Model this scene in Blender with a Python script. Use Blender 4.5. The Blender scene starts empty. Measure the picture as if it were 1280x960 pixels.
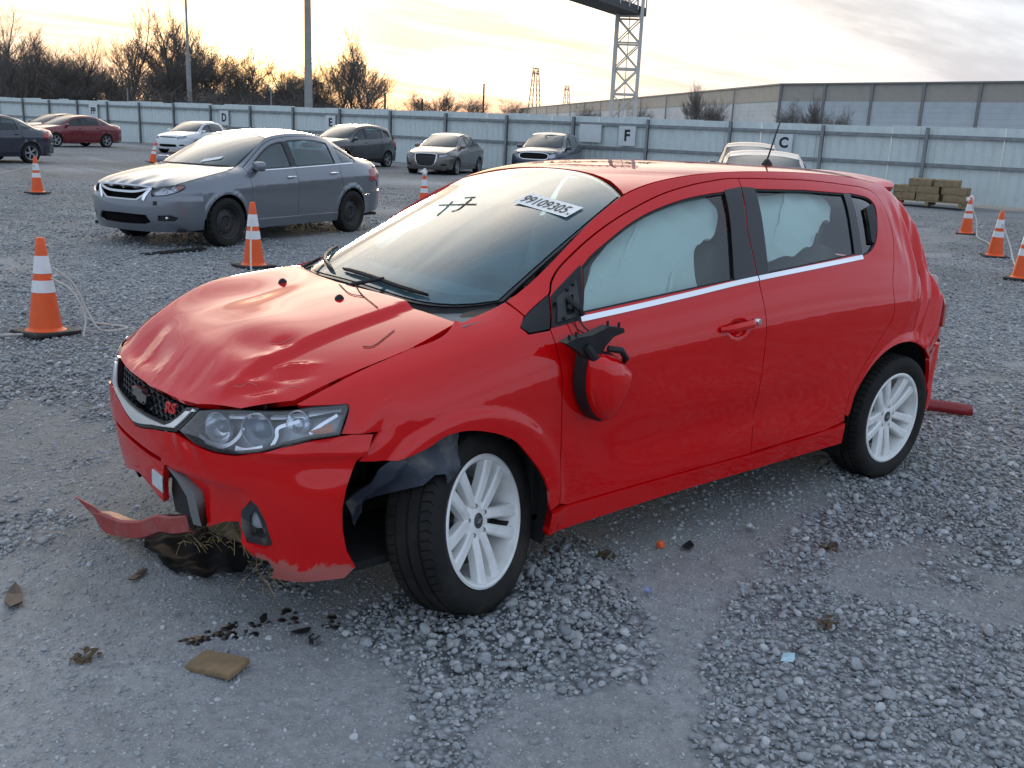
import bpy, bmesh, math, random
import numpy as np
from mathutils import Vector, Matrix, Euler
from mathutils.geometry import delaunay_2d_cdt
random.seed(7); RNG = np.random.default_rng(11)
SC = bpy.context.scene
COL = SC.collection
R = math.radians
# ------------------------------------------------------------------ camera
cam_d = bpy.data.cameras.new('camera'); cam = bpy.data.objects.new('camera', cam_d); COL.objects.link(cam)
cam_d.sensor_width = 36; cam_d.lens = 36*1199.3/1280; cam_d.clip_start = .05; cam_d.clip_end = 5000
CAM = (1.85, 3.24, 1.615)
_yaw, _pit, _rol = R(-128.89), R(14.76), R(-2.573)
_f = Vector((math.cos(_yaw)*math.cos(_pit), math.sin(_yaw)*math.cos(_pit), -math.sin(_pit)))
_r = Vector((math.sin(_yaw), -math.cos(_yaw), 0)); _d = _f.cross(_r)
_r2 = _r*math.cos(_rol)+_d*math.sin(_rol); _d2 = _d*math.cos(_rol)-_r*math.sin(_rol)
_m = Matrix((( _r2.x, -_d2.x, -_f.x), (_r2.y, -_d2.y, -_f.y), (_r2.z, -_d2.z, -_f.z))).to_4x4()
_m.translation = CAM; cam.matrix_world = _m
SC.camera = cam
# ------------------------------------------------------------------ view, sampling
SC.view_settings.view_transform = 'Standard'; SC.view_settings.look = 'None'
SC.view_settings.exposure = 0.98; SC.view_settings.gamma = 1
SC.render.engine = 'CYCLES'
SC.cycles.use_denoising = True
SC.cycles.max_bounces = 10; SC.cycles.transparent_max_bounces = 16; SC.cycles.transmission_bounces = 8
SC.cycles.sample_clamp_indirect = 6
# ------------------------------------------------------------------ sky: low sun behind thin layered cloud
SUN_AZ, SUN_EL = R(-115.2), R(4.0)
SUN_DIR = Vector((math.cos(SUN_AZ)*math.cos(SUN_EL), math.sin(SUN_AZ)*math.cos(SUN_EL), math.sin(SUN_EL)))
world = bpy.data.worlds.new('World'); SC.world = world; world.use_nodes = True
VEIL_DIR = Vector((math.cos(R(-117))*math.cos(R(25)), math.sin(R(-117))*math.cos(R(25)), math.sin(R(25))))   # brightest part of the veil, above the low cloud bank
def build_world():
    nt = world.node_tree; N = nt.nodes; L = nt.links; N.clear()
    def nd(t, **k):
        n = N.new(t)
        for a, b in k.items(): setattr(n, a, b)
        return n
    def mth(op, a, b=None, c=None, clamp=False):
        n = nd('ShaderNodeMath', operation=op, use_clamp=clamp)
        for i, v in enumerate((a, b, c)):
            if v is None: continue
            if isinstance(v, (int, float)): n.inputs[i].default_value = v
            else: L.new(v, n.inputs[i])
        return n.outputs[0]
    def mix(f, a, b):
        n = nd('ShaderNodeMix', data_type='RGBA')
        for s, v in ((0, f), (6, a), (7, b)):
            if isinstance(v, (int, float)): n.inputs[s].default_value = v
            elif isinstance(v, tuple): n.inputs[s].default_value = (*v, 1)
            else: L.new(v, n.inputs[s])
        return n.outputs[2]
    tc = nd('ShaderNodeTexCoord')
    sky = nd('ShaderNodeTexSky', sky_type='NISHITA', sun_disc=False)
    sky.sun_elevation = SUN_EL; sky.sun_rotation = math.pi/2-SUN_AZ; sky.dust_density = 2.0; sky.air_density = 1.2
    sky_s = nd('ShaderNodeVectorMath', operation='SCALE'); L.new(sky.outputs[0], sky_s.inputs[0]); sky_s.inputs['Scale'].default_value = SKY_GAIN
    d = nd('ShaderNodeVectorMath', operation='NORMALIZE'); L.new(tc.outputs['Generated'], d.inputs[0])
    sx = nd('ShaderNodeSeparateXYZ'); L.new(d.outputs[0], sx.inputs[0])
    zc = mth('MAXIMUM', sx.outputs[2], 0.0)
    inv = mth('DIVIDE', 1.0, mth('ADD', zc, .10))
    pj = nd('ShaderNodeCombineXYZ'); L.new(mth('MULTIPLY', sx.outputs[0], inv), pj.inputs[0]); L.new(mth('MULTIPLY', sx.outputs[1], inv), pj.inputs[1])
    mp = nd('ShaderNodeMapping'); L.new(pj.outputs[0], mp.inputs[0])
    mp.inputs['Rotation'].default_value = (0, 0, R(38)); mp.inputs['Scale'].default_value = (.55, 1.5, 1); mp.inputs['Location'].default_value = SKY_OFS
    n1 = nd('ShaderNodeTexNoise'); L.new(mp.outputs[0], n1.inputs[0]); n1.inputs['Scale'].default_value = .62; n1.inputs['Detail'].default_value = 8; n1.inputs['Roughness'].default_value = .58; n1.inputs['Distortion'].default_value = .35
    n2 = nd('ShaderNodeTexNoise'); L.new(mp.outputs[0], n2.inputs[0]); n2.inputs['Scale'].default_value = 2.6; n2.inputs['Detail'].default_value = 6; n2.inputs['Roughness'].default_value = .6
    cov = nd('ShaderNodeMapRange', interpolation_type='SMOOTHSTEP'); L.new(mth('ADD', n1.outputs[0], mth('MULTIPLY', mth('SUBTRACT', n2.outputs[0], .5), .30)), cov.inputs[0])
    cov.inputs[1].default_value = .38; cov.inputs[2].default_value = .62
    # forward glow of the veiled sun in the cloud
    dt = nd('ShaderNodeVectorMath', operation='DOT_PRODUCT'); L.new(d.outputs[0], dt.inputs[0]); dt.inputs[1].default_value = SUN_DIR
    cs = mth('MAXIMUM', dt.outputs['Value'], 0.0)
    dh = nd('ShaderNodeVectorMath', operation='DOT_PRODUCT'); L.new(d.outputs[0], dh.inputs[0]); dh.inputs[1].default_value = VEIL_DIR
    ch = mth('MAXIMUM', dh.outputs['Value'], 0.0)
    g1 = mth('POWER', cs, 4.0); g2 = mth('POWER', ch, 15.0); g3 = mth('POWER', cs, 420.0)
    thin = mix(g1, (.46, .56, .72), (.52, .455, .385))      # thin high veil
    thick = mix(g1, (.36, .43, .54), (.36, .325, .325))    # grey stratus
    cloud = mix(cov.outputs[0], thin, thick)
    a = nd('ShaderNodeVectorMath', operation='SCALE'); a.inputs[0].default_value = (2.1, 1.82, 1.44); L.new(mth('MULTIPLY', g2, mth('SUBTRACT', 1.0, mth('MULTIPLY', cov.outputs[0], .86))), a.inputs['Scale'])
    b = nd('ShaderNodeVectorMath', operation='SCALE'); b.inputs[0].default_value = (2.0, 1.25, .50); L.new(g3, b.inputs['Scale'])
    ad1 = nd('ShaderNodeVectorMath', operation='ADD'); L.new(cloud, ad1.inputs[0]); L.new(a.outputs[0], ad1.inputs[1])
    ad2 = nd('ShaderNodeVectorMath', operation='ADD'); L.new(ad1.outputs[0], ad2.inputs[0]); L.new(b.outputs[0], ad2.inputs[1])
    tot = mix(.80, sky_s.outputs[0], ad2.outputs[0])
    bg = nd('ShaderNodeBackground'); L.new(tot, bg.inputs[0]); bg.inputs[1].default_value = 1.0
    out = nd('ShaderNodeOutputWorld'); L.new(bg.outputs[0], out.inputs[0])
SKY_GAIN = .10; SKY_OFS = (11, 4, 0)
build_world()
sun_d = bpy.data.lights.new('sun', 'SUN'); sun = bpy.data.objects.new('sun', sun_d); COL.objects.link(sun)
sun_d.energy = 1.0; sun_d.angle = R(12); sun_d.color = (1, .80, .58)
sun.rotation_euler = SUN_DIR.to_track_quat('Z', 'Y').to_euler()
# ------------------------------------------------------------------ materials
MATS = {}
def _noise(nt, scale, detail=4, rough=.55, vec=None, dist=0):
    n = nt.nodes.new('ShaderNodeTexNoise'); n.inputs['Scale'].default_value = scale; n.inputs['Detail'].default_value = detail
    n.inputs['Roughness'].default_value = rough; n.inputs['Distortion'].default_value = dist
    if vec is not None: nt.links.new(vec, n.inputs['Vector'])
    return n.outputs['Fac']
def _ramp(nt, fac, stops):
    n = nt.nodes.new('ShaderNodeValToRGB'); nt.links.new(fac, n.inputs[0]); e = n.color_ramp.elements
    while len(e) < len(stops): e.new(.5)
    for i, (p, c) in enumerate(stops):
        e[i].position = p; e[i].color = (*c, 1) if len(c) == 3 else c
    return n.outputs[0]
def _mixc(nt, f, a, b, blend='MIX'):
    n = nt.nodes.new('ShaderNodeMix'); n.data_type = 'RGBA'; n.blend_type = blend
    for s, v in ((0, f), (6, a), (7, b)):
        if isinstance(v, (int, float)): n.inputs[s].default_value = v
        elif isinstance(v, tuple): n.inputs[s].default_value = (*v, 1)
        else: nt.links.new(v, n.inputs[s])
    return n.outputs[2]
def mat(name, col, rough=.5, metal=0, coat=0, var=0, vscale=30, bump=0, bscale=60, spec=.5, dirt=0, dirtcol=(.22,.20,.17), dscale=5, coat_rough=.03, flake=0):
    if name in MATS: return MATS[name]
    m = bpy.data.materials.new(name); m.use_nodes = True; nt = m.node_tree
    b = nt.nodes['Principled BSDF']; L = nt.links
    b.inputs['Base Color'].default_value = (*col, 1); b.inputs['Roughness'].default_value = rough; b.inputs['Metallic'].default_value = metal
    b.inputs['Specular IOR Level'].default_value = spec
    b.inputs['Coat Weight'].default_value = coat; b.inputs['Coat Roughness'].default_value = coat_rough
    tc = nt.nodes.new('ShaderNodeTexCoord'); v = tc.outputs['Object']
    c = None
    if var:
        f = _noise(nt, vscale, 5, .6, v)
        c = _ramp(nt, f, [(.25, tuple(x*(1-var) for x in col)), (.75, tuple(min(1, x*(1+var)) for x in col))])
    if dirt:
        f = _noise(nt, dscale, 8, .68, v, .5)
        fr = _ramp(nt, f, [(.50, (0,0,0)), (.74, (dirt,dirt,dirt))])
        c = _mixc(nt, fr, c if c is not None else col, dirtcol)
        rr = nt.nodes.new('ShaderNodeMapRange'); L.new(fr, rr.inputs[0]); rr.inputs[3].default_value = rough; rr.inputs[4].default_value = min(1, rough+.45)
        L.new(rr.outputs[0], b.inputs['Roughness'])
        if coat:
            cr = nt.nodes.new('ShaderNodeMapRange'); L.new(fr, cr.inputs[0]); cr.inputs[3].default_value = coat; cr.inputs[4].default_value = coat*.35
            L.new(cr.outputs[0], b.inputs['Coat Weight'])
    if c is not None: L.new(c, b.inputs['Base Color'])
    if bump:
        bn = nt.nodes.new('ShaderNodeBump'); bn.inputs['Strength'].default_value = bump; bn.inputs['Distance'].default_value = .01
        L.new(_noise(nt, bscale, 6, .6, v), bn.inputs['Height']); L.new(bn.outputs[0], b.inputs['Normal'])
    MATS[name] = m; return m
def glass(name, tint, refl=1.0, rough=0.0, dirt=.0):
    """thin sheet glass: fresnel mirror over tinted see-through"""
    if name in MATS: return MATS[name]
    m = bpy.data.materials.new(name); m.use_nodes = True; nt = m.node_tree; nt.nodes.clear(); L = nt.links
    o = nt.nodes.new('ShaderNodeOutputMaterial'); t = nt.nodes.new('ShaderNodeBsdfTransparent'); t.inputs[0].default_value = (*tint, 1)
    g = nt.nodes.new('ShaderNodeBsdfGlossy'); g.inputs['Roughness'].default_value = rough; g.inputs['Color'].default_value = (1,1,1,1)
    f = nt.nodes.new('ShaderNodeFresnel'); f.inputs[0].default_value = 1.52
    k = nt.nodes.new('ShaderNodeMath'); k.operation = 'MULTIPLY'; k.use_clamp = True; L.new(f.outputs[0], k.inputs[0]); k.inputs[1].default_value = refl*1.7
    mx = nt.nodes.new('ShaderNodeMixShader'); L.new(k.outputs[0], mx.inputs[0]); L.new(t.outputs[0], mx.inputs[1]); L.new(g.outputs[0], mx.inputs[2])
    last = mx.outputs[0]
    if dirt:
        df = nt.nodes.new('ShaderNodeBsdfDiffuse'); df.inputs[0].default_value = (.26,.50,.58,1)  # dust film tinted teal: the milky haze of the glass is painted into this colour
        tc = nt.nodes.new('ShaderNodeTexCoord')
        r = _ramp(nt, _noise(nt, 3.0, 8, .65, tc.outputs['Object'], .6), [(.35,(dirt*.35,)*3), (.75,(dirt,)*3)])
        m2 = nt.nodes.new('ShaderNodeMixShader'); L.new(r, m2.inputs[0]); L.new(last, m2.inputs[1]); L.new(df.outputs[0], m2.inputs[2]); last = m2.outputs[0]
    L.new(last, o.inputs[0]); MATS[name] = m; return m
# ------------------------------------------------------------------ objects
def link(o, parent=None, label=None, cat=None, group=None, kind=None):
    COL.objects.link(o)
    if parent is not None: o.parent = parent
    if label: o['label'] = label
    if cat: o['category'] = cat
    if group: o['group'] = group
    if kind: o['kind'] = kind
    return o
def empty(name, loc=(0,0,0), rz=0, label=None, cat=None, group=None, parent=None):
    o = bpy.data.objects.new(name, None); o.location = loc; o.rotation_euler = (0, 0, rz); o.empty_display_size = .2
    return link(o, parent, label, cat, group)
def mesh_data(name, V, F, m, N=None, smooth=True):
    V = np.asarray(V, float)
    me = bpy.data.meshes.new(name); me.from_pydata([tuple(v) for v in V], [], [tuple(int(i) for i in f) for f in F])
    ms = m if isinstance(m, (list, tuple)) else [m]
    for x in ms: me.materials.append(x)
    if smooth: me.polygons.foreach_set('use_smooth', [True]*len(me.polygons))
    if N is not None: me.normals_split_custom_set_from_vertices([tuple(n) for n in N])
    return me
def obj(name, V, F, m, parent=None, N=None, smooth=True, loc=None, rot=None, **k):
    o = bpy.data.objects.new(name, mesh_data(name, V, F, m, N, smooth))
    if loc is not None: o.location = loc
    if rot is not None: o.rotation_euler = rot
    return link(o, parent, **k)
def flat_by_angle(o, deg=35):
    me = o.data; bm = bmesh.new(); bm.from_mesh(me)
    for e in bm.edges:
        e.smooth = not (len(e.link_faces) == 2 and e.calc_face_angle(0) > R(deg))
    bm.to_mesh(me); bm.free(); return o
class MB:
    """collects simple solids into one mesh"""
    def __init__(s): s.V = []; s.F = []
    def add(s, V, F):
        k = len(s.V); s.V += [tuple(v) for v in V]; s.F += [tuple(i+k for i in f) for f in F]; return s
    def box(s, c, d, rot=None, taper=1.0, bev=0):
        hx, hy, hz = d[0]/2, d[1]/2, d[2]/2
        b = min(bev, hx*.9, hy*.9, hz*.9)
        if b > 0:
            bm = bmesh.new(); bmesh.ops.create_cube(bm, size=1)
            for v in bm.verts: v.co = Vector((v.co.x*d[0], v.co.y*d[1], v.co.z*d[2]))
            bmesh.ops.bevel(bm, geom=bm.edges[:], offset=b, segments=2, profile=.5, affect='EDGES')
            V = [v.co.copy() for v in bm.verts]; F = [[v.index for v in f.verts] for f in bm.faces]; bm.verts.index_update()
            F = [[v.index for v in f.verts] for f in bm.faces]; bm.free()
        else:
            V = [Vector((x*hx, y*hy, z*hz)) for z in (-1, 1) for y in (-1, 1) for x in (-1, 1)]
            F = [(0,2,3,1),(4,5,7,6),(0,1,5,4),(2,6,7,3),(0,4,6,2),(1,3,7,5)]
        if taper != 1: V = [Vector((v.x*(taper if v.z > 0 else 1), v.y*(taper if v.z > 0 else 1), v.z)) for v in V]
        M = Matrix.Identity(3) if rot is None else (rot.to_matrix() if isinstance(rot, Euler) else rot)
        return s.add([M @ v+Vector(c) for v in V], F)
    def tube(s, pts, r, n=8, cap=True, flat=1.0):
        P = [Vector(p) for p in pts]; rr = r if isinstance(r, (list, tuple, np.ndarray)) else [r]*len(P)
        V = []; F = []; up = None
        for i, p in enumerate(P):
            t = (P[min(i+1, len(P)-1)]-P[max(i-1, 0)]).normalized()
            if up is None:
                up = Vector((0,0,1)) if abs(t.z) < .9 else Vector((1,0,0))
            a = t.cross(up).normalized(); b = a.cross(t).normalized(); up = b
            for j in range(n):
                g = 2*math.pi*j/n; V.append(p+a*(math.cos(g)*rr[i])+b*(math.sin(g)*rr[i]*flat))
        for i in range(len(P)-1):
            for j in range(n):
                k = (j+1) % n; F.append((i*n+j, i*n+k, (i+1)*n+k, (i+1)*n+j))
        if cap: F.append(tuple(range(n))[::-1]); F.append(tuple((len(P)-1)*n+j for j in range(n)))
        return s.add(V, F)
    def lathe(s, prof, n=32, axis='z', c=(0,0,0), closed=False):
        """prof: (radius, height); axis z or y"""
        V = []; F = []; m = len(prof)
        for j in range(n):
            g = 2*math.pi*j/n
            for (r, h) in prof:
                q = (r*math.cos(g), r*math.sin(g), h) if axis == 'z' else (r*math.cos(g), h, r*math.sin(g))
                V.append(Vector(q)+Vector(c))
        for j in range(n):
            k = (j+1) % n
            for i in range(m-1 if not closed else m):
                i2 = (i+1) % m
                f = (j*m+i, k*m+i, k*m+i2, j*m+i2)
                F.append(f if axis == 'z' else f[::-1])
        return s.add(V, F)
    def prism(s, poly, z0, z1, axis='z'):
        n = len(poly)
        def mk(p, z): return (p[0], p[1], z) if axis == 'z' else (p[0], z, p[1]) if axis == 'y' else (z, p[0], p[1])
        V = [mk(p, z0) for p in poly]+[mk(p, z1) for p in poly]
        F = [tuple(range(n))[::-1], tuple(range(n, 2*n))]+[(i, (i+1) % n, n+(i+1) % n, n+i) for i in range(n)]
        return s.add(V, F)
    def build(s, name, m, parent=None, smooth=False, sharp=None, **k):
        o = obj(name, s.V, s.F, m, parent, smooth=smooth, **k)
        bm = bmesh.new(); bm.from_mesh(o.data); bmesh.ops.recalc_face_normals(bm, faces=bm.faces[:]); bm.to_mesh(o.data); bm.free()
        if smooth: flat_by_angle(o, sharp or 38)
        return o
# ------------------------------------------------------------------ trimmed surface panels
def resample(poly, step, closed=True):
    p = np.asarray(poly, float); out = []
    n = len(p)
    for i in range(n if closed else n-1):
        a, b = p[i], p[(i+1) % n]; k = max(1, int(math.ceil(np.hypot(*(b-a))/step)))
        for j in range(k): out.append(a+(b-a)*j/k)
    if not closed: out.append(p[-1])
    return np.array(out)
def area(p):
    p = np.asarray(p); return .5*np.sum(p[:,0]*np.roll(p[:,1],-1)-np.roll(p[:,0],-1)*p[:,1])
def inset(poly, g):
    """move every edge inwards by g (ccw polygon)"""
    p = np.asarray(poly, float)
    k = np.hypot(*(p-np.roll(p, 1, 0)).T) > 1e-6; p = p[k]
    if area(p) < 0: p = p[::-1]
    e = np.roll(p, -1, 0)-p; L = np.hypot(e[:,0], e[:,1])[:,None]; nrm = np.stack([-e[:,1], e[:,0]], 1)/np.maximum(L, 1e-9)
    m = nrm+np.roll(nrm, 1, 0); d = np.maximum(np.sum(m*nrm, 1)[:,None], .35)
    return p+m/d*g
def inside(q, poly):
    x, y = q[:,0], q[:,1]; c = np.zeros(len(q), bool); p = np.asarray(poly); n = len(p)
    for i in range(n):
        x0, y0 = p[i]; x1, y1 = p[(i+1) % n]
        if y0 == y1: continue
        k = ((y0 > y) != (y1 > y)) & (x < (x1-x0)*(y-y0)/(y1-y0)+x0); c ^= k
    return c
def dist_poly(q, poly):
    p = np.asarray(poly); d = np.full(len(q), 1e9)
    for i in range(len(p)):
        a, b = p[i], p[(i+1) % len(p)]; ab = b-a; t = np.clip(((q-a)@ab)/max(ab@ab, 1e-12), 0, 1)
        d = np.minimum(d, np.hypot(*(q-(a+t[:,None]*ab)).T))
    return d
def tri_region(outline, holes, step, fine=None):
    loops = [resample(outline, fine or step)]+[resample(h, fine or step) for h in holes]
    pts = np.vstack(loops); edges = []; k = 0
    for l in loops:
        n = len(l); edges += [(k+i, k+(i+1) % n) for i in range(n)]; k += n
    lo, hi = loops[0].min(0), loops[0].max(0)
    gx, gy = np.meshgrid(np.arange(lo[0]+step/2, hi[0], step), np.arange(lo[1]+step/2, hi[1], step))
    g = np.stack([gx.ravel(), gy.ravel()], 1)
    if len(g):
        ok = inside(g, loops[0])
        for h in loops[1:]: ok &= ~inside(g, h)
        g = g[ok]
        if len(g):
            d = dist_poly(g, loops[0])
            for h in loops[1:]: d = np.minimum(d, dist_poly(g, h))
            g = g[d > step*.42]
    allp = np.vstack([pts, g]) if len(g) else pts
    res = delaunay_2d_cdt([Vector(p) for p in allp], edges, [], 0, 1e-7)
    uv = np.array([(v.x, v.y) for v in res[0]]); T = np.array([f for f in res[2] if len(f) == 3])
    c = uv[T].mean(1); ok = inside(c, loops[0])
    for h in loops[1:]: ok &= ~inside(c, h)
    T = T[ok]
    cnt = {}
    for t in T:
        for a, b in ((t[0],t[1]),(t[1],t[2]),(t[2],t[0])): cnt[(a,b)] = 1
    be = [(a, b) for (a, b) in cnt if (b, a) not in cnt]
    return uv, T, be
def panel(name, outline, fn, m, parent, step=.03, holes=(), thick=.014, gap=.0022, flip=False, mirror=False, offs=0.0, fine=None, disp=None, scale=(1,1), label=None, hole_gap=None, both=True):
    """a sheet cut from the surface fn(u, v) along an outline, with turned-in edges. Returns [object, mirrored object]"""
    sc = np.asarray(scale, float)
    o2 = inset(np.asarray(outline, float)*sc, gap)
    hg = gap if hole_gap is None else hole_gap
    h2 = [inset(np.asarray(h, float)*sc, -hg) for h in holes]
    uv, T, be = tri_region(o2, h2, step, fine)
    U, Vv = uv[:,0]/sc[0], uv[:,1]/sc[1]
    def ev(u, v):
        p = fn(u, v)
        return p
    e = 1e-4
    P = ev(U, Vv); du = ev(U+e, Vv)-ev(U-e, Vv); dv = ev(U, Vv+e)-ev(U, Vv-e)
    n = np.cross(du, dv); n /= np.maximum(np.linalg.norm(n, axis=1)[:,None], 1e-12)
    if flip: n = -n
    if disp is not None:
        e = 6e-4; n0 = n
        def dd(u, v): p = ev(u, v); return p+n0*disp(p)[:,None]
        du = dd(U+e, Vv)-dd(U-e, Vv); dv = dd(U, Vv+e)-dd(U, Vv-e); P = P+n0*disp(P)[:,None]
        n = np.cross(du, dv); n /= np.maximum(np.linalg.norm(n, axis=1)[:,None], 1e-12); n *= np.sign(np.sum(n*n0, 1))[:,None]
    P = P+n*offs
    V = [P]; NN = [n]; F = []
    for t in T:
        a = np.cross(P[t[1]]-P[t[0]], P[t[2]]-P[t[0]])
        F.append(tuple(t) if a@n[t].sum(0) > 0 else tuple(t[::-1]))
    if thick:
        ids = {}; k = len(P); top = []; bot = []; nn = []
        cent = {}
        for a, b in be:
            for i in (a, b):
                if i not in ids: ids[i] = len(ids)
        idl = list(ids.keys()); m0 = len(idl)
        # outward in-plane direction at the border
        acc = {i: np.zeros(3) for i in idl}
        tri_of = {}
        for t in T:
            for a, b in ((t[0],t[1]),(t[1],t[2]),(t[2],t[0])): tri_of[(a,b)] = t
        for a, b in be:
            c = P[tri_of[(a,b)]].mean(0); ed = P[b]-P[a]; w = (P[a]+P[b])/2-c; w = w-ed*(w@ed)/max(ed@ed, 1e-12); w /= max(np.linalg.norm(w), 1e-9)
            acc[a] += w; acc[b] += w
        W = np.array([acc[i]/max(np.linalg.norm(acc[i]), 1e-9) for i in idl])
        A = P[idl]; B = A-n[idl]*thick
        V += [A, B]; NN += [W, W]
        for a, b in be:
            i, j = k+ids[a], k+ids[b]; f = (i, j, j+m0, i+m0)
            VV = (A[ids[a]], A[ids[b]], B[ids[b]])
            if np.cross(VV[1]-VV[0], VV[2]-VV[0])@(W[ids[a]]+W[ids[b]]) < 0: f = f[::-1]
            F.append(f)
    V = np.vstack(V); NN = np.vstack(NN)
    out = [obj(name, V, F, m, parent, N=NN)]
    if label: out[0]['label'] = label
    if mirror:
        s = np.array([1, -1, 1]); out.append(obj(name, V*s, [f[::-1] for f in F], m, mirror if mirror is not True else parent, N=NN*s))
    return out
def ribbon_on(fn, pts, w, lift=.0015, flip=False):
    """flat strip of width w following (u,v) points on a surface"""
    p = np.asarray(pts, float); e = 1e-4
    P = fn(p[:,0], p[:,1]); du = fn(p[:,0]+e, p[:,1])-fn(p[:,0]-e, p[:,1]); dv = fn(p[:,0], p[:,1]+e)-fn(p[:,0], p[:,1]-e)
    n = np.cross(du, dv); n /= np.linalg.norm(n, axis=1)[:,None]
    if flip: n = -n
    t = np.gradient(P, axis=0); t /= np.maximum(np.linalg.norm(t, axis=1)[:,None], 1e-9); s = np.cross(n, t)
    ww = np.broadcast_to(np.asarray(w, float), (len(p),))[:,None]
    V = np.vstack([P+s*ww/2+n*lift, P-s*ww/2+n*lift]); k = len(p)
    F = [(i, i+1, k+i+1, k+i) for i in range(k-1)]
    return V, F
def text_mesh(txt, size, depth=.0, name='lettering', bold=0.0):
    c = bpy.data.curves.new(name, 'FONT'); c.body = txt; c.size = size; c.align_x = 'CENTER'; c.align_y = 'CENTER'; c.extrude = depth; c.resolution_u = 3; c.offset = bold
    o = bpy.data.objects.new(name, c); COL.objects.link(o)
    dg = bpy.context.evaluated_depsgraph_get(); me = bpy.data.meshes.new_from_object(o.evaluated_get(dg))
    bpy.data.objects.remove(o); bpy.data.curves.remove(c)
    V = np.array([tuple(v.co) for v in me.vertices]); F = [tuple(p.vertices) for p in me.polygons]; bpy.data.meshes.remove(me)
    return V, F
# ------------------------------------------------------------------ numeric helpers
def nat(xs, ys):
    """natural cubic spline through (xs, ys), linear outside; xs any order"""
    xs = np.asarray(xs, float); ys = np.asarray(ys, float)
    o = np.argsort(xs); xs = xs[o]; ys = ys[o]
    n = len(xs); h = np.diff(xs)
    A = np.zeros((n, n)); r = np.zeros(n)
    A[0, 0] = A[-1, -1] = 1
    for i in range(1, n-1):
        A[i, i-1] = h[i-1]; A[i, i] = 2*(h[i-1]+h[i]); A[i, i+1] = h[i]
        r[i] = 3*((ys[i+1]-ys[i])/h[i]-(ys[i]-ys[i-1])/h[i-1])
    c = np.linalg.solve(A, r)
    b = np.diff(ys)/h-h*(2*c[:-1]+c[1:])/3
    d = np.diff(c)/(3*h)
    def f(x):
        x = np.asarray(x, float)
        xc = np.clip(x, xs[0], xs[-1])
        i = np.clip(np.searchsorted(xs, xc)-1, 0, n-2)
        t = xc-xs[i]
        v = ys[i]+t*(b[i]+t*(c[i]+t*d[i]))
        s0 = b[0]; s1 = b[-1]+2*c[-2]*h[-1]+3*d[-1]*h[-1]**2
        return v+np.where(x < xs[0], (x-xs[0])*s0, 0)+np.where(x > xs[-1], (x-xs[-1])*s1, 0)
    return f
def lin(xs, ys):
    xs = np.asarray(xs, float); o = np.argsort(xs); xs = xs[o]; ys = np.asarray(ys, float)[o]
    return lambda x: np.interp(x, xs, ys)
def sstep(a, b, x):
    t = np.clip((np.asarray(x, float)-a)/(b-a), 0, 1); return t*t*(3-2*t)
def smooth_line(pts, n=8):
    """Catmull-Rom through open polyline"""
    p = np.asarray(pts, float)
    if len(p) < 3: return p
    q = np.vstack([2*p[0]-p[1], p, 2*p[-1]-p[-2]]); out = []
    for i in range(1, len(q)-2):
        t = np.linspace(0, 1, n, endpoint=False)[:, None]
        a, b, c, d = q[i-1], q[i], q[i+1], q[i+2]
        out.append(.5*(2*b+(c-a)*t+(2*a-5*b+4*c-d)*t*t+(3*b-a-3*c+d)*t**3))
    out.append(p[-1:]); return np.vstack(out)
# ------------------------------------------------------------------ hatchback body surfaces (x forward from the front axle, y left, z up)
H_YC = nat([.62,.5,.36,.2,0,-.4,-1.2,-2.0,-2.5,-2.75,-2.95,-3.1],[.72,.79,.832,.856,.866,.862,.865,.868,.868,.845,.79,.735])
H_ZC = nat([.6,.3,0,-.25,-.5,-.9,-1.4,-2.0,-2.6,-3.0],[.70,.728,.768,.805,.826,.852,.878,.90,.905,.89])
H_YB = nat([.62,.4,.2,0,-.3,-.7,-1.4,-2.0,-2.4,-2.7,-2.9,-3.1],[.69,.755,.79,.80,.802,.80,.80,.797,.785,.755,.725,.70])
H_ZB = nat([.62,.4,.2,0,-.2,-.42,-.97,-1.455,-2.13,-2.5,-2.8,-3.1],[.765,.83,.88,.925,.958,.982,1.036,1.08,1.122,1.13,1.05,.75])
H_YE = nat([.62,.4,.2,.03,-.2,-.5,-.84,-1.1,-1.5,-1.9,-2.2,-2.45,-2.65,-2.78,-2.88,-3.0,-3.1],
           [.655,.68,.69,.67,.645,.60,.535,.525,.535,.535,.525,.515,.512,.545,.585,.63,.66])
H_ZE = nat([.62,.4,.2,.03,-.2,-.5,-.84,-1.1,-1.5,-1.9,-2.2,-2.45,-2.65,-2.78,-2.88,-3.0,-3.1],
           [.792,.872,.93,.985,1.045,1.215,1.392,1.455,1.488,1.490,1.480,1.464,1.438,1.375,1.245,1.01,.70])
WB = 2.525; RA = .350
def _side(x, z):
    yc, zc, yb, zb, ye, ze = H_YC(x), H_ZC(x), H_YB(x), H_ZB(x), H_YE(x), H_ZE(x)
    zb = np.minimum(zb, ze-.012); zc = np.minimum(zc, zb-.02)
    t = (zc-z)/np.maximum(zc-.30, .2)
    lo = yc-.020*t*np.abs(t)-.10*np.clip(.335-z, 0, 1)
    s = np.clip((z-zc)/(zb-zc), 0, 1)
    mid = yc+(yb-yc)*(.5*s+.5*s*s)
    s2 = np.clip((z-zb)/(ze-zb), 0, 1.15)
    a = .42+.36*sstep(-.2, -.9, x); k = 2.0+3.0*sstep(-.2, -.9, x)
    up = yb+(ye-yb)*(a*s2+(1-a)*s2**k)
    return np.where(z < zc, lo, np.where(z < zb, mid, up))
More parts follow.
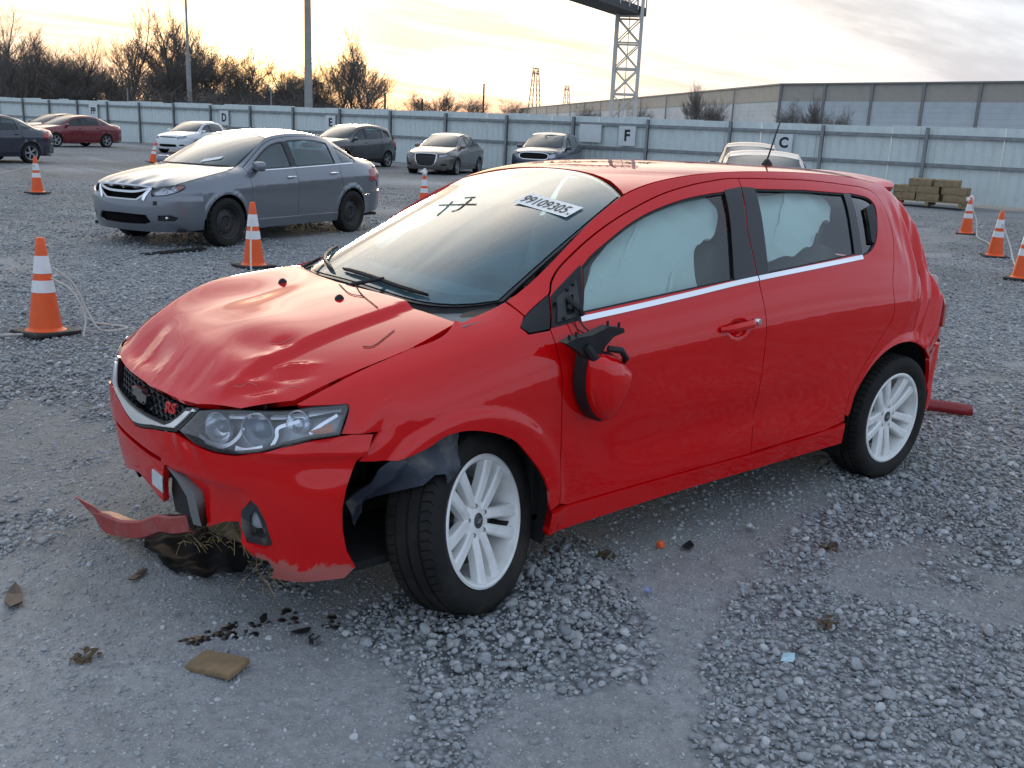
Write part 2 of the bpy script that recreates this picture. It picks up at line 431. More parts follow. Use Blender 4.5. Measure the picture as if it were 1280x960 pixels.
def side_y(x, z):
    x = np.asarray(x, float); z = np.asarray(z, float)
    h = .007
    y = .25*_side(x, z-h)+.5*_side(x, z)+.25*_side(x, z+h)
    for cx, cz, amp in ((.08, .325, .017), (-WB, .325, .018)):
        r = np.hypot(x-cx, z-cz)-RA
        y = y+amp*(1-sstep(.035, .085, r))*sstep(.12, .30, z)
    # door lower scoop
    y = y-.012*np.exp(-((z-.50)/.09)**2)*sstep(-.45, -.75, x)*sstep(-2.05, -1.75, x)
    return y
def side_p(u, v):
    return np.stack([u, side_y(u, v), v], -1)
# front fascia: phi 0 at the side .. pi/2 at the nose centre
F_XA = .22
F_XN = nat([.16,.22,.32,.45,.58,.645,.69,.735,.78,.83],[.80,.83,.862,.884,.886,.876,.862,.848,.815,.76])
F_W  = nat([.16,.3,.45,.6,.7,.78,.83],[.835,.848,.853,.85,.836,.805,.775])
F_P  = nat([.16,.4,.6,.8],[2.35,2.6,2.7,2.75])
def front_p(u, v):
    u = np.asarray(u, float); v = np.asarray(v, float)
    p = F_P(v); s = np.sign(u)  # u: -1..1, 0 = nose centre, +1 = left side
    a = (1-np.clip(np.abs(u), 0, 1))*np.pi/2
    X = np.clip(np.sin(a), 0, 1)**(2/p); Y = np.clip(np.cos(a), 0, 1)**(2/p)
    xn = F_XN(v); w = F_W(v)
    return np.stack([F_XA+(xn-F_XA)*X, s*w*Y, v+0*u], -1)
# hood: heightfield z(x, y)
HD_C = nat([.90,.84,.78,.70,.58,.42,.25,.1,-.1],[.69,.745,.79,.842,.894,.943,.983,1.010,1.035])
def hood_z(x, y):
    x = np.asarray(x, float); y = np.asarray(y, float)
    ye = H_YE(np.minimum(x, .62)); ze = H_ZE(np.minimum(x, .62))
    # beyond the headlight corner the hood edge follows the nose
    q = np.clip(np.abs(y)/np.maximum(ye, .3), 0, 1.1)
    c = HD_C(x)
    e = np.where(x > .62, .792-.55*(x-.62), ze)
    e = np.minimum(e, c-.004)
    return c+(e-c)*q**2.6
# measured outlines on the body surfaces: (x, z) on the side, (u, z) on the nose
S = {'hoodgap': [(0.613, 0.789), (0.532, 0.823), (0.396, 0.874), (0.254, 0.916), (0.14, 0.946), (0.077, 0.968), (0.019, 0.996)],
 'rear_arch': [(-2.113, 0.399), (-2.142, 0.507), (-2.229, 0.619), (-2.35, 0.692), (-2.491, 0.712), (-2.659, 0.671), (-2.934, 0.557), (-3.104, 0.431)],
 'front_arch': [(0.355, 0.613), (0.26, 0.643), (0.191, 0.676), (0.086, 0.677), (-0.06, 0.626), (-0.154, 0.537), (-0.217, 0.46), (-0.251, 0.398), (-0.272, 0.22)],
 'sail_fender': [(-0.195, 1.045), (-0.205, 1.003), (-0.164, 0.974), (-0.179, 0.956), (-0.272, 0.962)],
 'sail_tri': [(-0.164, 0.974), (-0.204, 1.002), (-0.335, 1.064), (-0.272, 0.962), (-0.179, 0.956)],
 'sail_door': [(-0.338, 1.061), (-0.505, 1.161), (-0.414, 0.981), (-0.277, 0.965)],
 'shut': [(-0.348, 1.075), (-0.38, 1.109), (-0.448, 1.159), (-0.585, 1.238), (-0.723, 1.301), (-0.87, 1.354), (-1.021, 1.399), (-1.174, 1.43), (-1.328, 1.451), (-1.494, 1.462), (-1.952, 1.457), (-2.261, 1.438), (-2.471, 1.416), (-2.531, 1.369), (-2.516, 1.269), (-2.481, 1.191), (-2.421, 1.117), (-2.35, 0.998), (-2.358, 0.858)],
 'glassF': [(-0.426, 1.003), (-0.503, 1.153), (-0.585, 1.202), (-0.765, 1.284), (-0.93, 1.34), (-1.107, 1.381), (-1.258, 1.402), (-1.371, 1.412), (-1.333, 1.276), (-1.257, 1.074)],
 'glassR': [(-1.552, 1.423), (-1.902, 1.418), (-2.226, 1.402), (-2.1, 1.137), (-1.459, 1.088)],
 'glassQ': [(-2.268, 1.402), (-2.4, 1.384), (-2.446, 1.349), (-2.404, 1.283), (-2.324, 1.197), (-2.239, 1.148), (-2.153, 1.129)],
 'chrome': [(-0.419, 0.983), (-0.707, 1.007), (-0.967, 1.031), (-1.381, 1.07), (-2.145, 1.123)],
 'bgap': [(-1.494, 1.462), (-1.401, 1.253), (-1.389, 1.068), (-1.395, 0.936), (-1.401, 0.759), (-1.401, 0.476), (-1.407, 0.329)],
 'doorbot': [(-0.363, 0.307), (-0.831, 0.32), (-1.408, 0.326), (-1.939, 0.344), (-2.09, 0.364)],
 'skirtbot': [(-0.28, 0.218), (-0.597, 0.228), (-0.945, 0.246), (-1.449, 0.248), (-2.101, 0.255)],
 'handle': [(-1.113, 0.893), (-1.346, 0.914), (-1.219, 0.89), (-1.32, 0.907)],
 'fend_front': [(0.48, 0.791), (0.481, 0.779), (0.521, 0.709), (0.478, 0.708), (0.412, 0.708), (0.443, 0.662), (0.473, 0.621), (0.355, 0.613)],
 'bblackF': [(-1.387, 1.415), (-1.47, 1.421), (-1.371, 1.082), (-1.257, 1.074)],
 'bblackR': [(-1.475, 1.421), (-1.545, 1.421), (-1.456, 1.092), (-1.382, 1.083)],
 'headlight': [(0.1863, 0.6548), (0.25, 0.7322), (0.3075, 0.747), (0.4062, 0.7618), (0.5837, 0.7766), (0.6538, 0.7881), (0.7763, 0.7964), (0.7825, 0.7832), (0.7588, 0.7124), (0.6687, 0.7009), (0.5713, 0.677), (0.5038, 0.654), (0.4225, 0.6359), (0.34, 0.6293), (0.2575, 0.6342)],
 'chrome_out': [(0.0063, 0.5881), (0.075, 0.6194), (0.175, 0.6457), (0.2212, 0.6992), (0.2575, 0.7437)],
 'chrome_in': [(0.0237, 0.6507), (0.1225, 0.6597), (0.1462, 0.6745), (0.2112, 0.733)],
 'hoodlead': [(-0.0012, 0.7305), (0.0312, 0.7264), (0.105, 0.7322), (0.1725, 0.7355), (0.2338, 0.742), (0.4, 0.7709), (0.5925, 0.7914)],
 'slot': [(0.005, 0.519), (0.0688, 0.5272), (0.1313, 0.5313)],
 'plate': [(0.08, 0.4762), (0.1262, 0.4721), (0.115, 0.4111), (0.0675, 0.4161)],
 'fin': [(0.135, 0.5157), (0.1038, 0.4013), (0.0988, 0.3091), (0.225, 0.3436), (0.2325, 0.421), (0.2075, 0.4918)],
 'trim': [(0.1475, 0.5214), (0.2112, 0.5066), (0.2675, 0.4688), (0.275, 0.3543), (0.2363, 0.3478), (0.2263, 0.4474)],
 'fog': [(0.43, 0.4432), (0.4712, 0.4926), (0.495, 0.4803), (0.5163, 0.4317), (0.5288, 0.3543), (0.5, 0.3321), (0.43, 0.3354), (0.42, 0.3807)],
 'fogcrease': [(0.295, 0.5075), (0.4113, 0.5321), (0.4638, 0.5099)],
 'bumbot': [(0.2775, 0.3404), (0.4062, 0.3988), (0.4113, 0.3782), (0.4062, 0.3297), (0.4525, 0.2827), (0.4975, 0.2836), (0.5112, 0.258), (0.4875, 0.2103), (0.665, 0.2292), (0.7388, 0.2317), (0.7812, 0.2679), (0.7637, 0.3354), (0.7612, 0.4144), (0.7663, 0.4819), (0.7812, 0.5461), (0.815, 0.626)],
 'bumtop': [(0.8738, 0.7091), (0.765, 0.7108)],
 'emblem': [(-0.0062, 0.6795), (0.0163, 0.7075), (0.0012, 0.7075), (0.01, 0.668)],
 'rs': [(0.1125, 0.7165), (0.1738, 0.7355), (0.1838, 0.7116), (0.12, 0.691)]}
# ------------------------------------------------------------------ the damaged red hatchback
RED = mat('red_paint', (.62, .0025, .004), .5, 0, 1.0, var=.04, vscale=3, dirt=.07, dirtcol=(.34,.20,.17), dscale=2.2, coat_rough=.045, spec=0.0)
BLK = mat('black_plastic', (.015, .016, .018), .55, var=.3, vscale=20, bump=.08, bscale=180, spec=.3)
BLKG = mat('gloss_black_trim', (.012, .013, .015), .16)
GAPM = mat('dark_cavity', (.006, .006, .007), .9, spec=.1)
CHR = mat('chrome', (.82, .83, .85), .09, 1)
SILV = mat('satin_silver', (.55, .56, .58), .3, 1)
RUB = mat('tyre_rubber', (.013, .0125, .012), .78, var=.35, vscale=14, dirt=.55, dirtcol=(.060,.052,.042), dscale=4, bump=.10, bscale=90, spec=.3)
WHT = mat('white_wheel_paint', (.80, .81, .80), .38, coat=.4, coat_rough=.15, dirt=.40, dirtcol=(.34,.32,.27), dscale=9)
AIRB = mat('airbag_fabric', (.80, .85, .83), .9, var=.05, vscale=4, bump=.25, bscale=9)
TRIMI = mat('grey_interior_trim', (.15, .17, .18), .75, bump=.1, bscale=150)
TAN = mat('tan_seat_fabric', (.20, .18, .155), .9, bump=.2, bscale=200)
GWS = glass('windscreen_glass', (.58, .88, .94), .80, 0, dirt=.30)  # high dirt value paints a teal haze over the dusty windscreen
GSD = glass('side_glass', (.80, .93, .92), .75, 0, dirt=.03)
GPRIV = glass('dark_glass', (.30, .36, .36), 1.0)
LENS = glass('lamp_lens', (.94, .95, .97), 1.0)
def scuffed(m0):
    m = m0.copy(); m.name = 'scraped_red_paint'; nt = m.node_tree; b = nt.nodes['Principled BSDF']; L = nt.links
    tc = nt.nodes.new('ShaderNodeTexCoord'); sp_ = nt.nodes.new('ShaderNodeSeparateXYZ'); L.new(tc.outputs['Object'], sp_.inputs[0])
    mr = nt.nodes.new('ShaderNodeMapRange'); L.new(sp_.outputs[2], mr.inputs[0]); mr.inputs[1].default_value = .33; mr.inputs[2].default_value = .17
    ad = nt.nodes.new('ShaderNodeMath'); ad.operation = 'MULTIPLY_ADD'; L.new(_noise(nt, 6, 8, .72, tc.outputs['Object'], .6), ad.inputs[0]); ad.inputs[1].default_value = 1.28; L.new(mr.outputs[0], ad.inputs[2])
    f = _ramp(nt, ad.outputs[0], [(.93, (0,0,0)), (1.0, (.8,.8,.8))])
    old = b.inputs['Base Color'].links[0].from_socket; L.new(_mixc(nt, f, old, (.40,.16,.14)), b.inputs['Base Color'])
    ol = b.inputs['Coat Weight'].links[0].from_socket if b.inputs['Coat Weight'].links else None
    sb = nt.nodes.new('ShaderNodeMath'); sb.operation = 'SUBTRACT'; sb.use_clamp = True; sb.inputs[0].default_value = 1; L.new(f, sb.inputs[1]); L.new(sb.outputs[0], b.inputs['Coat Weight'])
    return m
hero = empty('red_hatchback', (0,0,0), 0, 'wrecked red hatchback with white wheels, crumpled hood and dangling mirror, in front', 'car')
FA = smooth_line(S['front_arch'][:-1], 4)
RAr = smooth_line(S['rear_arch'][:6]+[(-2.78,.60),(-2.86,.50),(-2.89,.40),(-2.88,.29)], 4)
SHUT = smooth_line(S['shut'], 4)
def Eline(x0, x1, n=24):
    x = np.linspace(x0, x1, n); return np.stack([x, H_ZE(x)], 1)
def crumple_side(P):
    x, z = P[:,0], P[:,2]
    d = np.zeros(len(P))
    # front fender push-in and ripple behind the lamp
    d -= .010*np.exp(-((x-.36)/.07)**2-((z-.72)/.05)**2)
    d += .006*np.sin((x*1.2+z)*46)*np.exp(-((x-.43)/.09)**2-((z-.70)/.09)**2)
    # rear quarter: folds running down the D pillar
    w = np.exp(-((x+2.78)/.17)**2)*sstep(.60, .75, z)*sstep(1.40, 1.22, z)
    u = x+.32*(z-.9)
    d += w*(.016*np.sin(u*44+1.2*np.sin(z*7.5))+.007*np.sin(u*90+z*9+1.1))
    d -= .022*np.exp(-((x+2.70)/.05)**2-((z-1.02)/.14)**2)
    # shallow dents in the doors
    d -= .004*np.exp(-((x+.55)/.14)**2-((z-.62)/.16)**2)+.003*np.exp(-((x+1.7)/.2)**2-((z-.62)/.1)**2)
    # handle scoop
    d -= .024*np.exp(-(((x+1.225)/.050)**2+((z-.888)/.030)**2)**2)
    return d
HG = smooth_line(S['hoodgap'], 3)
# -- front fender
fen = np.vstack([HG, [(.006,H_ZE(.006)-.001)], Eline(-.03,-.19,8), S['sail_fender'][1:], [(-.277,.93),(-.290,.75),(-.305,.55),(-.311,.335),(-.268,.315)],
                 FA[::-1], [(.473,.618),(.443,.662),(.412,.708),(.478,.708),(.521,.709),(.481,.779),(.480,.788),(.55,.786),(.600,.784)]])
panel('front_fender', fen, side_p, RED, hero, step=.012, flip=True, mirror=True, disp=crumple_side)
# -- body side: A pillar, roof rail, rear quarter
bs = np.vstack([Eline(-.196,-2.6,48), Eline(-2.63,-3.06,16), [(-3.078,.665),(-2.80,.592)], RAr[::-1][16:], [(-2.105,.385),(-2.082,.40),(-2.09,.50),(-2.16,.62),(-2.27,.745),(-2.34,.82)], SHUT[::-1], [(-.335,1.064),(-.207,1.003)]])
bs = bs[np.append(True, np.hypot(*np.diff(bs, axis=0).T) > 1e-4)]
panel('body_side', bs, side_p, RED, hero, step=.012, flip=True, mirror=True, disp=crumple_side)
# -- doors
BG = smooth_line(S['bgap'], 4)
glF = np.vstack([S['glassF'][:2], smooth_line(S['glassF'][1:8], 4)[1:], S['glassF'][8:]])
glR = np.array(S['glassR']); glQ = np.vstack([smooth_line(S['glassQ'], 4)])
top_f = SHUT[SHUT[:,0] > -1.493]
fd = np.vstack([[(-.272,.962),(-.335,1.064)], top_f, BG, S['doorbot'][2:0:-1], [(-.363,.312),(-.311,.335),(-.305,.55),(-.290,.75),(-.277,.93)]])
fd = fd[np.append(True, np.hypot(*np.diff(fd, axis=0).T) > 1e-3)]
doors = panel('front_door', fd, side_p, RED, hero, step=.012, holes=[glF], flip=True, mirror=True, disp=crumple_side, hole_gap=-.001)
k0 = np.argmin(np.abs(SHUT[:,0]+1.494)+np.where(SHUT[:,1] < 1.4, 9, 0))
top_r = SHUT[k0:]
rd = np.vstack([BG[::-1], top_r[1:], [(-2.34,.82),(-2.27,.745),(-2.16,.62),(-2.09,.50),(-2.082,.40),(-2.088,.367)], S['doorbot'][3:2:-1]])
rd = rd[np.append(True, np.hypot(*np.diff(rd, axis=0).T) > 1e-3)]
glRQ = np.vstack([glR[:3], glQ, glR[3:]])
rdoors = panel('rear_door', rd, side_p, RED, hero, step=.012, holes=[glRQ], flip=True, mirror=True, disp=crumple_side, hole_gap=-.001)
for s in (0, 1):
    dF, dR = doors[s], rdoors[s]
def sub(name, poly, m, pl, pr, **k):
    """panel on both sides parented to the left and right part"""
    k.setdefault('thick', .003); k.setdefault('gap', 0)
    return panel(name, poly, side_p, m, pl, flip=True, mirror=pr, **k)
sub('window_glass', glF, GSD, *doors, step=.06, offs=-.010, thick=0, gap=-.006)
sub('window_glass', glR, GSD, *rdoors, step=.06, offs=-.010, thick=0, gap=-.006)
sub('quarter_glass', glQ, GPRIV, *rdoors, step=.05, offs=-.010, thick=0, gap=-.006)
sub('window_seal', inset(glF, -.004), BLK, *doors, step=.03, holes=[inset(glF, .008)], offs=-.0035, thick=.004)
sub('window_seal', inset(glRQ, -.004), BLK, *rdoors, step=.03, holes=[inset(glRQ, .008)], offs=-.0035, thick=.004)
sub('window_divider', [(-2.212,1.402),(-2.272,1.400),(-2.158,1.128),(-2.100,1.136)], BLKG, *rdoors, step=.04, offs=-.002)
# bent rear handle standing in the quarter window
sub('rear_door_handle', [(-2.335,1.335),(-2.42,1.352),(-2.375,1.262),(-2.285,1.180),(-2.262,1.185)], BLK, *rdoors, step=.04, offs=.006, thick=.016)
bF = np.array([(-1.362,1.4145),(-1.470,1.428),(-1.405,1.262),(-1.386,1.085),(-1.386,1.073),(-1.246,1.060),(-1.250,1.09),(-1.322,1.29)])
bR = np.array([(-1.478,1.428),(-1.556,1.424),(-1.463,1.09),(-1.455,1.079),(-1.392,1.073),(-1.393,1.09),(-1.410,1.262)])
sub('pillar_trim', bF, BLKG, *doors, step=.03, offs=.0022)
sub('pillar_trim', bR, BLKG, *rdoors, step=.03, offs=.0022)
ch = smooth_line(S['chrome'], 8)
def strip(a, b, lo=-.006, hi=.012):
    x = np.linspace(a, b, 22); z = np.interp(-x, -ch[:,0], ch[:,1]); return np.vstack([np.stack([x, z+lo], 1), np.stack([x, z+hi], 1)[::-1]])
sub('chrome_strip', strip(-.415,-1.387), CHR, *doors, step=.03, offs=.005, thick=.008)
sub('chrome_strip', strip(-1.393,-2.150), CHR, *rdoors, step=.03, offs=.005, thick=.008)
# sail triangle and bare mirror bracket
panel('sail_trim', [(-.162,.974),(-.175,.986),(-.203,1.002),(-.332,1.062),(-.268,.964),(-.182,.957)], side_p, BLK, hero, step=.03, flip=True, mirror=True, offs=.004, thick=.008, gap=.001)
sail = [(-.337,1.060),(-.504,1.158),(-.416,.984),(-.279,.967)]
sub('mirror_mount', sail, BLK, *doors, step=.03, offs=.003, thick=.008)
sub('mirror_mount_plate', [(-.350,1.052),(-.452,1.105),(-.408,.995),(-.305,.980)], mat('worn_black_plastic', (.032,.033,.035), .6, bump=.3, bscale=60), *doors, step=.02, offs=.010, thick=.008, holes=[[(-.375,1.045),(-.415,1.064),(-.388,1.005),(-.352,.999)]])
def at_side(x, z, o=0.0):
    e = 1e-3; p = side_p(np.array([x]), np.array([z]))[0]
    n = np.array([-(side_y(x+e, z)-side_y(x-e, z))/(2*e), 1, -(side_y(x, z+e)-side_y(x, z-e))/(2*e)]); n /= np.linalg.norm(n)
    return Vector(p+n*o)
mb = MB()
for (x, z, r) in ((-.385,1.045,.012),(-.372,1.020,.010),(-.40,1.075,.007),(-.335,.990,.006),(-.43,1.09,.006),(-.33,1.035,.006)):
    mb.tube([at_side(x, z, 0), at_side(x, z, .022)], r, 10)
mb.tube([at_side(-.383,1.04,.016), at_side(-.40,1.01,.03), at_side(-.412,.995,.02)], .011, 8)
mb.build('mount_socket', BLK, doors[0], smooth=True, kind='stuff')
# -- skirt
sk_t = smooth_line([(-.270,.311)]+[(x, z-.0) for x, z in S['doorbot'][1:4]]+[(-2.085,.362)], 6); sk_b = smooth_line([(-.275,.214),(-.6,.226),(-1.0,.240),(-1.5,.246),(-2.1,.254)], 6)
panel('side_skirt', np.vstack([sk_t, sk_b[::-1]]), side_p, RED, hero, step=.012, flip=True, mirror=True, offs=.010, thick=.03)
# -- door handles
def handle(x0, z0, x1, z1, door):
    m_ = MB(); pts = []; rr = []
    for t in np.linspace(0, 1, 12):
        x = x0+(x1-x0)*t; z = z0+(z1-z0)*t; e = min(t, 1-t)
        pts.append(at_side(x, z, .004+.030*min(1, e*6)**.6)); rr.append(.009+.004*min(1, e*5))
    m_.tube(pts, rr, 10, flat=1.25); o = m_.build('door_handle', RED, door, smooth=True)
    c = MB(); c.lathe([(0,.006),(.011,.006),(.013,.003),(.013,-.02)], 14, 'y', at_side(-1.322,.907,.022)); c.build('key_cylinder', CHR, o, smooth=True)
handle(-1.112,.893,-1.305,.905,doors[0])
# -- roof
RC = nat([-.90,-.98,-1.2,-1.6,-2.0,-2.4,-2.72,-2.95],[1.452,1.470,1.491,1.504,1.506,1.500,1.482,1.462])
def roof_p(u, v):
    u = np.asarray(u, float); v = np.asarray(v, float)
    ye, ze = H_YE(np.maximum(u, -2.64)), np.where(u < -2.64, H_ZE(-2.64)+.06*(u+2.64), H_ZE(np.maximum(u, -2.64)))
    c = RC(u); q = np.abs(v)/ye
    return np.stack([u, v, c+(ze-c)*q**2.5], -1)
xr = np.linspace(-.845, -2.60, 40); le = np.stack([xr, H_YE(xr)-.001], 1)
hd = [(-.966,0),(-.96,.12),(-.945,.25),(-.915,.38),(-.868,.49)]
rf = np.vstack([hd, le, [(-2.66,.48),(-2.69,.30),(-2.70,0)]]); rf = np.vstack([rf, (rf*np.array([1,-1]))[::-1][1:-1]])
roofo = panel('roof', rf, roof_p, RED, hero, step=.03, thick=.012, gap=.003)[0]
# spoiler lip above the hatch
xs_ = [(-2.56,.475),(-2.60,.47),(-2.63,.30),(-2.645,0)]; sp = np.vstack([[(-2.60,.48),(-2.635,.30),(-2.650,0)], [(-2.80,0),(-2.785,.30),(-2.74,.46),(-2.68,.50)]])
sp = np.vstack([sp, ]) 
def spoil_p(u, v):
    p = roof_p(u, v); p[...,2] = p[...,2]+.012*sstep(-2.68,-2.85,u)-.02*sstep(.46,.56,np.abs(v)); return p
sp2 = np.array([(-2.704,0),(-2.694,.30),(-2.664,.485),(-2.70,.520),(-2.79,.525),(-2.845,.49),(-2.89,.30),(-2.90,0)]); spf = np.vstack([sp2, (sp2*np.array([1,-1]))[::-1][1:-1]])
panel('roof_spoiler', spf, spoil_p, RED, hero, step=.03, thick=.03, gap=.002)
# antenna, snapped forward
a = MB(); a.lathe([(0,.035),(.012,.032),(.028,.012),(.034,0)], 16, 'z', (-2.42,0,1.497)); a.tube([(-2.42,0,1.525),(-2.52,-.02,1.72)], [.005,.0035], 8); a.build('roof_antenna', BLK, hero, smooth=True)
# -- windscreen
def ws_p(u, v):
    u = np.asarray(u, float); v = np.asarray(v, float); s = np.abs(u)
    B = np.stack([.045-.235*s**4.5, .645*u, 1.022-.030*s**2*(1-s**4)+.023*s**8], -1); T = np.stack([-.968+.132*s**2, .532*u, 1.469-.078*s**2.2], -1)
    P = B+(T-B)*v[...,None]; k = (v*(1-v)*4*(1-.85*u*u))
    return P+k[...,None]*np.array([.42,0,.9])*.028
wsc = [(-1,0),(-.5,0),(0,0),(.5,0),(1,0),(1,.5),(1,1),(.5,1),(0,1),(-.5,1),(-1,1),(-1,.5)]
wob = panel('windscreen', wsc, ws_p, GWS, hero, step=.05, thick=0, gap=.014, scale=(.62,1.0))[0]
# black ceramic border under the glass edge
panel('windscreen_border', wsc, ws_p, BLKG, hero, step=.05, thick=.01, gap=.002, scale=(.62,1.0), offs=-.004, holes=[[(-.955,.085),(-.5,.085),(0,.085),(.5,.085),(.955,.085),(.955,.5),(.95,.955),(.5,.968),(0,.968),(-.5,.968),(-.95,.955),(-.955,.5)]])
# lot sticker with its number
def on_ws(x, y, o, c, e1, e2, n): return np.array(c)+x*e1+y*e2+n*o
stc = ws_p(np.array([.565]), np.array([.715]))[0]
du = ws_p(np.array([.74]), np.array([.715]))[0]-ws_p(np.array([.39]), np.array([.690]))[0]; dv = ws_p(np.array([.565]), np.array([.72]))[0]-ws_p(np.array([.565]), np.array([.70]))[0]
e1 = du/np.linalg.norm(du); nn = np.cross(e1, dv); nn /= np.linalg.norm(nn); e2 = np.cross(nn, e1)
PAP = mat('white_sticker_paper', (.82,.83,.82), .6); INK = mat('black_ink', (.012,.012,.014), .6)
h = .5
stv = np.array([on_ws(x, y, .002, stc, e1, e2, nn) for x, y in ((-.155,-.047),(.155,-.047),(.155,.047),(-.155,.047))])
sticker = obj('lot_sticker', stv, [(0,1,2,3)], PAP, hero, smooth=False)
tv, tf = text_mesh('99109305', .082, bold=.001); tv[:,0] = tv[:,0]*.82-.012
obj('lot_number', [on_ws(p[0], p[1]-.004, .0035, stc, e1, e2, nn) for p in tv], tf, INK, sticker, smooth=False)
tv, tf = text_mesh('x', .035); obj('lot_number', [on_ws(p[0]+.140, p[1]-.022, .0035, stc, e1, e2, nn) for p in tv], tf, INK, sticker, smooth=False)
# crayon hash on the glass
HV = []; HF = []
for pts in ([(-.439,.575),(-.267,.579),(-.036,.597)], [(-.30,.646),(-.245,.652),(-.186,.654)], [(-.357,.614),(-.274,.543),(-.227,.482)], [(-.196,.64),(-.125,.55),(-.15,.521)]):
    V, F_ = ribbon_on(ws_p, smooth_line(pts, 6), .011, .002); k = len(HV); HV += list(V); HF += [tuple(i+k for i in f) for f in F_]
obj('crayon_mark', HV, HF, mat('grease_crayon', (.05,.045,.04), .8), wob, smooth=False)
# scribble on the roof
rv = []; rff = []; rr_ = random.Random(3)
for i in range(44):
    x = -1.06-.42*(i/44)+rr_.uniform(-.02,.02); y0 = -.30+.40*(i/44)+rr_.uniform(-.05,.05)
    pts = [(x, y0), (x+rr_.uniform(-.05,.05), y0+rr_.uniform(-.04,.07)), (x+rr_.uniform(-.06,.03), y0+rr_.uniform(-.06,.04))]
    V, F_ = ribbon_on(roof_p, smooth_line(pts, 4), .009, .0015); k = len(rv); rv += list(V); rff += [tuple(j+k for j in f) for f in F_]
obj('marker_scrawl', rv, rff, mat('brown_marker', (.06,.045,.03), .85), roofo, smooth=False, kind='stuff')
# -- hood
hl = front_p(np.array([u for u, v in S['hoodlead'][1:-1]]), np.array([v for u, v in S['hoodlead'][1:-1]]))
HDM_ = None
def hood_damage(x, y):
    d = np.zeros_like(x)
    # raised centre with a pressed side wall
    d += .026*(1-sstep(-.022,.022,np.abs(y)-.452+.03*sstep(.2,-.05,x)))*sstep(.84,.66,x)*sstep(-.04,.10,x)
    # buckled nose: uneven folds fanning back from the grille
    w = sstep(.64,.82,x)
    for (cy, a, wd, sk, l0) in ((-.24,-.030,.090,.5,.60),(-.135,.012,.016,.6,.66),(-.02,-.006,.022,.7,.72),(.060,.006,.012,.9,.70),(.13,-.007,.026,.6,.66),(.20,.005,.012,1.1,.74),(.29,-.009,.040,.4,.62)):
        d += a*np.exp(-np.abs((y-cy-sk*(x-.84)*(.6+.5*cy))/wd)**1.35)*sstep(l0,l0+.16,x)
    d -= .020*np.exp(-((x-.775)/.05)**2-((y+.10)/.10)**2)
    # long soft buckle across the middle, far side lifted
    d += .058*np.exp(-((x-.46)/.20)**2-((y+.52)/.20)**2)
    d += .020*np.exp(-((x-.18)/.20)**2-((y+.50)/.16)**2)
    d -= .016*np.exp(-((x-.36)/.13)**2-((y+.20)/.12)**2)
    d += .012*np.exp(-((x-.50)/.10)**2-((y-.20)/.17)**2)
    d -= .010*np.exp(-((x-.60)/.05)**2-((y-.30)/.10)**2)
    # sharp little kinks above the headlight
    for (cx, cy, a, sx, sy, th) in ((.690,.465,.016,.020,.070,.75),(.665,.525,-.014,.018,.055,.8),(.722,.40,-.010,.024,.05,.4),(.545,.515,.013,.015,.060,.95),(.57,.56,-.009,.018,.05,.9),(.655,.585,.009,.014,.035,.4),(.52,.40,-.013,.030,.040,.7),(.60,.43,.008,.02,.05,.8),(.735,.52,-.008,.02,.035,.3)):
        dx = (x-cx)*math.cos(th)+(y-cy)*math.sin(th); dy = -(x-cx)*math.sin(th)+(y-cy)*math.cos(th)
        d += a*np.exp(-np.abs(dx/sx)**1.5-(dy/sy)**2)
    fe = np.interp(np.abs(y), HLY, HLX)-x
    return d*(.12+.88*sstep(.0,.075,fe))
HLY, HLX = np.append(hl[:,1], .70), np.append(hl[:,0], .56)
def hood_p(u, v):
    u = np.asarray(u, float); v = np.asarray(v, float); return np.stack([u, v, hood_z(u, v)+hood_damage(u, v)], -1)
gx = HG[:,0]; le = np.stack([gx, H_YE(gx)], 1)
rear = [(.025,.63),(.045,.50),(.085,.30),(.105,.15),(.112,0)]
ho = np.vstack([le, rear]); fr = hl[:,:2][::-1]; fr = np.vstack([fr[:], [(hl[0,0]+.001, 0)]])
hp = np.vstack([fr[::-1], le[0:1]*1.0, le[1:], rear]); hp = np.vstack([hp, (hp*np.array([1,-1]))[::-1][1:-1]])
kk = np.append(True, np.hypot(*np.diff(hp, axis=0).T) > 2e-3); hp = hp[kk]
hoodo = panel('hood', hp, hood_p, RED, hero, step=.0145, thick=.022, gap=.004)[0]
panel('hood_inner', inset(hp, .02), hood_p, GAPM, hero, step=.05, thick=0, gap=0, offs=-.035)
# cracked paint along the sharpest kinks
CRK = mat('cracked_paint_edge', (.45,.20,.20), .6)
for pts, w in (([(.715,.455),(.70,.472),(.68,.482),(.662,.505)], .0016), ([(.555,.365),(.525,.385),(.505,.388),(.488,.398)], .0020), ([(.61,.585),(.585,.60),(.57,.622)], .0016)):
    V, F_ = ribbon_on(hood_p, smooth_line(pts, 6), w, .0012); obj('paint_crack', V, F_, CRK, hoodo, smooth=False)
# washer nozzles
mbn = MB()
for (x, y) in ((.23,-.22),(.22,.22)):
    z = float(hood_z(np.array([x]), np.array([y]))[0]); mbn.add([(x-.022,y-.016,z-.004),(x+.022,y-.018,z-.004),(x+.018,y+.018,z-.004),(x-.022,y+.014,z-.004),(x-.014,y-.004,z+.014),(x-.012,y+.006,z+.014)], [(0,1,5,4)[:3],(0,4,3),(3,4,5),(3,5,2),(2,5,1),(1,5,4),(1,4,0)])
for i, (x, y) in enumerate(((.23,-.22),(.22,.22))):
    n_ = MB(); z = float(hood_p(np.array([x]), np.array([y]))[0][2]); n_.lathe([(0,.016),(.009,.013),(.017,.004),(.019,-.004)], 8, 'z', (x,y,z)); n_.build('washer_nozzle', BLK, hoodo, smooth=True)
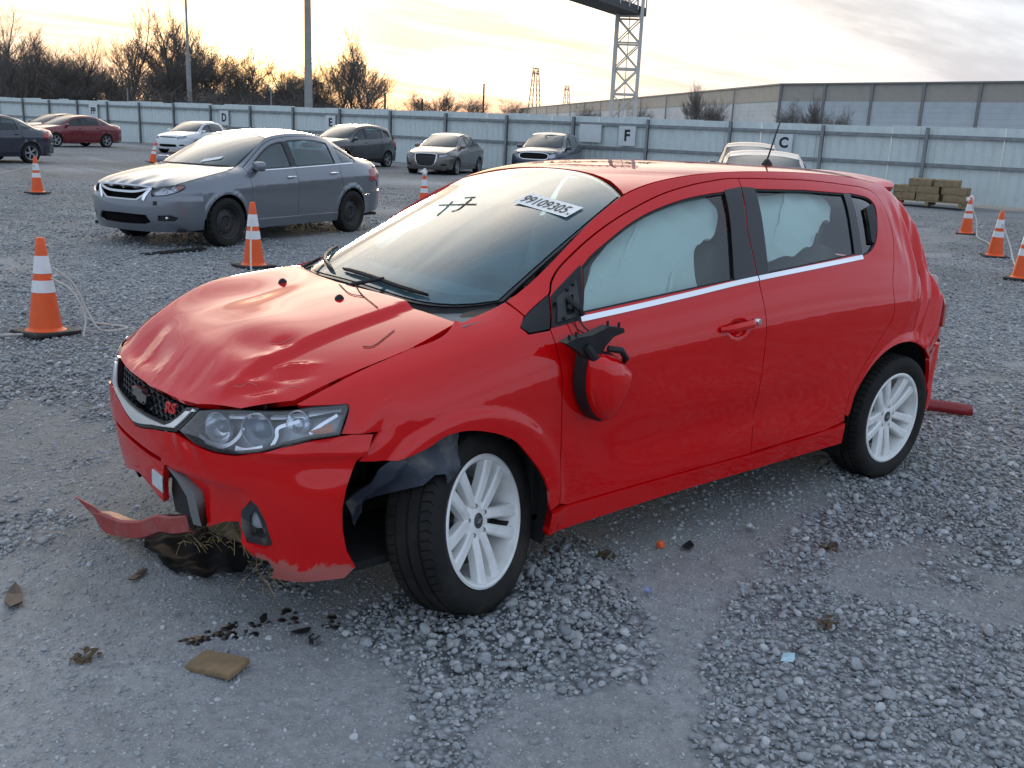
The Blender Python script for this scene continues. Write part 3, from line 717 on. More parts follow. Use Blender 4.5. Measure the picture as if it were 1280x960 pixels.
# twigs and scratches on the hood
TW = mat('dry_twig', (.06,.045,.035), .9); tw = MB()
for pts in ([(.13,.05),(.17,.20),(.155,.28)],[(.10,.12),(.15,.26),(.18,.42)],[(.30,-.55),(.22,-.50),(.16,-.52)],[(.2,.56),(.30,.60),(.33,.58)]):
    q = smooth_line(pts, 4); P = hood_p(q[:,0], q[:,1]); tw = MB(); tw.tube([tuple(p+np.array([0,0,.003])) for p in P], .0016, 5); tw.build('twig', TW, hoodo)

# -- cowl and wipers
cv = []; cf = []; n_ = 25
for i, y in enumerate(np.linspace(-.63,.63,n_)):
    xh = np.interp(abs(y), [0,.15,.3,.5,.63], [.12,.113,.093,.053,.033]); w = ws_p(np.array([y/.645]), np.array([.012]))[0]
    zh = float(hood_z(np.array([xh]), np.array([y]))[0])-.028
    cv += [(xh+.03,y,zh-.02),(xh-.01,y,zh),((xh+w[0])/2,y,zh-.006),(w[0],w[1],w[2]-.012)]
for i in range(n_-1):
    for j in range(3): cf.append((i*4+j, i*4+j+1, i*4+j+5, i*4+j+4))
obj('cowl_panel', cv, cf, BLK, hero)
def wiper(pu, pv, tip, blade0, blade1):
    m_ = MB(); A = Vector(ws_p(np.array([pu]), np.array([-.05]))[0])+Vector((.03,0,.0)); B_ = Vector(ws_p(np.array([tip[0]]), np.array([tip[1]]))[0])+Vector((.008,0,.018))
    m_.tube([A, A+Vector((0,0,.02)), A.lerp(B_,.35)+Vector((.012,0,.02)), B_], [.014,.013,.009,.006], 8)
    q = np.linspace(0,1,10); bu = blade0[0]+(blade1[0]-blade0[0])*q; bv = blade0[1]+(blade1[1]-blade0[1])*q
    P = ws_p(bu, bv)+np.array([.006,0,.012]); m_.tube([tuple(p) for p in P], [.004]+[.009]*8+[.004], 6)
    P = ws_p(bu, bv)+np.array([.003,0,.006]); m_.tube([tuple(p) for p in P], .0035, 4)
    m_.build('wiper', BLK, hero, smooth=True)
wiper(-.55, 0, (-.70,.06), (-.93,.12), (-.34,.035))
wiper(.10, 0, (.26,.050), (-.24,.050), (.66,.040))
for s in (-1, 1):   # black corner fillers beside the far and near end of the cowl
    m_ = MB(); E0 = Vector((-.02,s*.655,.99)); m_.add([(.02,s*.62,.962),(.0,s*.665,.968),(-.19,s*.650,1.030),(-.18,s*.61,1.028),(-.06,s*.585,1.0)], [(0,1,2,3,4)]); m_.build('cowl_corner', BLK, hero)
# -- front bumper cover
tp = [(0,.586),(.075,.6190),(.1738,.6445),(.2,.640),(.2575,.6300),(.34,.6250),(.4225,.6316),(.5038,.650),(.5713,.673),(.6687,.697),(.7588,.7085),(.80,.712),(.862,.708)]
bb_ = [(.845,.66),(.812,.627),(.781,.547),(.766,.483),(.761,.415),(.7637,.335),(.782,.268),(.739,.2317),(.665,.2292),(.4875,.2103),(.5112,.257),(.4975,.2836),(.4525,.2827),(.4062,.3297),(.410,.3782),(.405,.3988),(.345,.382),(.2775,.342),(.2675,.4696),(.21,.5066),(.140,.5215),(.128,.515),(.105,.40),(.0975,.363),(.05,.385),(0,.408)]
bh = np.array(tp+bb_); bf = np.vstack([bh, (bh*np.array([-1,1]))[::-1][1:-1]])
fog = np.array(S['fog']); fogm = fog*np.array([-1,1])
slot = np.array([(-.112,.524),(-.06,.520),(0,.518),(.06,.520),(.112,.524),(.112,.535),(.06,.533),(0,.531),(-.06,.533),(-.112,.535)])
def bump_disp(P):
    x, y, z = P[:,0], np.abs(P[:,1]), P[:,2]
    d = .010*np.exp(-((z-.655)/.02)**2)*sstep(.30,.42,y)                       # lip under the lamp
    d -= .012*np.exp(-((y-.50)/.12)**2-((z-.45)/.06)**2)
    d -= .016*sstep(.525,.505,z)*sstep(.30,.36,y)*sstep(.66,.58,y)*sstep(.30,.36,z)
    d += .006*np.sin(y*60+z*40)*np.exp(-((z-.64)/.05)**2-((y-.40)/.12)**2)
    d += .010*np.sin(y*26+2)*np.exp(-((z-.25)/.06)**2)
    d -= .020*np.exp(-((y-.78)/.05)**2-((z-.62)/.06)**2)
    return d
bump = panel('front_bumper', bf, front_p, scuffed(RED), hero, step=.02, holes=[fog, fogm, slot], thick=.02, gap=.002, scale=(1.12,1), disp=bump_disp)[0]
# grimy pale scuffs along the torn lower edge
SCUF = mat('scuffed_primer', (.40,.22,.20), .85, var=.3, vscale=40)
DKP = mat('dark_grille_plastic', (.012,.012,.013), .55)
tr = [(.1462,.5206),(.21,.5066),(.2675,.4696),(.275,.3543),(.2363,.3486),(.2283,.4482),(.19,.492)]
fn_ = [(.132,.5165),(.1038,.4013),(.0988,.315),(.225,.3436),(.2325,.4218),(.2075,.4918),(.15,.515)]
for s in (1, -1):
    q = np.array([s, 1])
    panel('intake_trim', np.array(tr)*q, front_p, mat('grey_trim_plastic', (.16,.165,.17), .45), bump, step=.03, offs=.004 if s > 0 else -.02, thick=.03, gap=.001, scale=(1.12,1))
    panel('intake_duct', np.array(fn_)*q, front_p, DKP, bump, step=.03, offs=-.03, thick=.02, gap=0, scale=(1.12,1))
    panel('fog_recess', np.array(S['fog'])*q, front_p, DKP, bump, step=.03, offs=-.055, thick=0, gap=-.02, scale=(1.12,1))
    panel('fog_bezel', inset(np.array(S['fog']), -.004)*q, front_p, mat('muddy_black_plastic', (.03,.032,.036), .6, dirt=.9, dirtcol=(.27,.25,.20), dscale=12), bump, step=.02, offs=-.016, thick=.04, gap=0, holes=[inset(np.array(S['fog']), .026)*q], scale=(1.12,1))
    c = front_p(np.array([s*.475]), np.array([.42]))[0]; m_ = MB()
    m_.lathe([(0,.012),(.02,.010),(.034,.003),(.036,-.02)], 18, 'y'); o = m_.build('fog_lamp', mat('fog_lamp_glass', (.35,.38,.42), .12, coat=1), bump, smooth=True)
    o.location = Vector(c)-Vector((.035,.028*s,0)); o.rotation_euler = (0, 0, R(-42) if s > 0 else R(-138))
panel('slot_backing', inset(slot, -.02), front_p, GAPM, bump, step=.04, offs=-.03, thick=0, gap=0, scale=(1.12,1))
# licence plate stub
pl = np.array([(.072,.478),(.124,.474),(.113,.412),(.062,.417)])
panel('plate_bracket', pl, front_p, mat('plate_white', (.55,.60,.62), .5, var=.2, vscale=40), bump, step=.03, offs=.006, thick=.005, gap=0, scale=(1.12,1))
# -- grille
co = np.array([(0,.588),(.075,.6205),(.176,.6465),(.222,.700),(.251,.737)]); ci = np.array([(.205,.729),(.146,.676),(.122,.6615),(.0237,.6507),(0,.649)])
sur = np.vstack([co, ci]); 
ring = np.vstack([co, [(.246,.7395),(.200,.730)], ci[1:], (ci*[-1,1])[::-1][1:-1], [(-.200,.730),(-.246,.7395)], (co*[-1,1])[::-1][:-1]])
panel('grille_surround', ring, front_p, mat('bright_grille_trim', (.86,.85,.83), .22, .45), hero, step=.02, offs=.008, thick=.03, gap=.012, scale=(1.12,1))
panel('grille_surround_base', ring, front_p, BLKG, hero, step=.03, offs=.001, thick=.03, gap=.0, scale=(1.12,1))
gro = np.array([(0,.640),(.03,.641),(.13,.652),(.155,.672),(.205,.722),(.14,.724),(0,.722)]); grf = np.vstack([gro, (gro*[-1,1])[::-1][1:-1]])
panel('grille_backing', grf, front_p, GAPM, hero, step=.04, offs=-.05, thick=0, gap=-.01, scale=(1.12,1))
gv = []; gf = []; hx = .0235
for j in range(9):
    for i in range(-15, 16):
        u0 = (i+.5*(j % 2))*hx*1.02; v0 = .640+j*.0165
        if not inside(np.array([[u0*1.12, v0]]), inset(grf*np.array([1.12,1]), .002))[0]: continue
        k = len(gv)
        for rr2, oo in ((1.0,-.026),(.72,-.020),(.66,-.045)):
            a6 = np.arange(6)*math.pi/3+math.pi/6
            uu = u0+hx*.56*rr2*np.cos(a6); vv = v0+.0118*rr2*np.sin(a6)
            P = front_p(uu, vv)+np.array([oo,0,0]); gv += list(P)
        for a_ in range(6):
            b_ = (a_+1) % 6; gf += [(k+a_,k+b_,k+6+b_,k+6+a_),(k+6+a_,k+6+b_,k+12+b_,k+12+a_)]
obj('grille_mesh', gv, gf, mat('grille_black', (.020,.021,.023), .28), hero, smooth=False)
def on_front(u, v, o): 
    p = front_p(np.array([u]), np.array([v]))[0]; return p+np.array([o,0,0])
bt = MB()
bow = [(-.075,.014),(-.028,.014),(-.024,.024),(.024,.024),(.028,.014),(.075,.014),(.064,-.014),(.028,-.014),(.024,-.024),(-.024,-.024),(-.028,-.014),(-.064,-.014)]
xx0 = F_XN(.69)-.012
bt.prism([(a_, .690+b_) for a_, b_ in bow], xx0-.006, xx0+.016, 'x'); bt.build('emblem', mat('emblem_black', (.015,.016,.018), .2, coat=1), hero, label='black bow-tie shaped emblem')
tv, tf = text_mesh('RS', .045, .003, bold=.0012); o = obj('badge', [(p[2], p[0]*1.05, p[1]) for p in tv], [f for f in tf], mat('badge_red', (.55,.03,.03), .3), hero, smooth=False)
pbd = on_front(.145,.712,.012); o.location = pbd; o.rotation_euler = (0,R(-12),R(18))
# -- headlights
hlp = np.array(S['headlight']); cent = hlp.mean(0)
for s in (1, -1):
    q = np.array([s, 1])
    lamp = panel('headlight', hlp*q, front_p, mat('lamp_housing', (.55,.60,.67), .30, .25), hero, step=.03, offs=-.075, thick=0, gap=-.004, scale=(1.12,1))[0]
    panel('lens', hlp*q, front_p, LENS, lamp, step=.03, offs=.0, thick=0, gap=.003, scale=(1.12,1))
    panel('lamp_rim', inset(hlp, -.001)*q, front_p, BLKG, lamp, step=.03, offs=-.002, thick=.07, gap=0, holes=[inset(hlp, .010)*q], scale=(1.12,1))
    def bowl(u, v, r, dep, o, m2, name, tilt=34):
        m_ = MB(); prof = [(r*math.sin(t), -dep*math.cos(t)) for t in np.linspace(.05, math.pi/2, 9)]+[(r*1.08,.0),(r*1.08,-.01)]
        m_.lathe(prof, 24, 'y'); ob = m_.build(name, m2, lamp, smooth=True); c = front_p(np.array([s*u]), np.array([v]))[0]; nrm = Vector((math.cos(R(tilt)), s*math.sin(R(tilt)), 0))
        ob.location = Vector(c)+nrm*o; ob.rotation_euler = (0, 0, math.atan2(nrm.y, nrm.x)-math.pi/2); return ob
    REF = mat('lamp_reflector', (.86,.90,.96), .18, .75)
    bowl(.325,.690,.048,.050,-.018,REF,'reflector',26)
    bowl(.475,.708,.050,.052,-.020,REF,'reflector',38)
    bowl(.62,.742,.034,.035,-.016,REF,'reflector',55)
    for (u, v, r, t) in ((.475,.706,.034,38),(.330,.690,.020,26)):
        m_ = MB(); m_.lathe([(0,.020),(r*.5,.016),(r*.85,.006),(r,-.006),(r,-.03)], 22, 'y'); ob = m_.build('projector', mat('projector_glass', (.20,.26,.34), .05, coat=1), lamp, smooth=True)
        c = front_p(np.array([s*u]), np.array([v]))[0]; nrm = Vector((math.cos(R(t)), s*math.sin(R(t)), 0)); ob.location = Vector(c)-nrm*.040; ob.rotation_euler = (0,0,math.atan2(nrm.y,nrm.x)-math.pi/2)
    for (pts, w) in (([(.27,.722),(.34,.737),(.45,.752),(.60,.766),(.72,.783),(.76,.785)], .010), ([(.25,.658),(.30,.647),(.36,.650),(.40,.680),(.42,.715)], .012), ([(.53,.672),(.545,.70),(.55,.73),(.62,.755)], .011), ([(.66,.716),(.70,.745),(.75,.772)], .010), ([(.40,.650),(.44,.648),(.50,.664)], .016)):
        pp = smooth_line(pts, 6)*q; V, F_ = ribbon_on(front_p, pp, w, -.022); obj('lamp_bezel', V, F_, REF, lamp)
    panel('blinker', np.array([(.655,.722),(.735,.748),(.745,.722),(.700,.712)])*q, front_p, mat('amber_lens', (.60,.15,.015), .2, coat=1), lamp, step=.03, offs=-.02, thick=.01, gap=0, scale=(1.12,1))
# -- torn front lip swinging out under the nose
lp = smooth_line([(.80,.24,.290),(.81,.10,.235),(.82,-.02,.200),(.84,-.14,.140),(.86,-.28,.092),(.87,-.40,.062),(.89,-.47,.060),(.90,-.55,.066)], 6)
lw = np.interp(np.linspace(0,1,len(lp)), [0,.2,.6,.82,.9,1], [.055,.060,.066,.082,.060,.010]); V = []; F_ = []
for i, p in enumerate(lp):
    wv = 0
    for (a_, b_) in ((-.045,lw[i]*.40),(.000,lw[i]*.50),(.004,lw[i]*.42),(-.002,-lw[i]*.45),(-.020,-lw[i]*.50)): V.append((p[0]+a_+wv, p[1]-a_*.25, p[2]+b_))
for i in range(len(lp)-1):
    for j in range(4): F_.append((i*5+j, i*5+j+1, i*5+j+6, i*5+j+5))
o = obj('torn_lip', V, F_, mat('scraped_red_plastic', (.34,.05,.045), .55, var=.25, vscale=18, dirt=.7, dirtcol=(.30,.22,.20), dscale=9), hero, label='torn red lower lip swinging out under the nose')
flat_by_angle(o, 25); sol = o.modifiers.new('thickness', 'SOLIDIFY'); sol.thickness = .005
m_ = MB(); m_.add([(.888,-.455,.098),(.90,-.53,.108),(.925,-.70,.098),(.905,-.60,.070),(.893,-.52,.060)], [(0,1,2,3,4)]); o = m_.build('torn_lip_prong', mat('scraped_red_plastic', (.34,.05,.045), .55), hero); o.modifiers.new('t','SOLIDIFY').thickness = .005
# torn black undertray scraping the ground
uv_, T_, be_ = tri_region(np.array([(.74,-.47),(.79,-.42),(.775,-.33),(.80,-.26),(.79,-.14),(.80,-.10),(.80,-.02),(.755,.06),(.75,.10),(.71,.14),(.66,.12),(.655,.19),(.60,.20),(.52,.16),(.46,0),(.50,-.25),(.60,-.40)]), [], .03)
zz = .018+.10*np.clip((.70-uv_[:,0])/.25,0,1)**1.3+.012*np.abs(np.sin(uv_[:,0]*19+uv_[:,1]*27+1.5*np.sin(uv_[:,1]*20)))+.008*np.sin(uv_[:,0]*47-uv_[:,1]*23)+.03*np.clip(uv_[:,1]+.0,0,1)
o = obj('undertray', np.column_stack([uv_, zz]), T_, mat('torn_black_tray', (.010,.010,.011), .75, dirt=.3, dirtcol=(.04,.037,.032), dscale=9, spec=.15), hero, label='torn black undertray hanging to the gravel')
o.modifiers.new('thickness', 'SOLIDIFY').thickness = .004
# straw caught in the torn bumper
sm = MB(); rs = random.Random(5)
for i in range(150):
    c = rs.choice([(.70,.22,.24),(.74,.12,.19),(.66,.42,.24),(.69,.34,.30),(.64,.50,.17),(.72,.30,.30)]); a0 = rs.uniform(0,6.28); l = rs.uniform(.03,.09)
    p0 = Vector((c[0]+rs.uniform(-.04,.04), c[1]+rs.uniform(-.08,.08), c[2]+rs.uniform(-.03,.04))); dv_ = Vector((math.cos(a0)*l*.6, math.sin(a0)*l, rs.uniform(-.8,.3)*l))
    sm.tube([p0, p0+dv_*.5+Vector((0,0,.008)), p0+dv_], .0013, 3, cap=False)
sm.build('caught_straw', mat('dry_straw', (.30,.21,.10), .9, var=.4, vscale=60), bump, kind='stuff')
# crash bar, radiator and clutter behind the torn bumper
m_ = MB(); m_.box((.70,0,.42),(.10,1.10,.11),bev=.015); m_.box((.60,0,.42),(.06,.86,.40),bev=.01); m_.box((.55,.45,.32),(.25,.10,.22),bev=.02); m_.box((.55,-.45,.32),(.25,.10,.22),bev=.02)
m_.build('crash_structure', mat('grimy_metal', (.035,.034,.032), .75, var=.4, vscale=12, dirt=.5, dirtcol=(.12,.10,.07)), hero)
m_ = MB(); m_.box((.66,.30,.27),(.05,.46,.10),Euler((.2,.3,.1)),bev=.012); m_.box((.60,.10,.24),(.16,.30,.03),Euler((.1,-.2,.3)),bev=.006); m_.box((.62,.52,.30),(.10,.16,.12),Euler((.5,.1,.2)),bev=.02)
m_.build('broken_bracket', mat('earthy_foam', (.13,.105,.07), .9, var=.5, vscale=9, bump=.5, bscale=30), hero)
# -- rear end
R_XR = nat([.2,.35,.6,.8,1.0,1.2,1.35,1.44],[-3.14,-3.175,-3.18,-3.13,-3.05,-2.97,-2.90,-2.86])
def rear_p(u, v):
    u = np.asarray(u, float); v = np.asarray(v, float); s = np.sign(u); a_ = (1-np.clip(np.abs(u),0,1))*np.pi/2; p = 3.2
    X = np.clip(np.sin(a_),0,1)**(2/p); Y = np.clip(np.cos(a_),0,1)**(2/p)
    xa = np.interp(v, [.2,.66,1.0,1.2,1.34,1.42,1.46],[-2.90,-3.0,-2.98,-2.90,-2.80,-2.70,-2.66]); w = side_y(xa, np.minimum(v, H_ZE(xa)-.004))-.004
    return np.stack([xa+(R_XR(v)-xa)*X, s*w*Y, v+0*u], -1)
rb = np.array([(-1,.27),(0,.25),(1,.27),(1,.45),(1,.62),(.6,.66),(0,.66),(-.6,.66),(-1,.62),(-1,.45)])
panel('rear_bumper', rb, rear_p, RED, hero, step=.035, flip=True, thick=.02, gap=.003, scale=(.8,1))
panel('hatch', [(-.72,.665),(0,.665),(.72,.665),(.78,1.0),(.85,1.36),(0,1.43),(-.85,1.36),(-.78,1.0)], rear_p, RED, hero, step=.035, flip=True, thick=.02, gap=.004, scale=(.8,1), holes=[[(-.55,1.02),(.55,1.02),(.66,1.34),(0,1.38),(-.66,1.34)]])
panel('rear_window', [(-.55,1.02),(.55,1.02),(.66,1.34),(0,1.38),(-.66,1.34)], rear_p, GPRIV, hero, step=.06, flip=True, thick=0, gap=0, offs=-.006, scale=(.8,1))
for s in (1, -1):
    panel('tail_lamp', np.array([(.74,.70),(.99,.72),(.995,.86),(.985,1.0),(.80,.98)])*np.array([s,1]), rear_p, mat('tail_lens', (.40,.10,.09), .12, coat=1), hero, step=.03, flip=True, thick=.02, gap=.002, offs=.012, scale=(.8,1))
sd = np.array([(-2.89,.40),(-2.86,.50),(-2.80,.585),(-3.03,.635),(-3.04,.45),(-3.02,.28),(-2.885,.285)])
panel('rear_bumper_corner', sd, side_p, RED, hero, step=.03, flip=True, mirror=True, thick=.02, gap=.002)
m_ = MB(); m_.lathe([(0,.03),(.03,.025),(.045,.008),(.048,-.03)], 20, 'y'); o = m_.build('cracked_tail_lens', mat('clear_tail_lens', (.42,.33,.33), .15, coat=1), hero, smooth=True); o.scale = (.5,.8,1.2); o.location = (-3.005,.700,.93); o.rotation_euler = (0,0,R(30))
# -- dark inner structure closing the panel gaps
shell = np.vstack([[(.40,.72),(.36,.83),(.02,.96),(-.17,1.0)], Eline(-.25,-2.5,30)-np.array([0,.02]), [(-2.66,1.30),(-2.85,1.0),(-2.93,.70),(-2.80,.615)], RAr[::-1][16:]+np.array([.0,.008]), [(-2.10,.30),(-1.2,.27),(-.30,.25),(-.285,.32)], FA[::-1]+np.array([0,.01])])
panel('inner_shell', shell, side_p, GAPM, hero, step=.05, flip=True, mirror=True, offs=-.022, thick=0, gap=0, holes=[inset(glF,-.012), inset(glRQ,-.012)])
m_ = MB(); m_.box((-1.25,0,.245),(3.5,1.50,.03)); m_.box((-.30,0,.55),(.05,1.5,.62)); m_.box((.25,0,.62),(.75,.96,.12)); m_.box((-2.6,0,.62),(.75,1.05,.05)); m_.box((.10,0,.30),(.9,.8,.12)); m_.box((.32,.46,.55),(.10,.12,.24),bev=.02); m_.box((.28,-.46,.55),(.10,.12,.24),bev=.02)
m_.build('underbody', mat('underbody_black', (.010,.010,.010), .9, var=.3, vscale=8), hero)
def liner(cx, cz, r, y0, y1, name, a0=-25, a1=205):
    V = []; F_ = []; n = 30
    for i in range(n):
        g = R(a0+(a1-a0)*i/(n-1)); V += [(cx+r*math.cos(g), y1, cz+r*math.sin(g)), (cx+r*math.cos(g), y0, cz+r*math.sin(g)), (cx+r*.1*math.cos(g), y0, cz+r*.1*math.sin(g))]
    for i in range(n-1):
        for j in range(2): F_.append((i*3+j, i*3+j+1, i*3+j+4, i*3+j+3))
    obj(name, V, F_, mat('liner_black', (.009,.009,.010), .85, var=.3, vscale=10), hero)
for s in (1, -1):
    liner(.06,.325,.372,s*.50,s*.815,'wheel_arch_liner',40,205); liner(-WB,.325,.39,s*.52,s*.81,'wheel_arch_liner')
# torn fender liner hanging ahead of the front wheel (left side)
lo = np.array([(.37,.612),(.26,.640),(.19,.672),(.125,.672),(.115,.655),(.145,.605),(.150,.570),(.172,.545),(.205,.525),(.22,.565),(.245,.560),(.275,.525),(.30,.515),(.345,.49),(.41,.455),(.405,.41),(.43,.365),(.455,.43),(.47,.46),(.445,.50),(.42,.53),(.41,.585)])
def torn_p(u, v):
    y = .842+.070*sstep(.66,.56,v)*sstep(.36,.20,u)-.12*sstep(.60,.42,v)*sstep(.28,.42,u)-.02*np.abs(np.sin(u*22+v*14)); return np.stack([u, y, v], -1)
panel('torn_liner', lo, torn_p, mat('torn_blue_grey_plastic', (.026,.034,.052), .5, var=.35, vscale=16, dirt=.85, dirtcol=(.19,.175,.14), dscale=7), hero, step=.02, flip=True, thick=.005, gap=0, label='torn dark liner flapping over the front tyre')
# -- hanging mirror
hm = empty('door_mirror', (0,0,0), parent=doors[0])
hm_c = Vector((-.445,.925,.770))
prof = np.array([(-.386,.898),(-.463,.884),(-.543,.829),(-.562,.806),(-.552,.746),(-.510,.689),(-.452,.642),(-.417,.645),(-.370,.692),(-.338,.763),(-.333,.828),(-.342,.889)])-np.array([-.445,.770])
prof[:,0] *= -1
pr = smooth_line(np.vstack([prof, prof[:1]]), 3)[:-1]
def mirror_shell(name, levels, m2):
    V = []; F_ = []; n = len(pr)
    for (sc_, dy) in levels:
        for p in pr: V.append((-p[0]*sc_, dy, p[1]*sc_))
    for i in range(len(levels)-1):
        for j in range(n): F_.append((i*n+j, i*n+(j+1) % n, (i+1)*n+(j+1) % n, (i+1)*n+j))
    F_.append(tuple(range((len(levels)-1)*n, len(levels)*n)))
    o = obj(name, V, F_, m2, doors[0]); bm = bmesh.new(); bm.from_mesh(o.data); bmesh.ops.recalc_face_normals(bm, faces=bm.faces[:]); bm.to_mesh(o.data); bm.free(); return o
bpy.data.objects.remove(hm)
mc = mirror_shell('door_mirror', [(.88,-.05),(.93,-.035),(.94,-.005),(.93,.008),(.89,.022),(.80,.036),(.64,.048),(.4,.056),(.15,.059)], RED); mc['label'] = 'red door mirror broken off and hanging by its wire'
mc.location = hm_c; mc.rotation_euler = (R(0), R(0), R(6))
m_ = MB(); n = len(pr)
for (a_, dy0, dy1) in ((1.0,-.060,-.010),):
    m_.prism([(-p[0]*a_, p[1]*a_) for p in pr], dy0, dy1, 'y')
o = m_.build('mirror_bezel', BLK, doors[0], smooth=True); o.location = hm_c; o.rotation_euler = mc.rotation_euler
m_ = MB(); brk = [(-.241,.941),(-.286,.956),(-.356,.958),(-.436,.981),(-.506,.969),(-.512,.954),(-.459,.942),(-.423,.912),(-.400,.877),(-.391,.807),(-.361,.811),(-.336,.882),(-.290,.914)]
m_.prism(brk, .885, .925, 'y')
m_.tube([(-.43,.93,.905),(-.47,.955,.90),(-.50,.95,.87),(-.50,.94,.845)], [.016,.018,.015,.006], 8, flat=.7)
m_.tube([(-.33,.925,.925),(-.37,.94,.87),(-.375,.93,.79)], [.014,.020,.014], 8)
for (x, z) in ((-.445,.985),(-.50,.975),(-.30,.960),(-.27,.952)): m_.tube([(x,.905,z-.02),(x,.905,z+.012)], .005, 6)
m_.build('mirror_arm', BLK, doors[0], smooth=True)
m_ = MB()
m_.tube([at_side(-.395,.985,.012), at_side(-.405,.955,.02), at_side(-.42,.932,.035)], .003, 5); m_.tube([at_side(-.36,.980,.012), at_side(-.375,.95,.02), at_side(-.40,.93,.03)], .0025, 5)
m_.build('mirror_wire', BLK, doors[0], kind='stuff')
# -- wheels
def tyre_mesh(Rt, Rr, w, blocks=64, detail=True):
    h = w/2
    tread = [(-h*.80,0),(-h*.52,0),(-h*.50,1),(-h*.42,1),(-h*.40,0),(-h*.06,0),(-h*.04,1),(h*.04,1),(h*.06,0),(h*.40,0),(h*.42,1),(h*.50,1),(h*.52,0),(h*.80,0)]
    half = [(Rr-.006,h*.70),(Rr+.004,h*.84),(Rr+.016,h*.93),(Rr+.035,h*1.0),(Rt-.040,h*1.02),(Rt-.022,h*.985),(Rt-.010,h*.92)]
    prof = [(r,-y,0) for r, y in half]+[(Rt-(.008 if g else (.004 if abs(y) > h*.7 else 0)),y,0 if g else (1 if abs(y) > h*.5 else 2)) for y, g in tread]+[(r,y,0) for r, y in half[::-1]]
    angs = []
    for b in range(blocks):
        t0 = b/blocks; angs += [(t0,0),(t0+.80/blocks,0),(t0+.82/blocks,1),(t0+.98/blocks,1)]
    V = []; F_ = []; m = len(prof); n = len(angs)
    for (t, g) in angs:
        for (r, y, k) in prof:
            tt = t*2*math.pi+(y/h)*.05*(1 if k == 1 else .0)
            rr = r-(.006 if (g and k == 1) else 0); V.append((rr*math.cos(tt), y, rr*math.sin(tt)))
    for j in range(n):
        k = (j+1) % n
        for i in range(m-1): F_.append((j*m+i, j*m+i+1, k*m+i+1, k*m+i))
    return V, F_
def rim_mesh(Rr, w, n_pair=5):
    b = MB(); h = w/2
    b.lathe([(Rr+.002,h*.80),(Rr+.006,h*.90),(Rr-.001,h*.93),(Rr-.010,h*.90),(Rr-.016,h*.72),(Rr-.034,h*.30),(Rr-.040,-h*.9),(Rr+.002,-h*.95),(Rr-.002,-h*.5)], 72, 'y')
    b.lathe([(.0,h*.62),(.030,h*.62),(.032,h*.60),(.070,h*.52),(.078,h*.40),(.070,-h*.1),(.0,-h*.1)], 40, 'y')
    for k in range(n_pair):
        for sgn in (-1, 1):
            a0 = 2*math.pi*k/n_pair
            secs = []
            for t in np.linspace(0, 1, 9):
                r = .045+(Rr-.014-.045)*t; off = sgn*(.0235+.020*t)
                y = h*(.57+.24*t+.04*math.sin(t*math.pi)); wd = .0190+.0035*t+.004*t**4; dp = .034
                ca, sa = math.cos(a0), math.sin(a0); P = lambda dx, dy, r=r, off=off: (r*ca-(off+dx)*sa, dy, r*sa+(off+dx)*ca)
                secs.append([P(-wd, y-dp), P(-wd*.95, y-.006), P(-wd*.62, y+.001), P(wd*.62, y+.001), P(wd*.95, y-.006), P(wd, y-dp)])
            V = [p for s_ in secs for p in s_]; F_ = []
            for i in range(8):
                for j in range(6): jj = (j+1) % 6; F_.append((i*6+j, i*6+jj, (i+1)*6+jj, (i+1)*6+j))
            F_ += [tuple(range(6)), tuple(48+j for j in range(6))]; b.add(V, F_)
    return b
tV, tF = tyre_mesh(.316, .2235, .205)
def hero_wheel(loc, rot, flip):
    W_ = empty('wheel', loc, parent=hero); W_.rotation_euler = rot
    s = np.array([1, -1 if flip else 1, 1])
    o = obj('tyre', np.array(tV)*s, tF if not flip else [f[::-1] for f in tF], RUB, W_); flat_by_angle(o, 40)
    b = rim_mesh(.2235, .205); b.V = [tuple(np.array(v)*s) for v in b.V]; b.build('rim', WHT, W_, smooth=True, sharp=32)
    c = MB(); sg = -1 if flip else 1
    c.lathe([(0,.0665),(.022,.066),(.027,.064),(.028,.060)], 24, 'y'); c.V = [tuple(np.array(v)*s) for v in c.V]; c.build('centre_cap', mat('cap_dark', (.05,.055,.06), .3), W_, smooth=True)
    c = MB(); c.prism([(-.016,.004),(-.006,.004),(-.005,.007),(.005,.007),(.006,.004),(.016,.004),(.013,-.004),(.006,-.004),(.005,-.007),(-.005,-.007),(-.006,-.004),(-.013,-.004)], .0655*sg, .0685*sg, 'y'); c.build('cap_emblem', SILV, W_)
    for k in range(5):
        c = MB(); g = 2*math.pi*(k+.5)/5; c.lathe([(0,.064),(.007,.064),(.009,.060),(.009,.03)], 6, 'y', (.052*math.cos(g),0,.052*math.sin(g)))
        c.V = [tuple(np.array(v)*s) for v in c.V]; c.build('lug_nut', SILV, W_)
    c = MB(); c.lathe([(.06,.012),(.150,.012),(.150,-.012),(.06,-.012)], 40, 'y'); c.V = [tuple(np.array(v)*s) for v in c.V]; c.build('brake_disc', mat('brake_iron', (.10,.09,.08), .5, .8, dirt=.6, dirtcol=(.16,.08,.04)), W_, smooth=True)
    return W_
axle = Vector((-math.sin(R(23.2))*math.cos(R(3.7)), math.cos(R(23.2))*math.cos(R(3.7)), math.sin(R(3.7))))
hero_wheel(Vector((-.005,.8348,.318))-axle*.092, Euler((R(3.7), R(20), R(23.2)), 'ZXY') , False).rotation_mode = 'ZXY'
hero_wheel((0,-.74,.314), (0,R(40),R(19)), True)
hero_wheel((-WB,.757,.314), (0,R(12),0), False); hero_wheel((-WB,-.757,.314), (0,0,0), True)
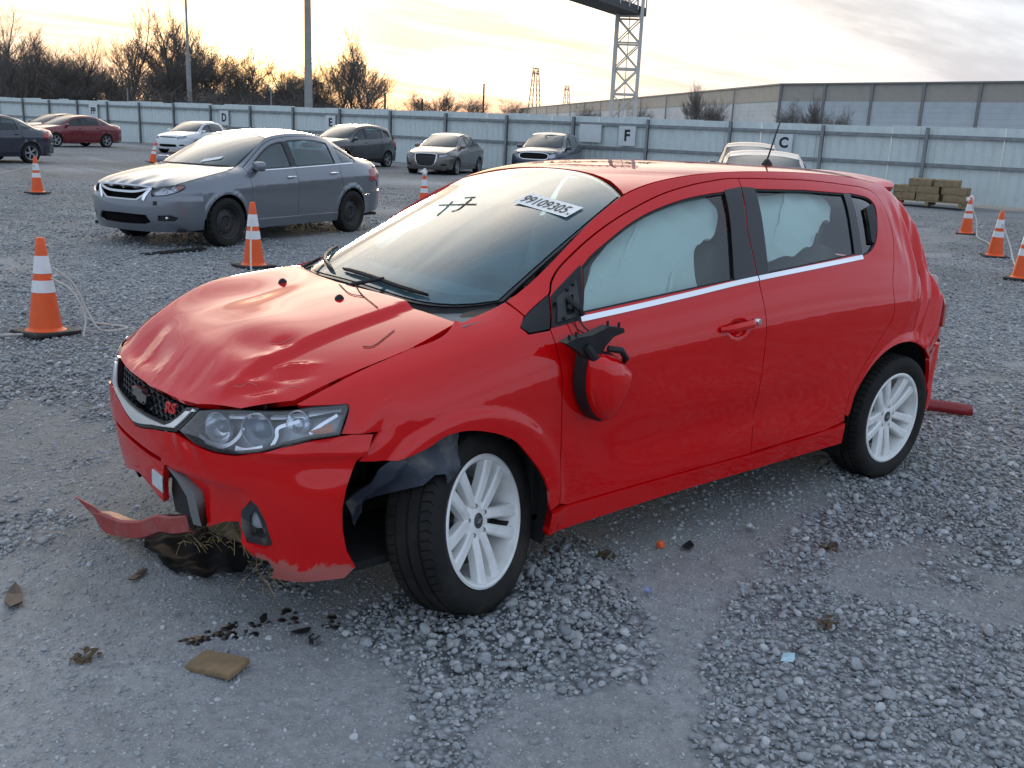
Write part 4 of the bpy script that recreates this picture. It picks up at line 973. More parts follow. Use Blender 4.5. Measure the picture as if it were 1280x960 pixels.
# -- cabin
m_ = MB(); m_.prism([(.02,.98),(-.20,1.015),(-.42,1.0),(-.56,.955),(-.60,.86),(-.52,.70),(-.40,.55),(.0,.55)], -.70, .70, 'y'); o = m_.build('dashboard', TRIMI, hero, smooth=True, sharp=50)
m_ = MB(); th = np.linspace(0, 2*math.pi, 33); cw = Vector((-.66,.36,.93)); M_ = Euler((0,R(-64),0)).to_matrix()
m_.tube([cw+M_ @ Vector((.185*math.cos(t),.185*math.sin(t),0)) for t in th], .015, 8, cap=False)
for t in (0.3, math.pi-.3, -math.pi/2): m_.tube([cw+M_ @ Vector((.18*math.cos(t+math.pi/2),.18*math.sin(t+math.pi/2),0)), cw+M_ @ Vector((.03*math.cos(t),.03*math.sin(t),-.03))], .016, 6)
m_.build('steering_wheel', BLK, hero, smooth=True)
m_ = MB(); m_.lathe([(0,.10),(.10,.085),(.17,.03),(.16,-.03),(0,-.06)], 20, 'z'); o = m_.build('steering_airbag', AIRB, hero, smooth=True); o.location = cw+Vector((-.08,0,-.04)); o.rotation_euler = (0,R(-60),0)
def seat(x, y, w, m2):
    b = MB(); b.box((x-.02,y,.56),(.52,w,.16),Euler((0,R(-6),0)),bev=.05); b.box((x-.34,y,.88),(.15,w*.96,.62),Euler((0,R(-14),0)),bev=.06); b.box((x-.44,y,1.25),(.10,w*.52,.19),Euler((0,R(-10),0)),bev=.045)
    b.tube([(x-.41,y-.06,1.1),(x-.43,y-.06,1.2)],.008,6); b.tube([(x-.41,y+.06,1.1),(x-.43,y+.06,1.2)],.008,6)
    b.build('seat', m2, hero, smooth=True)
seat(-.98,.36,.50,TAN); seat(-.98,-.36,.50,TAN)
b = MB(); b.box((-1.78,0,.56),(.50,1.25,.16),bev=.05); b.box((-2.12,0,.86),(.15,1.22,.60),Euler((0,R(-16),0)),bev=.05)
for y in (-.38,.38): b.box((-2.22,y,1.20),(.10,.25,.15),Euler((0,R(-10),0)),bev=.04)
b.build('rear_bench', TAN, hero, smooth=True)
panel('door_lining', [(-.42,.40),(-.42,.965),(-1.36,1.045),(-1.36,.40)], side_p, TAN, hero, step=.08, flip=True, mirror=True, offs=-.085, thick=.01, gap=0)
panel('door_lining', [(-1.44,.40),(-1.44,1.055),(-2.10,1.10),(-2.10,.55)], side_p, TAN, hero, step=.08, flip=True, mirror=True, offs=-.085, thick=.01, gap=0)
panel('headliner', inset(rf, .03), roof_p, mat('headliner_grey', (.45,.46,.46), .95), hero, step=.10, thick=0, gap=0, offs=-.035)
# curtain airbags hanging inside the side windows
def bag_disp(ph):
    def f(P):
        x, z = P[:,0], P[:,2]; u = x*.85+z*.5
        w1 = u*9+ph+2.2*np.sin(z*5+x*3); w2 = (x*.5+z)*21+ph+1.6*np.sin(x*7); w3 = (x-z*.6)*34+2*np.sin(z*11+ph)
        return .016*np.sin(w1)+.009*(1-2*np.abs(np.sin(w2*.5)))+.004*np.sin(w3)
    return f
bagF = smooth_line([(-.45,1.02),(-.56,1.16),(-.76,1.295),(-1.0,1.385),(-1.31,1.43),(-1.34,1.34),(-1.27,1.27),(-1.16,1.21),(-1.12,1.12),(-1.11,1.04),(-1.03,1.015),(-.70,1.0),(-.44,1.02)], 4)[:-1]
bagR = smooth_line([(-1.50,1.445),(-1.8,1.44),(-2.17,1.425),(-2.14,1.34),(-2.04,1.28),(-1.93,1.22),(-1.74,1.175),(-1.53,1.165),(-1.46,1.25),(-1.50,1.445)], 4)[:-1]
panel('curtain_airbag', bagF, side_p, AIRB, hero, step=.014, flip=True, mirror=True, offs=-.062, thick=.02, gap=0, disp=bag_disp(.4))
panel('curtain_airbag', bagR, side_p, AIRB, hero, step=.014, flip=True, mirror=True, offs=-.062, thick=.02, gap=0, disp=bag_disp(2.1))
m_ = MB(); m_.box((-.68,0,1.275),(.03,.21,.07),bev=.014); m_.build('rearview_mirror', BLK, hero, smooth=True)

# engine-bay floor so the nose is not hollow
m_ = MB(); m_.box((.33,0,.70),(.62,1.15,.04)); m_.build('engine_cover', GAPM, hero)
# ------------------------------------------------------------------ the other cars of the lot, from one parametric body
class Body:
    def __init__(s, E, B, YC, ZC, roof, nose, tail, wb, arch=.345, zr=.30):
        E = np.array(E, float); B = np.array(B, float)
        s.ye, s.ze = nat(E[:,0], E[:,1]), nat(E[:,0], E[:,2]); s.yb, s.zb = nat(B[:,0], B[:,1]), nat(B[:,0], B[:,2])
        s.yc = nat(*np.array(YC).T); s.zc = nat(*np.array(ZC).T); s.rc = nat(*np.array(roof).T); s.wb = wb; s.ra = arch; s.zr = zr; s.nose, s.tail = nose, tail
        s.E = E
    def raw(s, x, z):
        yc, zc, yb, zb, ye, ze = s.yc(x), s.zc(x), s.yb(x), s.zb(x), s.ye(x), s.ze(x)
        zb = np.minimum(zb, ze-.015); zc = np.minimum(zc, zb-.03)
        t = (zc-z)/np.maximum(zc-.30, .2); lo = yc-.028*t*np.abs(t)-.12*np.clip(.33-z, 0, 1)
        q = np.clip((z-zc)/(zb-zc), 0, 1); mid = yc+(yb-yc)*(.5*q+.5*q*q)
        q2 = np.clip((z-zb)/(ze-zb), 0, 1.1); a = np.where(ze-zb > .2, .80, .45); k = np.where(ze-zb > .2, 5., 2.)
        up = yb+(ye-yb)*(a*q2+(1-a)*q2**k)
        return np.where(z < zc, lo, np.where(z < zb, mid, up))
    def y(s, x, z):
        x = np.asarray(x, float); z = np.asarray(z, float); h = .01
        y = .25*s.raw(x, z-h)+.5*s.raw(x, z)+.25*s.raw(x, z+h)
        for cx in (0, -s.wb):
            r = np.hypot(x-cx, z-.32)-s.ra; y = y+.014*(1-sstep(.03, .08, r))*sstep(.12, .30, z)
        return y
    def side(s, u, v): return np.stack([u, s.y(u, v), v], -1)
    def hood(s, u, v):
        q = np.clip(np.abs(v)/s.ye(u), 0, 1.05); c = s.rc(u); e = np.minimum(s.ze(u), c-.003); return np.stack([u, v, c+(e-c)*q**2.4], -1)
    def front(s, u, v):
        u = np.asarray(u, float); v = np.asarray(v, float); n = s.nose; p = n['p']; xa = n['xa']
        a = (1-np.clip(np.abs(u), 0, 1))*np.pi/2; X = np.clip(np.sin(a), 0, 1)**(2/p); Y = np.clip(np.cos(a), 0, 1)**(2/p)
        w = s.y(np.full_like(v, xa), np.minimum(v, s.ze(xa)-.01)); xn = n['x'](v)
        return np.stack([xa+(xn-xa)*X, np.sign(u)*w*Y, v+0*u], -1)
    def rear(s, u, v):
        u = np.asarray(u, float); v = np.asarray(v, float); n = s.tail; p = n['p']; xa = n['xa']
        a = (1-np.clip(np.abs(u), 0, 1))*np.pi/2; X = np.clip(np.sin(a), 0, 1)**(2/p); Y = np.clip(np.cos(a), 0, 1)**(2/p)
        w = s.y(np.full_like(v, xa), np.minimum(v, s.ze(xa)-.01)); xn = n['x'](v)
        return np.stack([xa+(xn-xa)*X, np.sign(u)*w*Y, v+0*u], -1)
def ruled(b0, b1, bulge, axis):
    """glass sheet between two symmetric edge curves given as functions of |s|"""
    def f(u, v):
        u = np.asarray(u, float); v = np.asarray(v, float); P = b0(u)+(b1(u)-b0(u))*v[...,None]; return P+(v*(1-v)*4*(1-.85*u*u))[...,None]*np.array(axis)*bulge
    return f
def sedan_body():
    E = [(.86,.50,.70),(.72,.60,.765),(.5,.67,.83),(.25,.70,.88),(0,.705,.925),(-.28,.69,.975),(-.38,.66,1.0),(-.75,.60,1.185),(-1.12,.54,1.365),(-1.4,.54,1.42),(-1.8,.545,1.445),(-2.2,.535,1.43),(-2.55,.52,1.365),(-2.9,.555,1.21),(-3.18,.61,1.085),(-3.4,.62,1.06),(-3.6,.58,1.035),(-3.72,.53,1.0)]
    B = [(.86,.52,.66),(.72,.63,.72),(.5,.73,.78),(.25,.78,.83),(0,.795,.87),(-.4,.805,.925),(-1,.805,.955),(-1.8,.805,.985),(-2.5,.80,1.01),(-3.0,.78,1.02),(-3.3,.75,1.0),(-3.55,.68,.96),(-3.72,.60,.92)]
    YC = [(.86,.56),(.72,.68),(.5,.79),(.25,.85),(0,.872),(-1.3,.878),(-2.7,.872),(-3.2,.845),(-3.5,.77),(-3.72,.66)]
    ZC = [(.8,.62),(.3,.70),(0,.73),(-1.3,.79),(-2.7,.84),(-3.6,.84)]
    RC = [(.90,.72),(.80,.79),(.6,.865),(.3,.94),(0,.985),(-.3,1.015)]
    nose = dict(p=2.7, xa=.25, x=nat([.18,.3,.45,.6,.7,.78,.84],[.87,.92,.935,.925,.905,.86,.80])); tail = dict(p=3.0, xa=-3.2, x=nat([.2,.4,.6,.8,.95,1.05],[-3.63,-3.70,-3.70,-3.665,-3.68,-3.70]))
    return Body(E, B, YC, ZC, RC, nose, tail, 2.70)
def suv_body():
    E = [(.84,.55,.88),(.72,.64,.93),(.5,.71,.985),(.25,.735,1.02),(0,.74,1.05),(-.28,.72,1.085),(-.38,.70,1.11),(-.75,.645,1.31),(-1.10,.60,1.50),(-1.4,.60,1.565),(-1.9,.605,1.60),(-2.4,.60,1.59),(-2.9,.585,1.555),(-3.2,.57,1.50),(-3.35,.58,1.40),(-3.5,.62,1.20),(-3.58,.62,1.08)]
    B = [(.84,.57,.83),(.72,.67,.88),(.5,.78,.93),(.25,.83,.965),(0,.845,.985),(-.4,.855,1.02),(-1,.855,1.05),(-1.9,.85,1.09),(-2.7,.84,1.14),(-3.1,.80,1.16),(-3.35,.74,1.10),(-3.58,.66,.98)]
    YC = [(.84,.62),(.72,.73),(.5,.84),(.25,.90),(0,.92),(-1.4,.92),(-2.8,.915),(-3.2,.87),(-3.45,.79),(-3.6,.70)]
    ZC = [(.8,.74),(.3,.80),(0,.82),(-1.4,.87),(-2.8,.92),(-3.6,.92)]
    RC = [(.88,.90),(.78,.965),(.6,1.02),(.3,1.075),(0,1.105),(-.3,1.125)]
    nose = dict(p=2.9, xa=.25, x=nat([.22,.35,.5,.7,.85,.95,1.02],[.84,.88,.90,.90,.88,.84,.78])); tail = dict(p=3.2, xa=-3.25, x=nat([.25,.5,.7,.95,1.1,1.3,1.5],[-3.64,-3.70,-3.69,-3.66,-3.62,-3.52,-3.38]))
    return Body(E, B, YC, ZC, RC, nose, tail, 2.80, arch=.375, zr=.34)
BODY = {'sedan': sedan_body(), 'suv': suv_body()}
GDARK = glass('car_glass_dark', (.34,.43,.46), .65, dirt=.05); GMED = glass('car_glass', (.55,.70,.74), .9, dirt=.14)
WHEELS = {}
def wheel_set(kind, Rt):
    if (kind, Rt) in WHEELS: return WHEELS[(kind, Rt)]
    tv_, tf_ = tyre_mesh(Rt, Rt-.105, .205, 24); b = MB(); Rr = Rt-.105; h = .1025
    if kind == 'steel':
        b.lathe([(Rr+.002,h*.8),(Rr,h*.92),(Rr-.012,h*.85),(Rr-.030,h*.45),(Rr-.05,h*.30),(.145,h*.40),(.12,h*.52),(.085,h*.55),(.06,h*.40),(.03,h*.42),(0,h*.42)], 40, 'y')
        m = mat('steel_wheel_black', (.016,.016,.017), .55, dirt=.4, dirtcol=(.07,.055,.04), dscale=9)
        hb = MB()
        for k in range(12):
            g = 2*math.pi*k/12; hb.lathe([(0,h*.50),(.013,h*.50)], 8, 'y', (.152*math.cos(g),-.012,.152*math.sin(g)))
        for k in range(5):
            g = 2*math.pi*k/5; hb.lathe([(0,h*.60),(.010,h*.60),(.010,h*.3)], 6, 'y', (.055*math.cos(g),0,.055*math.sin(g)))
        extra = (hb, mat('wheel_bolt_grey', (.10,.10,.10), .5, .6))
    else:
        b.lathe([(Rr+.002,h*.8),(Rr,h*.92),(Rr-.014,h*.86),(Rr-.02,h*.4),(Rr-.03,-h*.8)], 40, 'y'); b.lathe([(0,h*.72),(.05,h*.70),(.06,h*.5),(.05,.0)], 20, 'y')
        for k in range(5):
            for sg in (-1, 1):
                g = 2*math.pi*k/5+sg*.13; b.box((.5*Rr*math.cos(g)+.02*math.cos(g), h*.62, .5*Rr*math.sin(g)+.02*math.sin(g)), (Rr*.86, .02, .022), Euler((0,-g,0)))
        m = mat('alloy_grey', (.42,.43,.45), .35, .7); extra = None
        hb = MB(); hb.lathe([(0,.0),(Rr-.03,.0),(Rr-.03,-.01)], 24, 'y'); extra = (hb, mat('wheel_well_dark', (.01,.01,.01), .9))
    WHEELS[(kind, Rt)] = (np.array(tv_), tf_, b, m, extra); return WHEELS[(kind, Rt)]
def add_wheels(root, wb, yw, Rt, kind, steer=0):
    tv_, tf_, b, m, ex = wheel_set(kind, Rt)
    for (x, sy) in ((0,1),(0,-1),(-wb,1),(-wb,-1)):
        W_ = empty('wheel', (x, sy*yw, Rt-.004), (steer if x == 0 else 0)+(0 if sy > 0 else math.pi), parent=root)
        obj('tyre', tv_, tf_, RUB, W_)
        c = MB(); c.V = list(b.V); c.F = list(b.F); c.build('rim', m, W_, smooth=True, sharp=35)
        c = MB(); c.V = list(ex[0].V); c.F = list(ex[0].F); c.build('hub_bolts' if kind == 'steel' else 'brake_drum', ex[1], W_)
def make_car(name, kind, loc, heading, paint, label, sc=(1,1,1), wheel=('alloy',.325), detail=1, lamp='sedan', grille='dark', tint=None, group='cars parked along the fence', dark_door=False, steer=0, hood_dent=False, st=.05, crash=False, front_extra=None, trim_col=None):
    Bd = BODY[kind]; wb = Bd.wb; zr = Bd.zr; ra = Bd.ra+.005
    root = empty(name, loc, heading, label, 'car' if kind == 'sedan' else 'suv', group); root.scale = sc
    gl = tint or GDARK
    arch = lambda cx, a0, a1, n=16: np.array([(cx+ra*math.cos(R(a)), .32+ra*math.sin(R(a))) for a in np.linspace(a0, a1, n)])
    Ez = lambda x0, x1, n=24, dz=0.: np.stack([np.linspace(x0, x1, n), Bd.ze(np.linspace(x0, x1, n))-dz], 1)
    xd = -.46 if kind == 'sedan' else -.46; xB = -1.42 if kind == 'sedan' else -1.46; xC = -2.36 if kind == 'sedan' else -2.52; xt = Bd.E[-1,0]+.03; xf = .62
    zdb = zr+.02; th = .012
    dent = None
    if hood_dent:
        def dent(P):
            x, y = P[:,0], P[:,1]; return -.016*np.exp(-((x-.66)/.14)**2-((y-.22)/.10)**2)+.012*np.exp(-((x-.62)/.12)**2-((y-.42)/.06)**2)-.012*np.exp(-((x-.72)/.12)**2-((y+.25)/.12)**2)+.008*np.sin(y*30)*np.exp(-((x-.8)/.1)**2)
    fen_front = [(ra+.02,.36),(ra+.10,.50),(.60,Bd.zc(.6)-.02)] if kind == 'sedan' else [(ra+.02,.40),(ra+.10,.56),(.60,Bd.zc(.6)-.02)]
    fen_ = np.vstack([Ez(xf, xd, 18), [(xd, zdb), (-ra-.012, zdb)], arch(0, 180, 8, 18)[1:], fen_front])
    panel('front_fender', fen_, Bd.side, paint, root, step=st, flip=True, mirror=True, thick=th, gap=.003)
    shutf = Ez(xd, xB, 14, .035); shutr = Ez(xB, xC-.12, 14, .035)
    fd_ = np.vstack([[(xd, zdb)], [(xd, Bd.ze(xd)-.035)], shutf[1:], [(xB, zdb)]])
    rarc = arch(-wb, 8, 60, 9)+np.array([.03,.01]); rarc = rarc[(rarc[:,0] > xC-.2)]
    rd_ = np.vstack([[(xB, zdb)], shutr, [(xC-.10, Bd.zb(xC-.1)), (xC-.06, .90)], rarc[::-1], [(rarc[0,0]+.01, zdb)]])
    def dlo(x0, x1, lo=.025, hi=.085, n=16):
        x = np.linspace(x0, x1, n); zt = Bd.ze(x)-hi; zl = Bd.zb(x)+lo; k = zt-zl > .02; x, zt, zl = x[k], zt[k], zl[k]
        return np.vstack([np.stack([x, zl], 1), np.stack([x, zt], 1)[::-1]])
    gF = dlo(xd-.18, xB+.05); gR = dlo(xB-.05, xC-.02); 
    gQ = dlo(xC-.16, xC-.56 if kind == 'sedan' else -3.12, .03, .10)
    fdo = panel('front_door', fd_, Bd.side, paint, root, step=st, flip=True, mirror=True, thick=th, gap=.003, holes=[gF])
    rdo = panel('rear_door', rd_, Bd.side, paint, root, step=st, flip=True, mirror=True, thick=th, gap=.003, holes=[gR])
    bs_ = np.vstack([Ez(xd, xt, 60), [(xt, .62), (-wb-ra-.02, .56)], arch(-wb, 150, 10, 18), [(-wb+ra+.008, zdb)], [(rarc[0,0]+.008, zdb)], rarc, [(xC-.06,.90),(xC-.10,Bd.zb(xC-.1))], shutr[::-1], shutf[::-1][1:]])
    panel('body_side', bs_, Bd.side, paint, root, step=st, flip=True, mirror=True, thick=th, gap=.003, holes=[gQ])
    for g_, dd in ((gF, fdo), (gR, rdo)):
        panel('window_glass', g_, Bd.side, gl, dd[0], step=.12, flip=True, mirror=dd[1], thick=0, gap=-.004, offs=-.008)
        panel('window_frame', inset(g_, -.006), Bd.side, BLKG, dd[0], step=.06, flip=True, mirror=dd[1], thick=.004, gap=0, offs=.001, holes=[inset(g_, .012)])
    panel('quarter_glass', gQ, Bd.side, gl, root, step=.12, flip=True, mirror=True, thick=0, gap=-.004, offs=-.008)
    panel('pillar_trim', [(xB+.048, Bd.zb(xB)+.03),(xB+.048, Bd.ze(xB+.05)-.088),(xB-.048, Bd.ze(xB-.05)-.088),(xB-.048, Bd.zb(xB)+.03)], Bd.side, BLKG, root, step=.06, flip=True, mirror=True, thick=.004, gap=.001, offs=.003)
    xs2 = np.linspace(xd-.05, xC-.45 if kind == 'sedan' else -3.1, 24); 
    if trim_col:
        panel('belt_trim', np.vstack([np.stack([xs2, Bd.zb(xs2)+.004], 1), np.stack([xs2, Bd.zb(xs2)+.018], 1)[::-1]]), Bd.side, trim_col, root, step=.06, flip=True, mirror=True, thick=.004, gap=0, offs=.006)
    sk_ = [(-ra-.0,zdb-.004),(-wb+ra+.0,zdb-.004),(-wb+ra-.02,zr-.10),(-ra+.02,zr-.10)]
    panel('sill', sk_, Bd.side, BLK if kind == 'suv' else paint, root, step=st, flip=True, mirror=True, thick=.03, gap=.002, offs=.004)
    # hood
    xs = np.linspace(.62, xd+.08, 14); le_ = np.stack([xs, Bd.ye(xs)-.002], 1); frx = [(.62,Bd.ye(.62)-.002)]
    n_ = Bd.nose; zl = .775 if kind == 'sedan' else .94
    nosec = Bd.front(np.linspace(0, .5, 8), np.full(8, zl)); nose_xy = nosec[:,:2]; nose_xy = nose_xy[nose_xy[:,0] > .66]
    hp_ = np.vstack([nose_xy, le_, [(xd+.13,.45),(xd+.22,.2),(xd+.24,0)]]); hp_ = np.vstack([hp_, (hp_*np.array([1,-1]))[::-1][1:-1]])
    ho_ = panel('hood', hp_, Bd.hood, paint, root, step=st*.8, thick=.02, gap=.004, disp=dent)[0]
    panel('hood_inner', inset(hp_, .02), Bd.hood, GAPM, root, step=.12, thick=0, gap=0, offs=-.04)
    # windscreen, roof, rear glass
    xh, xw = (-1.12, xd+.07) if kind == 'sedan' else (-1.10, xd+.07)
    yw_, zw_ = float(Bd.ye(xw)), float(Bd.ze(xw)); yh_, zh_ = float(Bd.ye(xh)), float(Bd.ze(xh))
    wsb = ruled(lambda u: np.stack([xw+.20*(1-np.abs(u)**2.2), yw_*u, zw_+.012*(1-u*u)], -1), lambda u: np.stack([xh-.12*(1-u*u), yh_*u, zh_+.055*(1-np.abs(u)**2.2)], -1), .03, (.45,0,.9))
    sq = [(-1,0),(-.5,0),(0,0),(.5,0),(1,0),(1,.5),(1,1),(.5,1),(0,1),(-.5,1),(-1,1),(-1,.5)]
    w_ = panel('windscreen', sq, wsb, gl, root, step=.12, thick=0, gap=.008, scale=(.62,.9))[0]
    panel('windscreen_border', sq, wsb, BLKG, root, step=.12, thick=.01, gap=.001, scale=(.62,.9), offs=-.003, holes=[[(-.95,.07),(0,.05),(.95,.07),(.95,.96),(0,.965),(-.95,.96)]])
    rcs = nat([xh-.12, xh-.35, (xh-.35+(-2.2 if kind == 'sedan' else -2.6))/2, (-2.2 if kind == 'sedan' else -2.6), (-2.55 if kind == 'sedan' else -3.2)], [zh_+.055, zh_+.095, zh_+.125 if kind == 'sedan' else zh_+.15, zh_+.11 if kind == 'sedan' else zh_+.145, zh_+.04 if kind == 'sedan' else zh_+.06])
    xr0 = -2.55 if kind == 'sedan' else -3.2
    def roof_f(u, v):
        q = np.clip(np.abs(v)/Bd.ye(u), 0, 1.05); c = rcs(u); e = np.minimum(Bd.ze(u), c-.003); return np.stack([u, v, c+(e-c)*q**2.6], -1)
    xs = np.linspace(xh-.01, xr0+.01, 24); rp = np.vstack([[(xh-.115,0),(xh-.09,.25),(xh-.04,.43)], np.stack([xs, Bd.ye(xs)-.002], 1), [(xr0-.0,.40),(xr0-.03,.2),(xr0-.04,0)]]); rp = np.vstack([rp, (rp*np.array([1,-1]))[::-1][1:-1]])
    panel('roof', rp, roof_f, paint, root, step=st, thick=.012, gap=.003)
    if kind == 'sedan':
        xg0, xg1 = xr0-.0, -3.15
        rgs = ruled(lambda u: np.stack([xg0-.04*(1-u*u), float(Bd.ye(xg0))*u, float(Bd.ze(xg0))+.04*(1-np.abs(u)**2.4)], -1), lambda u: np.stack([xg1-.10*(1-u*u), float(Bd.ye(xg1))*u, float(Bd.ze(xg1))+.03*(1-np.abs(u)**2.4)], -1), .03, (-.4,0,.9))
        panel('rear_window', sq, rgs, gl, root, step=.12, thick=0, gap=.006, scale=(.6,.6), flip=True)
        dk = nat([xg1-.02,-3.4,-3.6,-3.74],[Bd.ze(xg1)+.03,1.105,1.09,1.06])
        def deck(u, v):
            q = np.clip(np.abs(v)/Bd.ye(u), 0, 1.05); c = dk(u); e = np.minimum(Bd.ze(u), c-.003); return np.stack([u, v, c+(e-c)*q**3], -1)
        xs = np.linspace(xg1-.01, -3.66, 8); dp = np.vstack([[(xg1-.10,0),(xg1-.08,.3)], np.stack([xs, Bd.ye(xs)-.002], 1), [(-3.70,.45),(-3.72,0)]]); dp = np.vstack([dp, (dp*np.array([1,-1]))[::-1][1:-1]])
        panel('trunk_lid', dp, deck, paint, root, step=st, thick=.02, gap=.003)
        ztop = 1.02
    else:
        ztop = 1.46
    # nose
    if kind == 'sedan':
        gp = np.array([(0,.60),(.12,.602),(.19,.66),(.27,.755),(.14,.765),(0,.768)]); lampp = np.array([(.27,.715),(.36,.765),(.52,.79),(.68,.80),(.70,.77),(.60,.715),(.44,.668),(.31,.655)])
        intake = np.array([(0,.30),(.20,.31),(.27,.34),(.22,.42),(0,.425)]); fogp = np.array([(.36,.36),(.56,.36),(.60,.40),(.50,.43),(.36,.42)]); ft = [(0,.765),(.27,.755),(.285,.65),(.44,.662),(.60,.71),(.72,.765),(.90,.74),(.93,.52),(.93,.34),(.93,.24),(.5,.215),(0,.21)]
        if grille == 'wide': gp = np.array([(0,.50),(.10,.505),(.20,.56),(.30,.70),(.29,.745),(.15,.765),(0,.768)])
        if grille == 'tall': gp = np.array([(0,.34),(.10,.34),(.17,.42),(.21,.58),(.225,.74),(.12,.765),(0,.768)]); 
        if grille == 'slim': gp = np.array([(0,.69),(.14,.69),(.25,.71),(.27,.755),(.14,.765),(0,.768)])
    else:
        gp = np.array([(0,.70),(.18,.705),(.28,.74),(.30,.88),(.16,.925),(0,.93)]); lampp = np.array([(.31,.74),(.31,.86),(.42,.915),(.58,.945),(.66,.955),(.66,.88),(.55,.79),(.42,.74)])
        intake = np.array([(0,.40),(.26,.42),(.30,.47),(.26,.54),(0,.55)]); fogp = np.array([(.40,.45),(.56,.45),(.60,.52),(.50,.56),(.40,.53)]); ft = [(0,.93),(.16,.925),(.30,.88),(.31,.735),(.42,.735),(.55,.785),(.70,.90),(.90,.86),(.93,.62),(.93,.42),(.93,.30),(.5,.27),(0,.27)]
    fth = np.array(ft); ff = np.vstack([fth, (fth*np.array([-1,1]))[::-1][1:-1]])
    mir = lambda p: np.vstack([p, (p*np.array([-1,1]))[::-1][1:-1]])
    flp = lambda p: p*np.array([-1,1])
    tall = grille == 'tall'
    holes = [inset(mir(gp), .004)] + ([] if tall else [mir(intake)]) + [fogp, flp(fogp)]
    bo = panel('front_bumper', ff, Bd.front, paint, root, step=st*.8, thick=.02, gap=.003, scale=(1.15,1), holes=holes)[0]
    panel('grille_backing', mir(gp), Bd.front, GAPM if grille != 'tall' else DKP, bo, step=.08, thick=0, gap=-.01, offs=-.035 if not crash else -.10, scale=(1.15,1))
    if not crash:
        for k in range(4):
            z0 = gp[:,1].min()+.025+(gp[:,1].max()-gp[:,1].min()-.05)*k/3; um = np.interp(z0, np.sort(gp[1:4,1]), gp[1:4,0][np.argsort(gp[1:4,1])])*.96
            u_ = np.linspace(-um, um, 16); V, F_ = ribbon_on(Bd.front, np.stack([u_, np.full(16, z0)], 1), .012, -.012); obj('grille_bar', V, F_, DKP if grille != 'dark' else BLKG, bo)
    if not tall: panel('intake_backing', mir(intake), Bd.front, GAPM, bo, step=.08, thick=0, gap=-.01, offs=-.05, scale=(1.15,1))
    gs = mir(gp)
    rim_m = CHR if grille in ('wide','tall','slim') else SILV
    panel('grille_frame', inset(gs, -.010), Bd.front, rim_m, bo, step=.05, thick=.02, gap=0, offs=.006, scale=(1.15,1), holes=[inset(gs, .008)])
    for sgn in (1, -1):
        q = np.array([sgn, 1])
        panel('fog_recess', fogp*q, Bd.front, DKP, bo, step=.08, thick=0, gap=-.008, offs=-.03, scale=(1.15,1))
        if crash and sgn < 0:
            panel('headlight', lampp*q, Bd.front, GAPM, root, step=.06, thick=0, gap=-.004, offs=-.05, scale=(1.15,1)); continue
        lm = panel('headlight', lampp*q, Bd.front, mat('lamp_silver', (.50,.53,.57), .25, .6), root, step=.05, thick=0, gap=-.003, offs=-.035, scale=(1.15,1))[0]
        panel('lens', lampp*q, Bd.front, LENS, lm, step=.05, thick=0, gap=.002, scale=(1.15,1), offs=.002)
        panel('lamp_rim', inset(lampp, -.001)*q, Bd.front, BLKG, lm, step=.05, thick=.03, gap=0, offs=.0, holes=[inset(lampp, .007)*q], scale=(1.15,1))
        cc = lampp.mean(0)
        for (u0, v0, r0) in ((cc[0]-.06, cc[1]-.012, .034), (cc[0]+.06, cc[1]+.012, .030)):
            m_ = MB(); m_.lathe([(0,-.02),(r0*.5,-.014),(r0*.9,.0),(r0,.008),(r0*.9,.008)], 14, 'y'); o = m_.build('reflector', REFL, lm, smooth=True); p0 = Bd.front(np.array([sgn*u0]), np.array([v0]))[0]; o.location = Vector(p0)-Vector((.022,.012*sgn,0)); o.rotation_euler = (0,0,R(-62) if sgn > 0 else R(-118))
        if lamp == 'amber':
            panel('blinker', np.array([(.575,.765),(.60,.790),(.665,.798),(.68,.79),(.665,.765),(.60,.735),(.575,.725),(.60,.75)])*q, Bd.front, mat('amber_marker', (.50,.09,.04), .2, coat=1), lm, step=.05, thick=.004, gap=0, offs=-.006, scale=(1.15,1))
    # tail
    zt0 = .62
    rbp = np.array([(1,.30),(.5,.27),(0,.27),(0,.66),(.6,.66),(1,.62)]); rbp = np.vstack([rbp, (rbp*np.array([-1,1]))[::-1][1:-1]]) if False else np.array([(-1,.30),(0,.27),(1,.30),(1,.60),(.6,.655),(-.6,.655),(-1,.60)])
    panel('rear_bumper', rbp, Bd.rear, paint, root, step=st, flip=True, thick=.02, gap=.003, scale=(.8,1))
    rbc = np.vstack([[(xt,.615),(-wb-ra-.02,.552)], arch(-wb, 150, 186, 6), [(-wb-ra+.02,.26),(xt,.30)]]); panel('rear_bumper_corner', rbc, Bd.side, paint, root, step=st, flip=True, mirror=True, thick=.02, gap=.002)
    tg = np.array([(-.70,.66),(.70,.66),(.78,.80),(.80,ztop-.03),(0,ztop),(-.80,ztop-.03),(-.78,.80)])
    hol = [] if kind == 'sedan' else [[(-.6,1.12),(.6,1.12),(.62,1.38),(-.62,1.38)]]
    panel('tailgate' if kind == 'suv' else 'trunk_panel', tg, Bd.rear, paint, root, step=st, flip=True, thick=.02, gap=.003, scale=(.8,1), holes=hol)
    if kind == 'suv': panel('rear_window', hol[0], Bd.rear, gl, root, step=.1, flip=True, thick=0, gap=-.004, offs=-.006, scale=(.8,1))
    tl = np.array([(.60,.78),(1.0,.76),(1.0,.93),(.78,.96),(.62,.92)]) if kind == 'sedan' else np.array([(.76,.84),(1.0,.82),(1.0,1.08),(.84,1.12)])
    for sgn in (1, -1): panel('tail_lamp', tl*np.array([sgn,1]), Bd.rear, mat('tail_red', (.32,.02,.025), .12, coat=1), root, step=.06, flip=True, thick=.02, gap=0, offs=.004, scale=(.8,1))
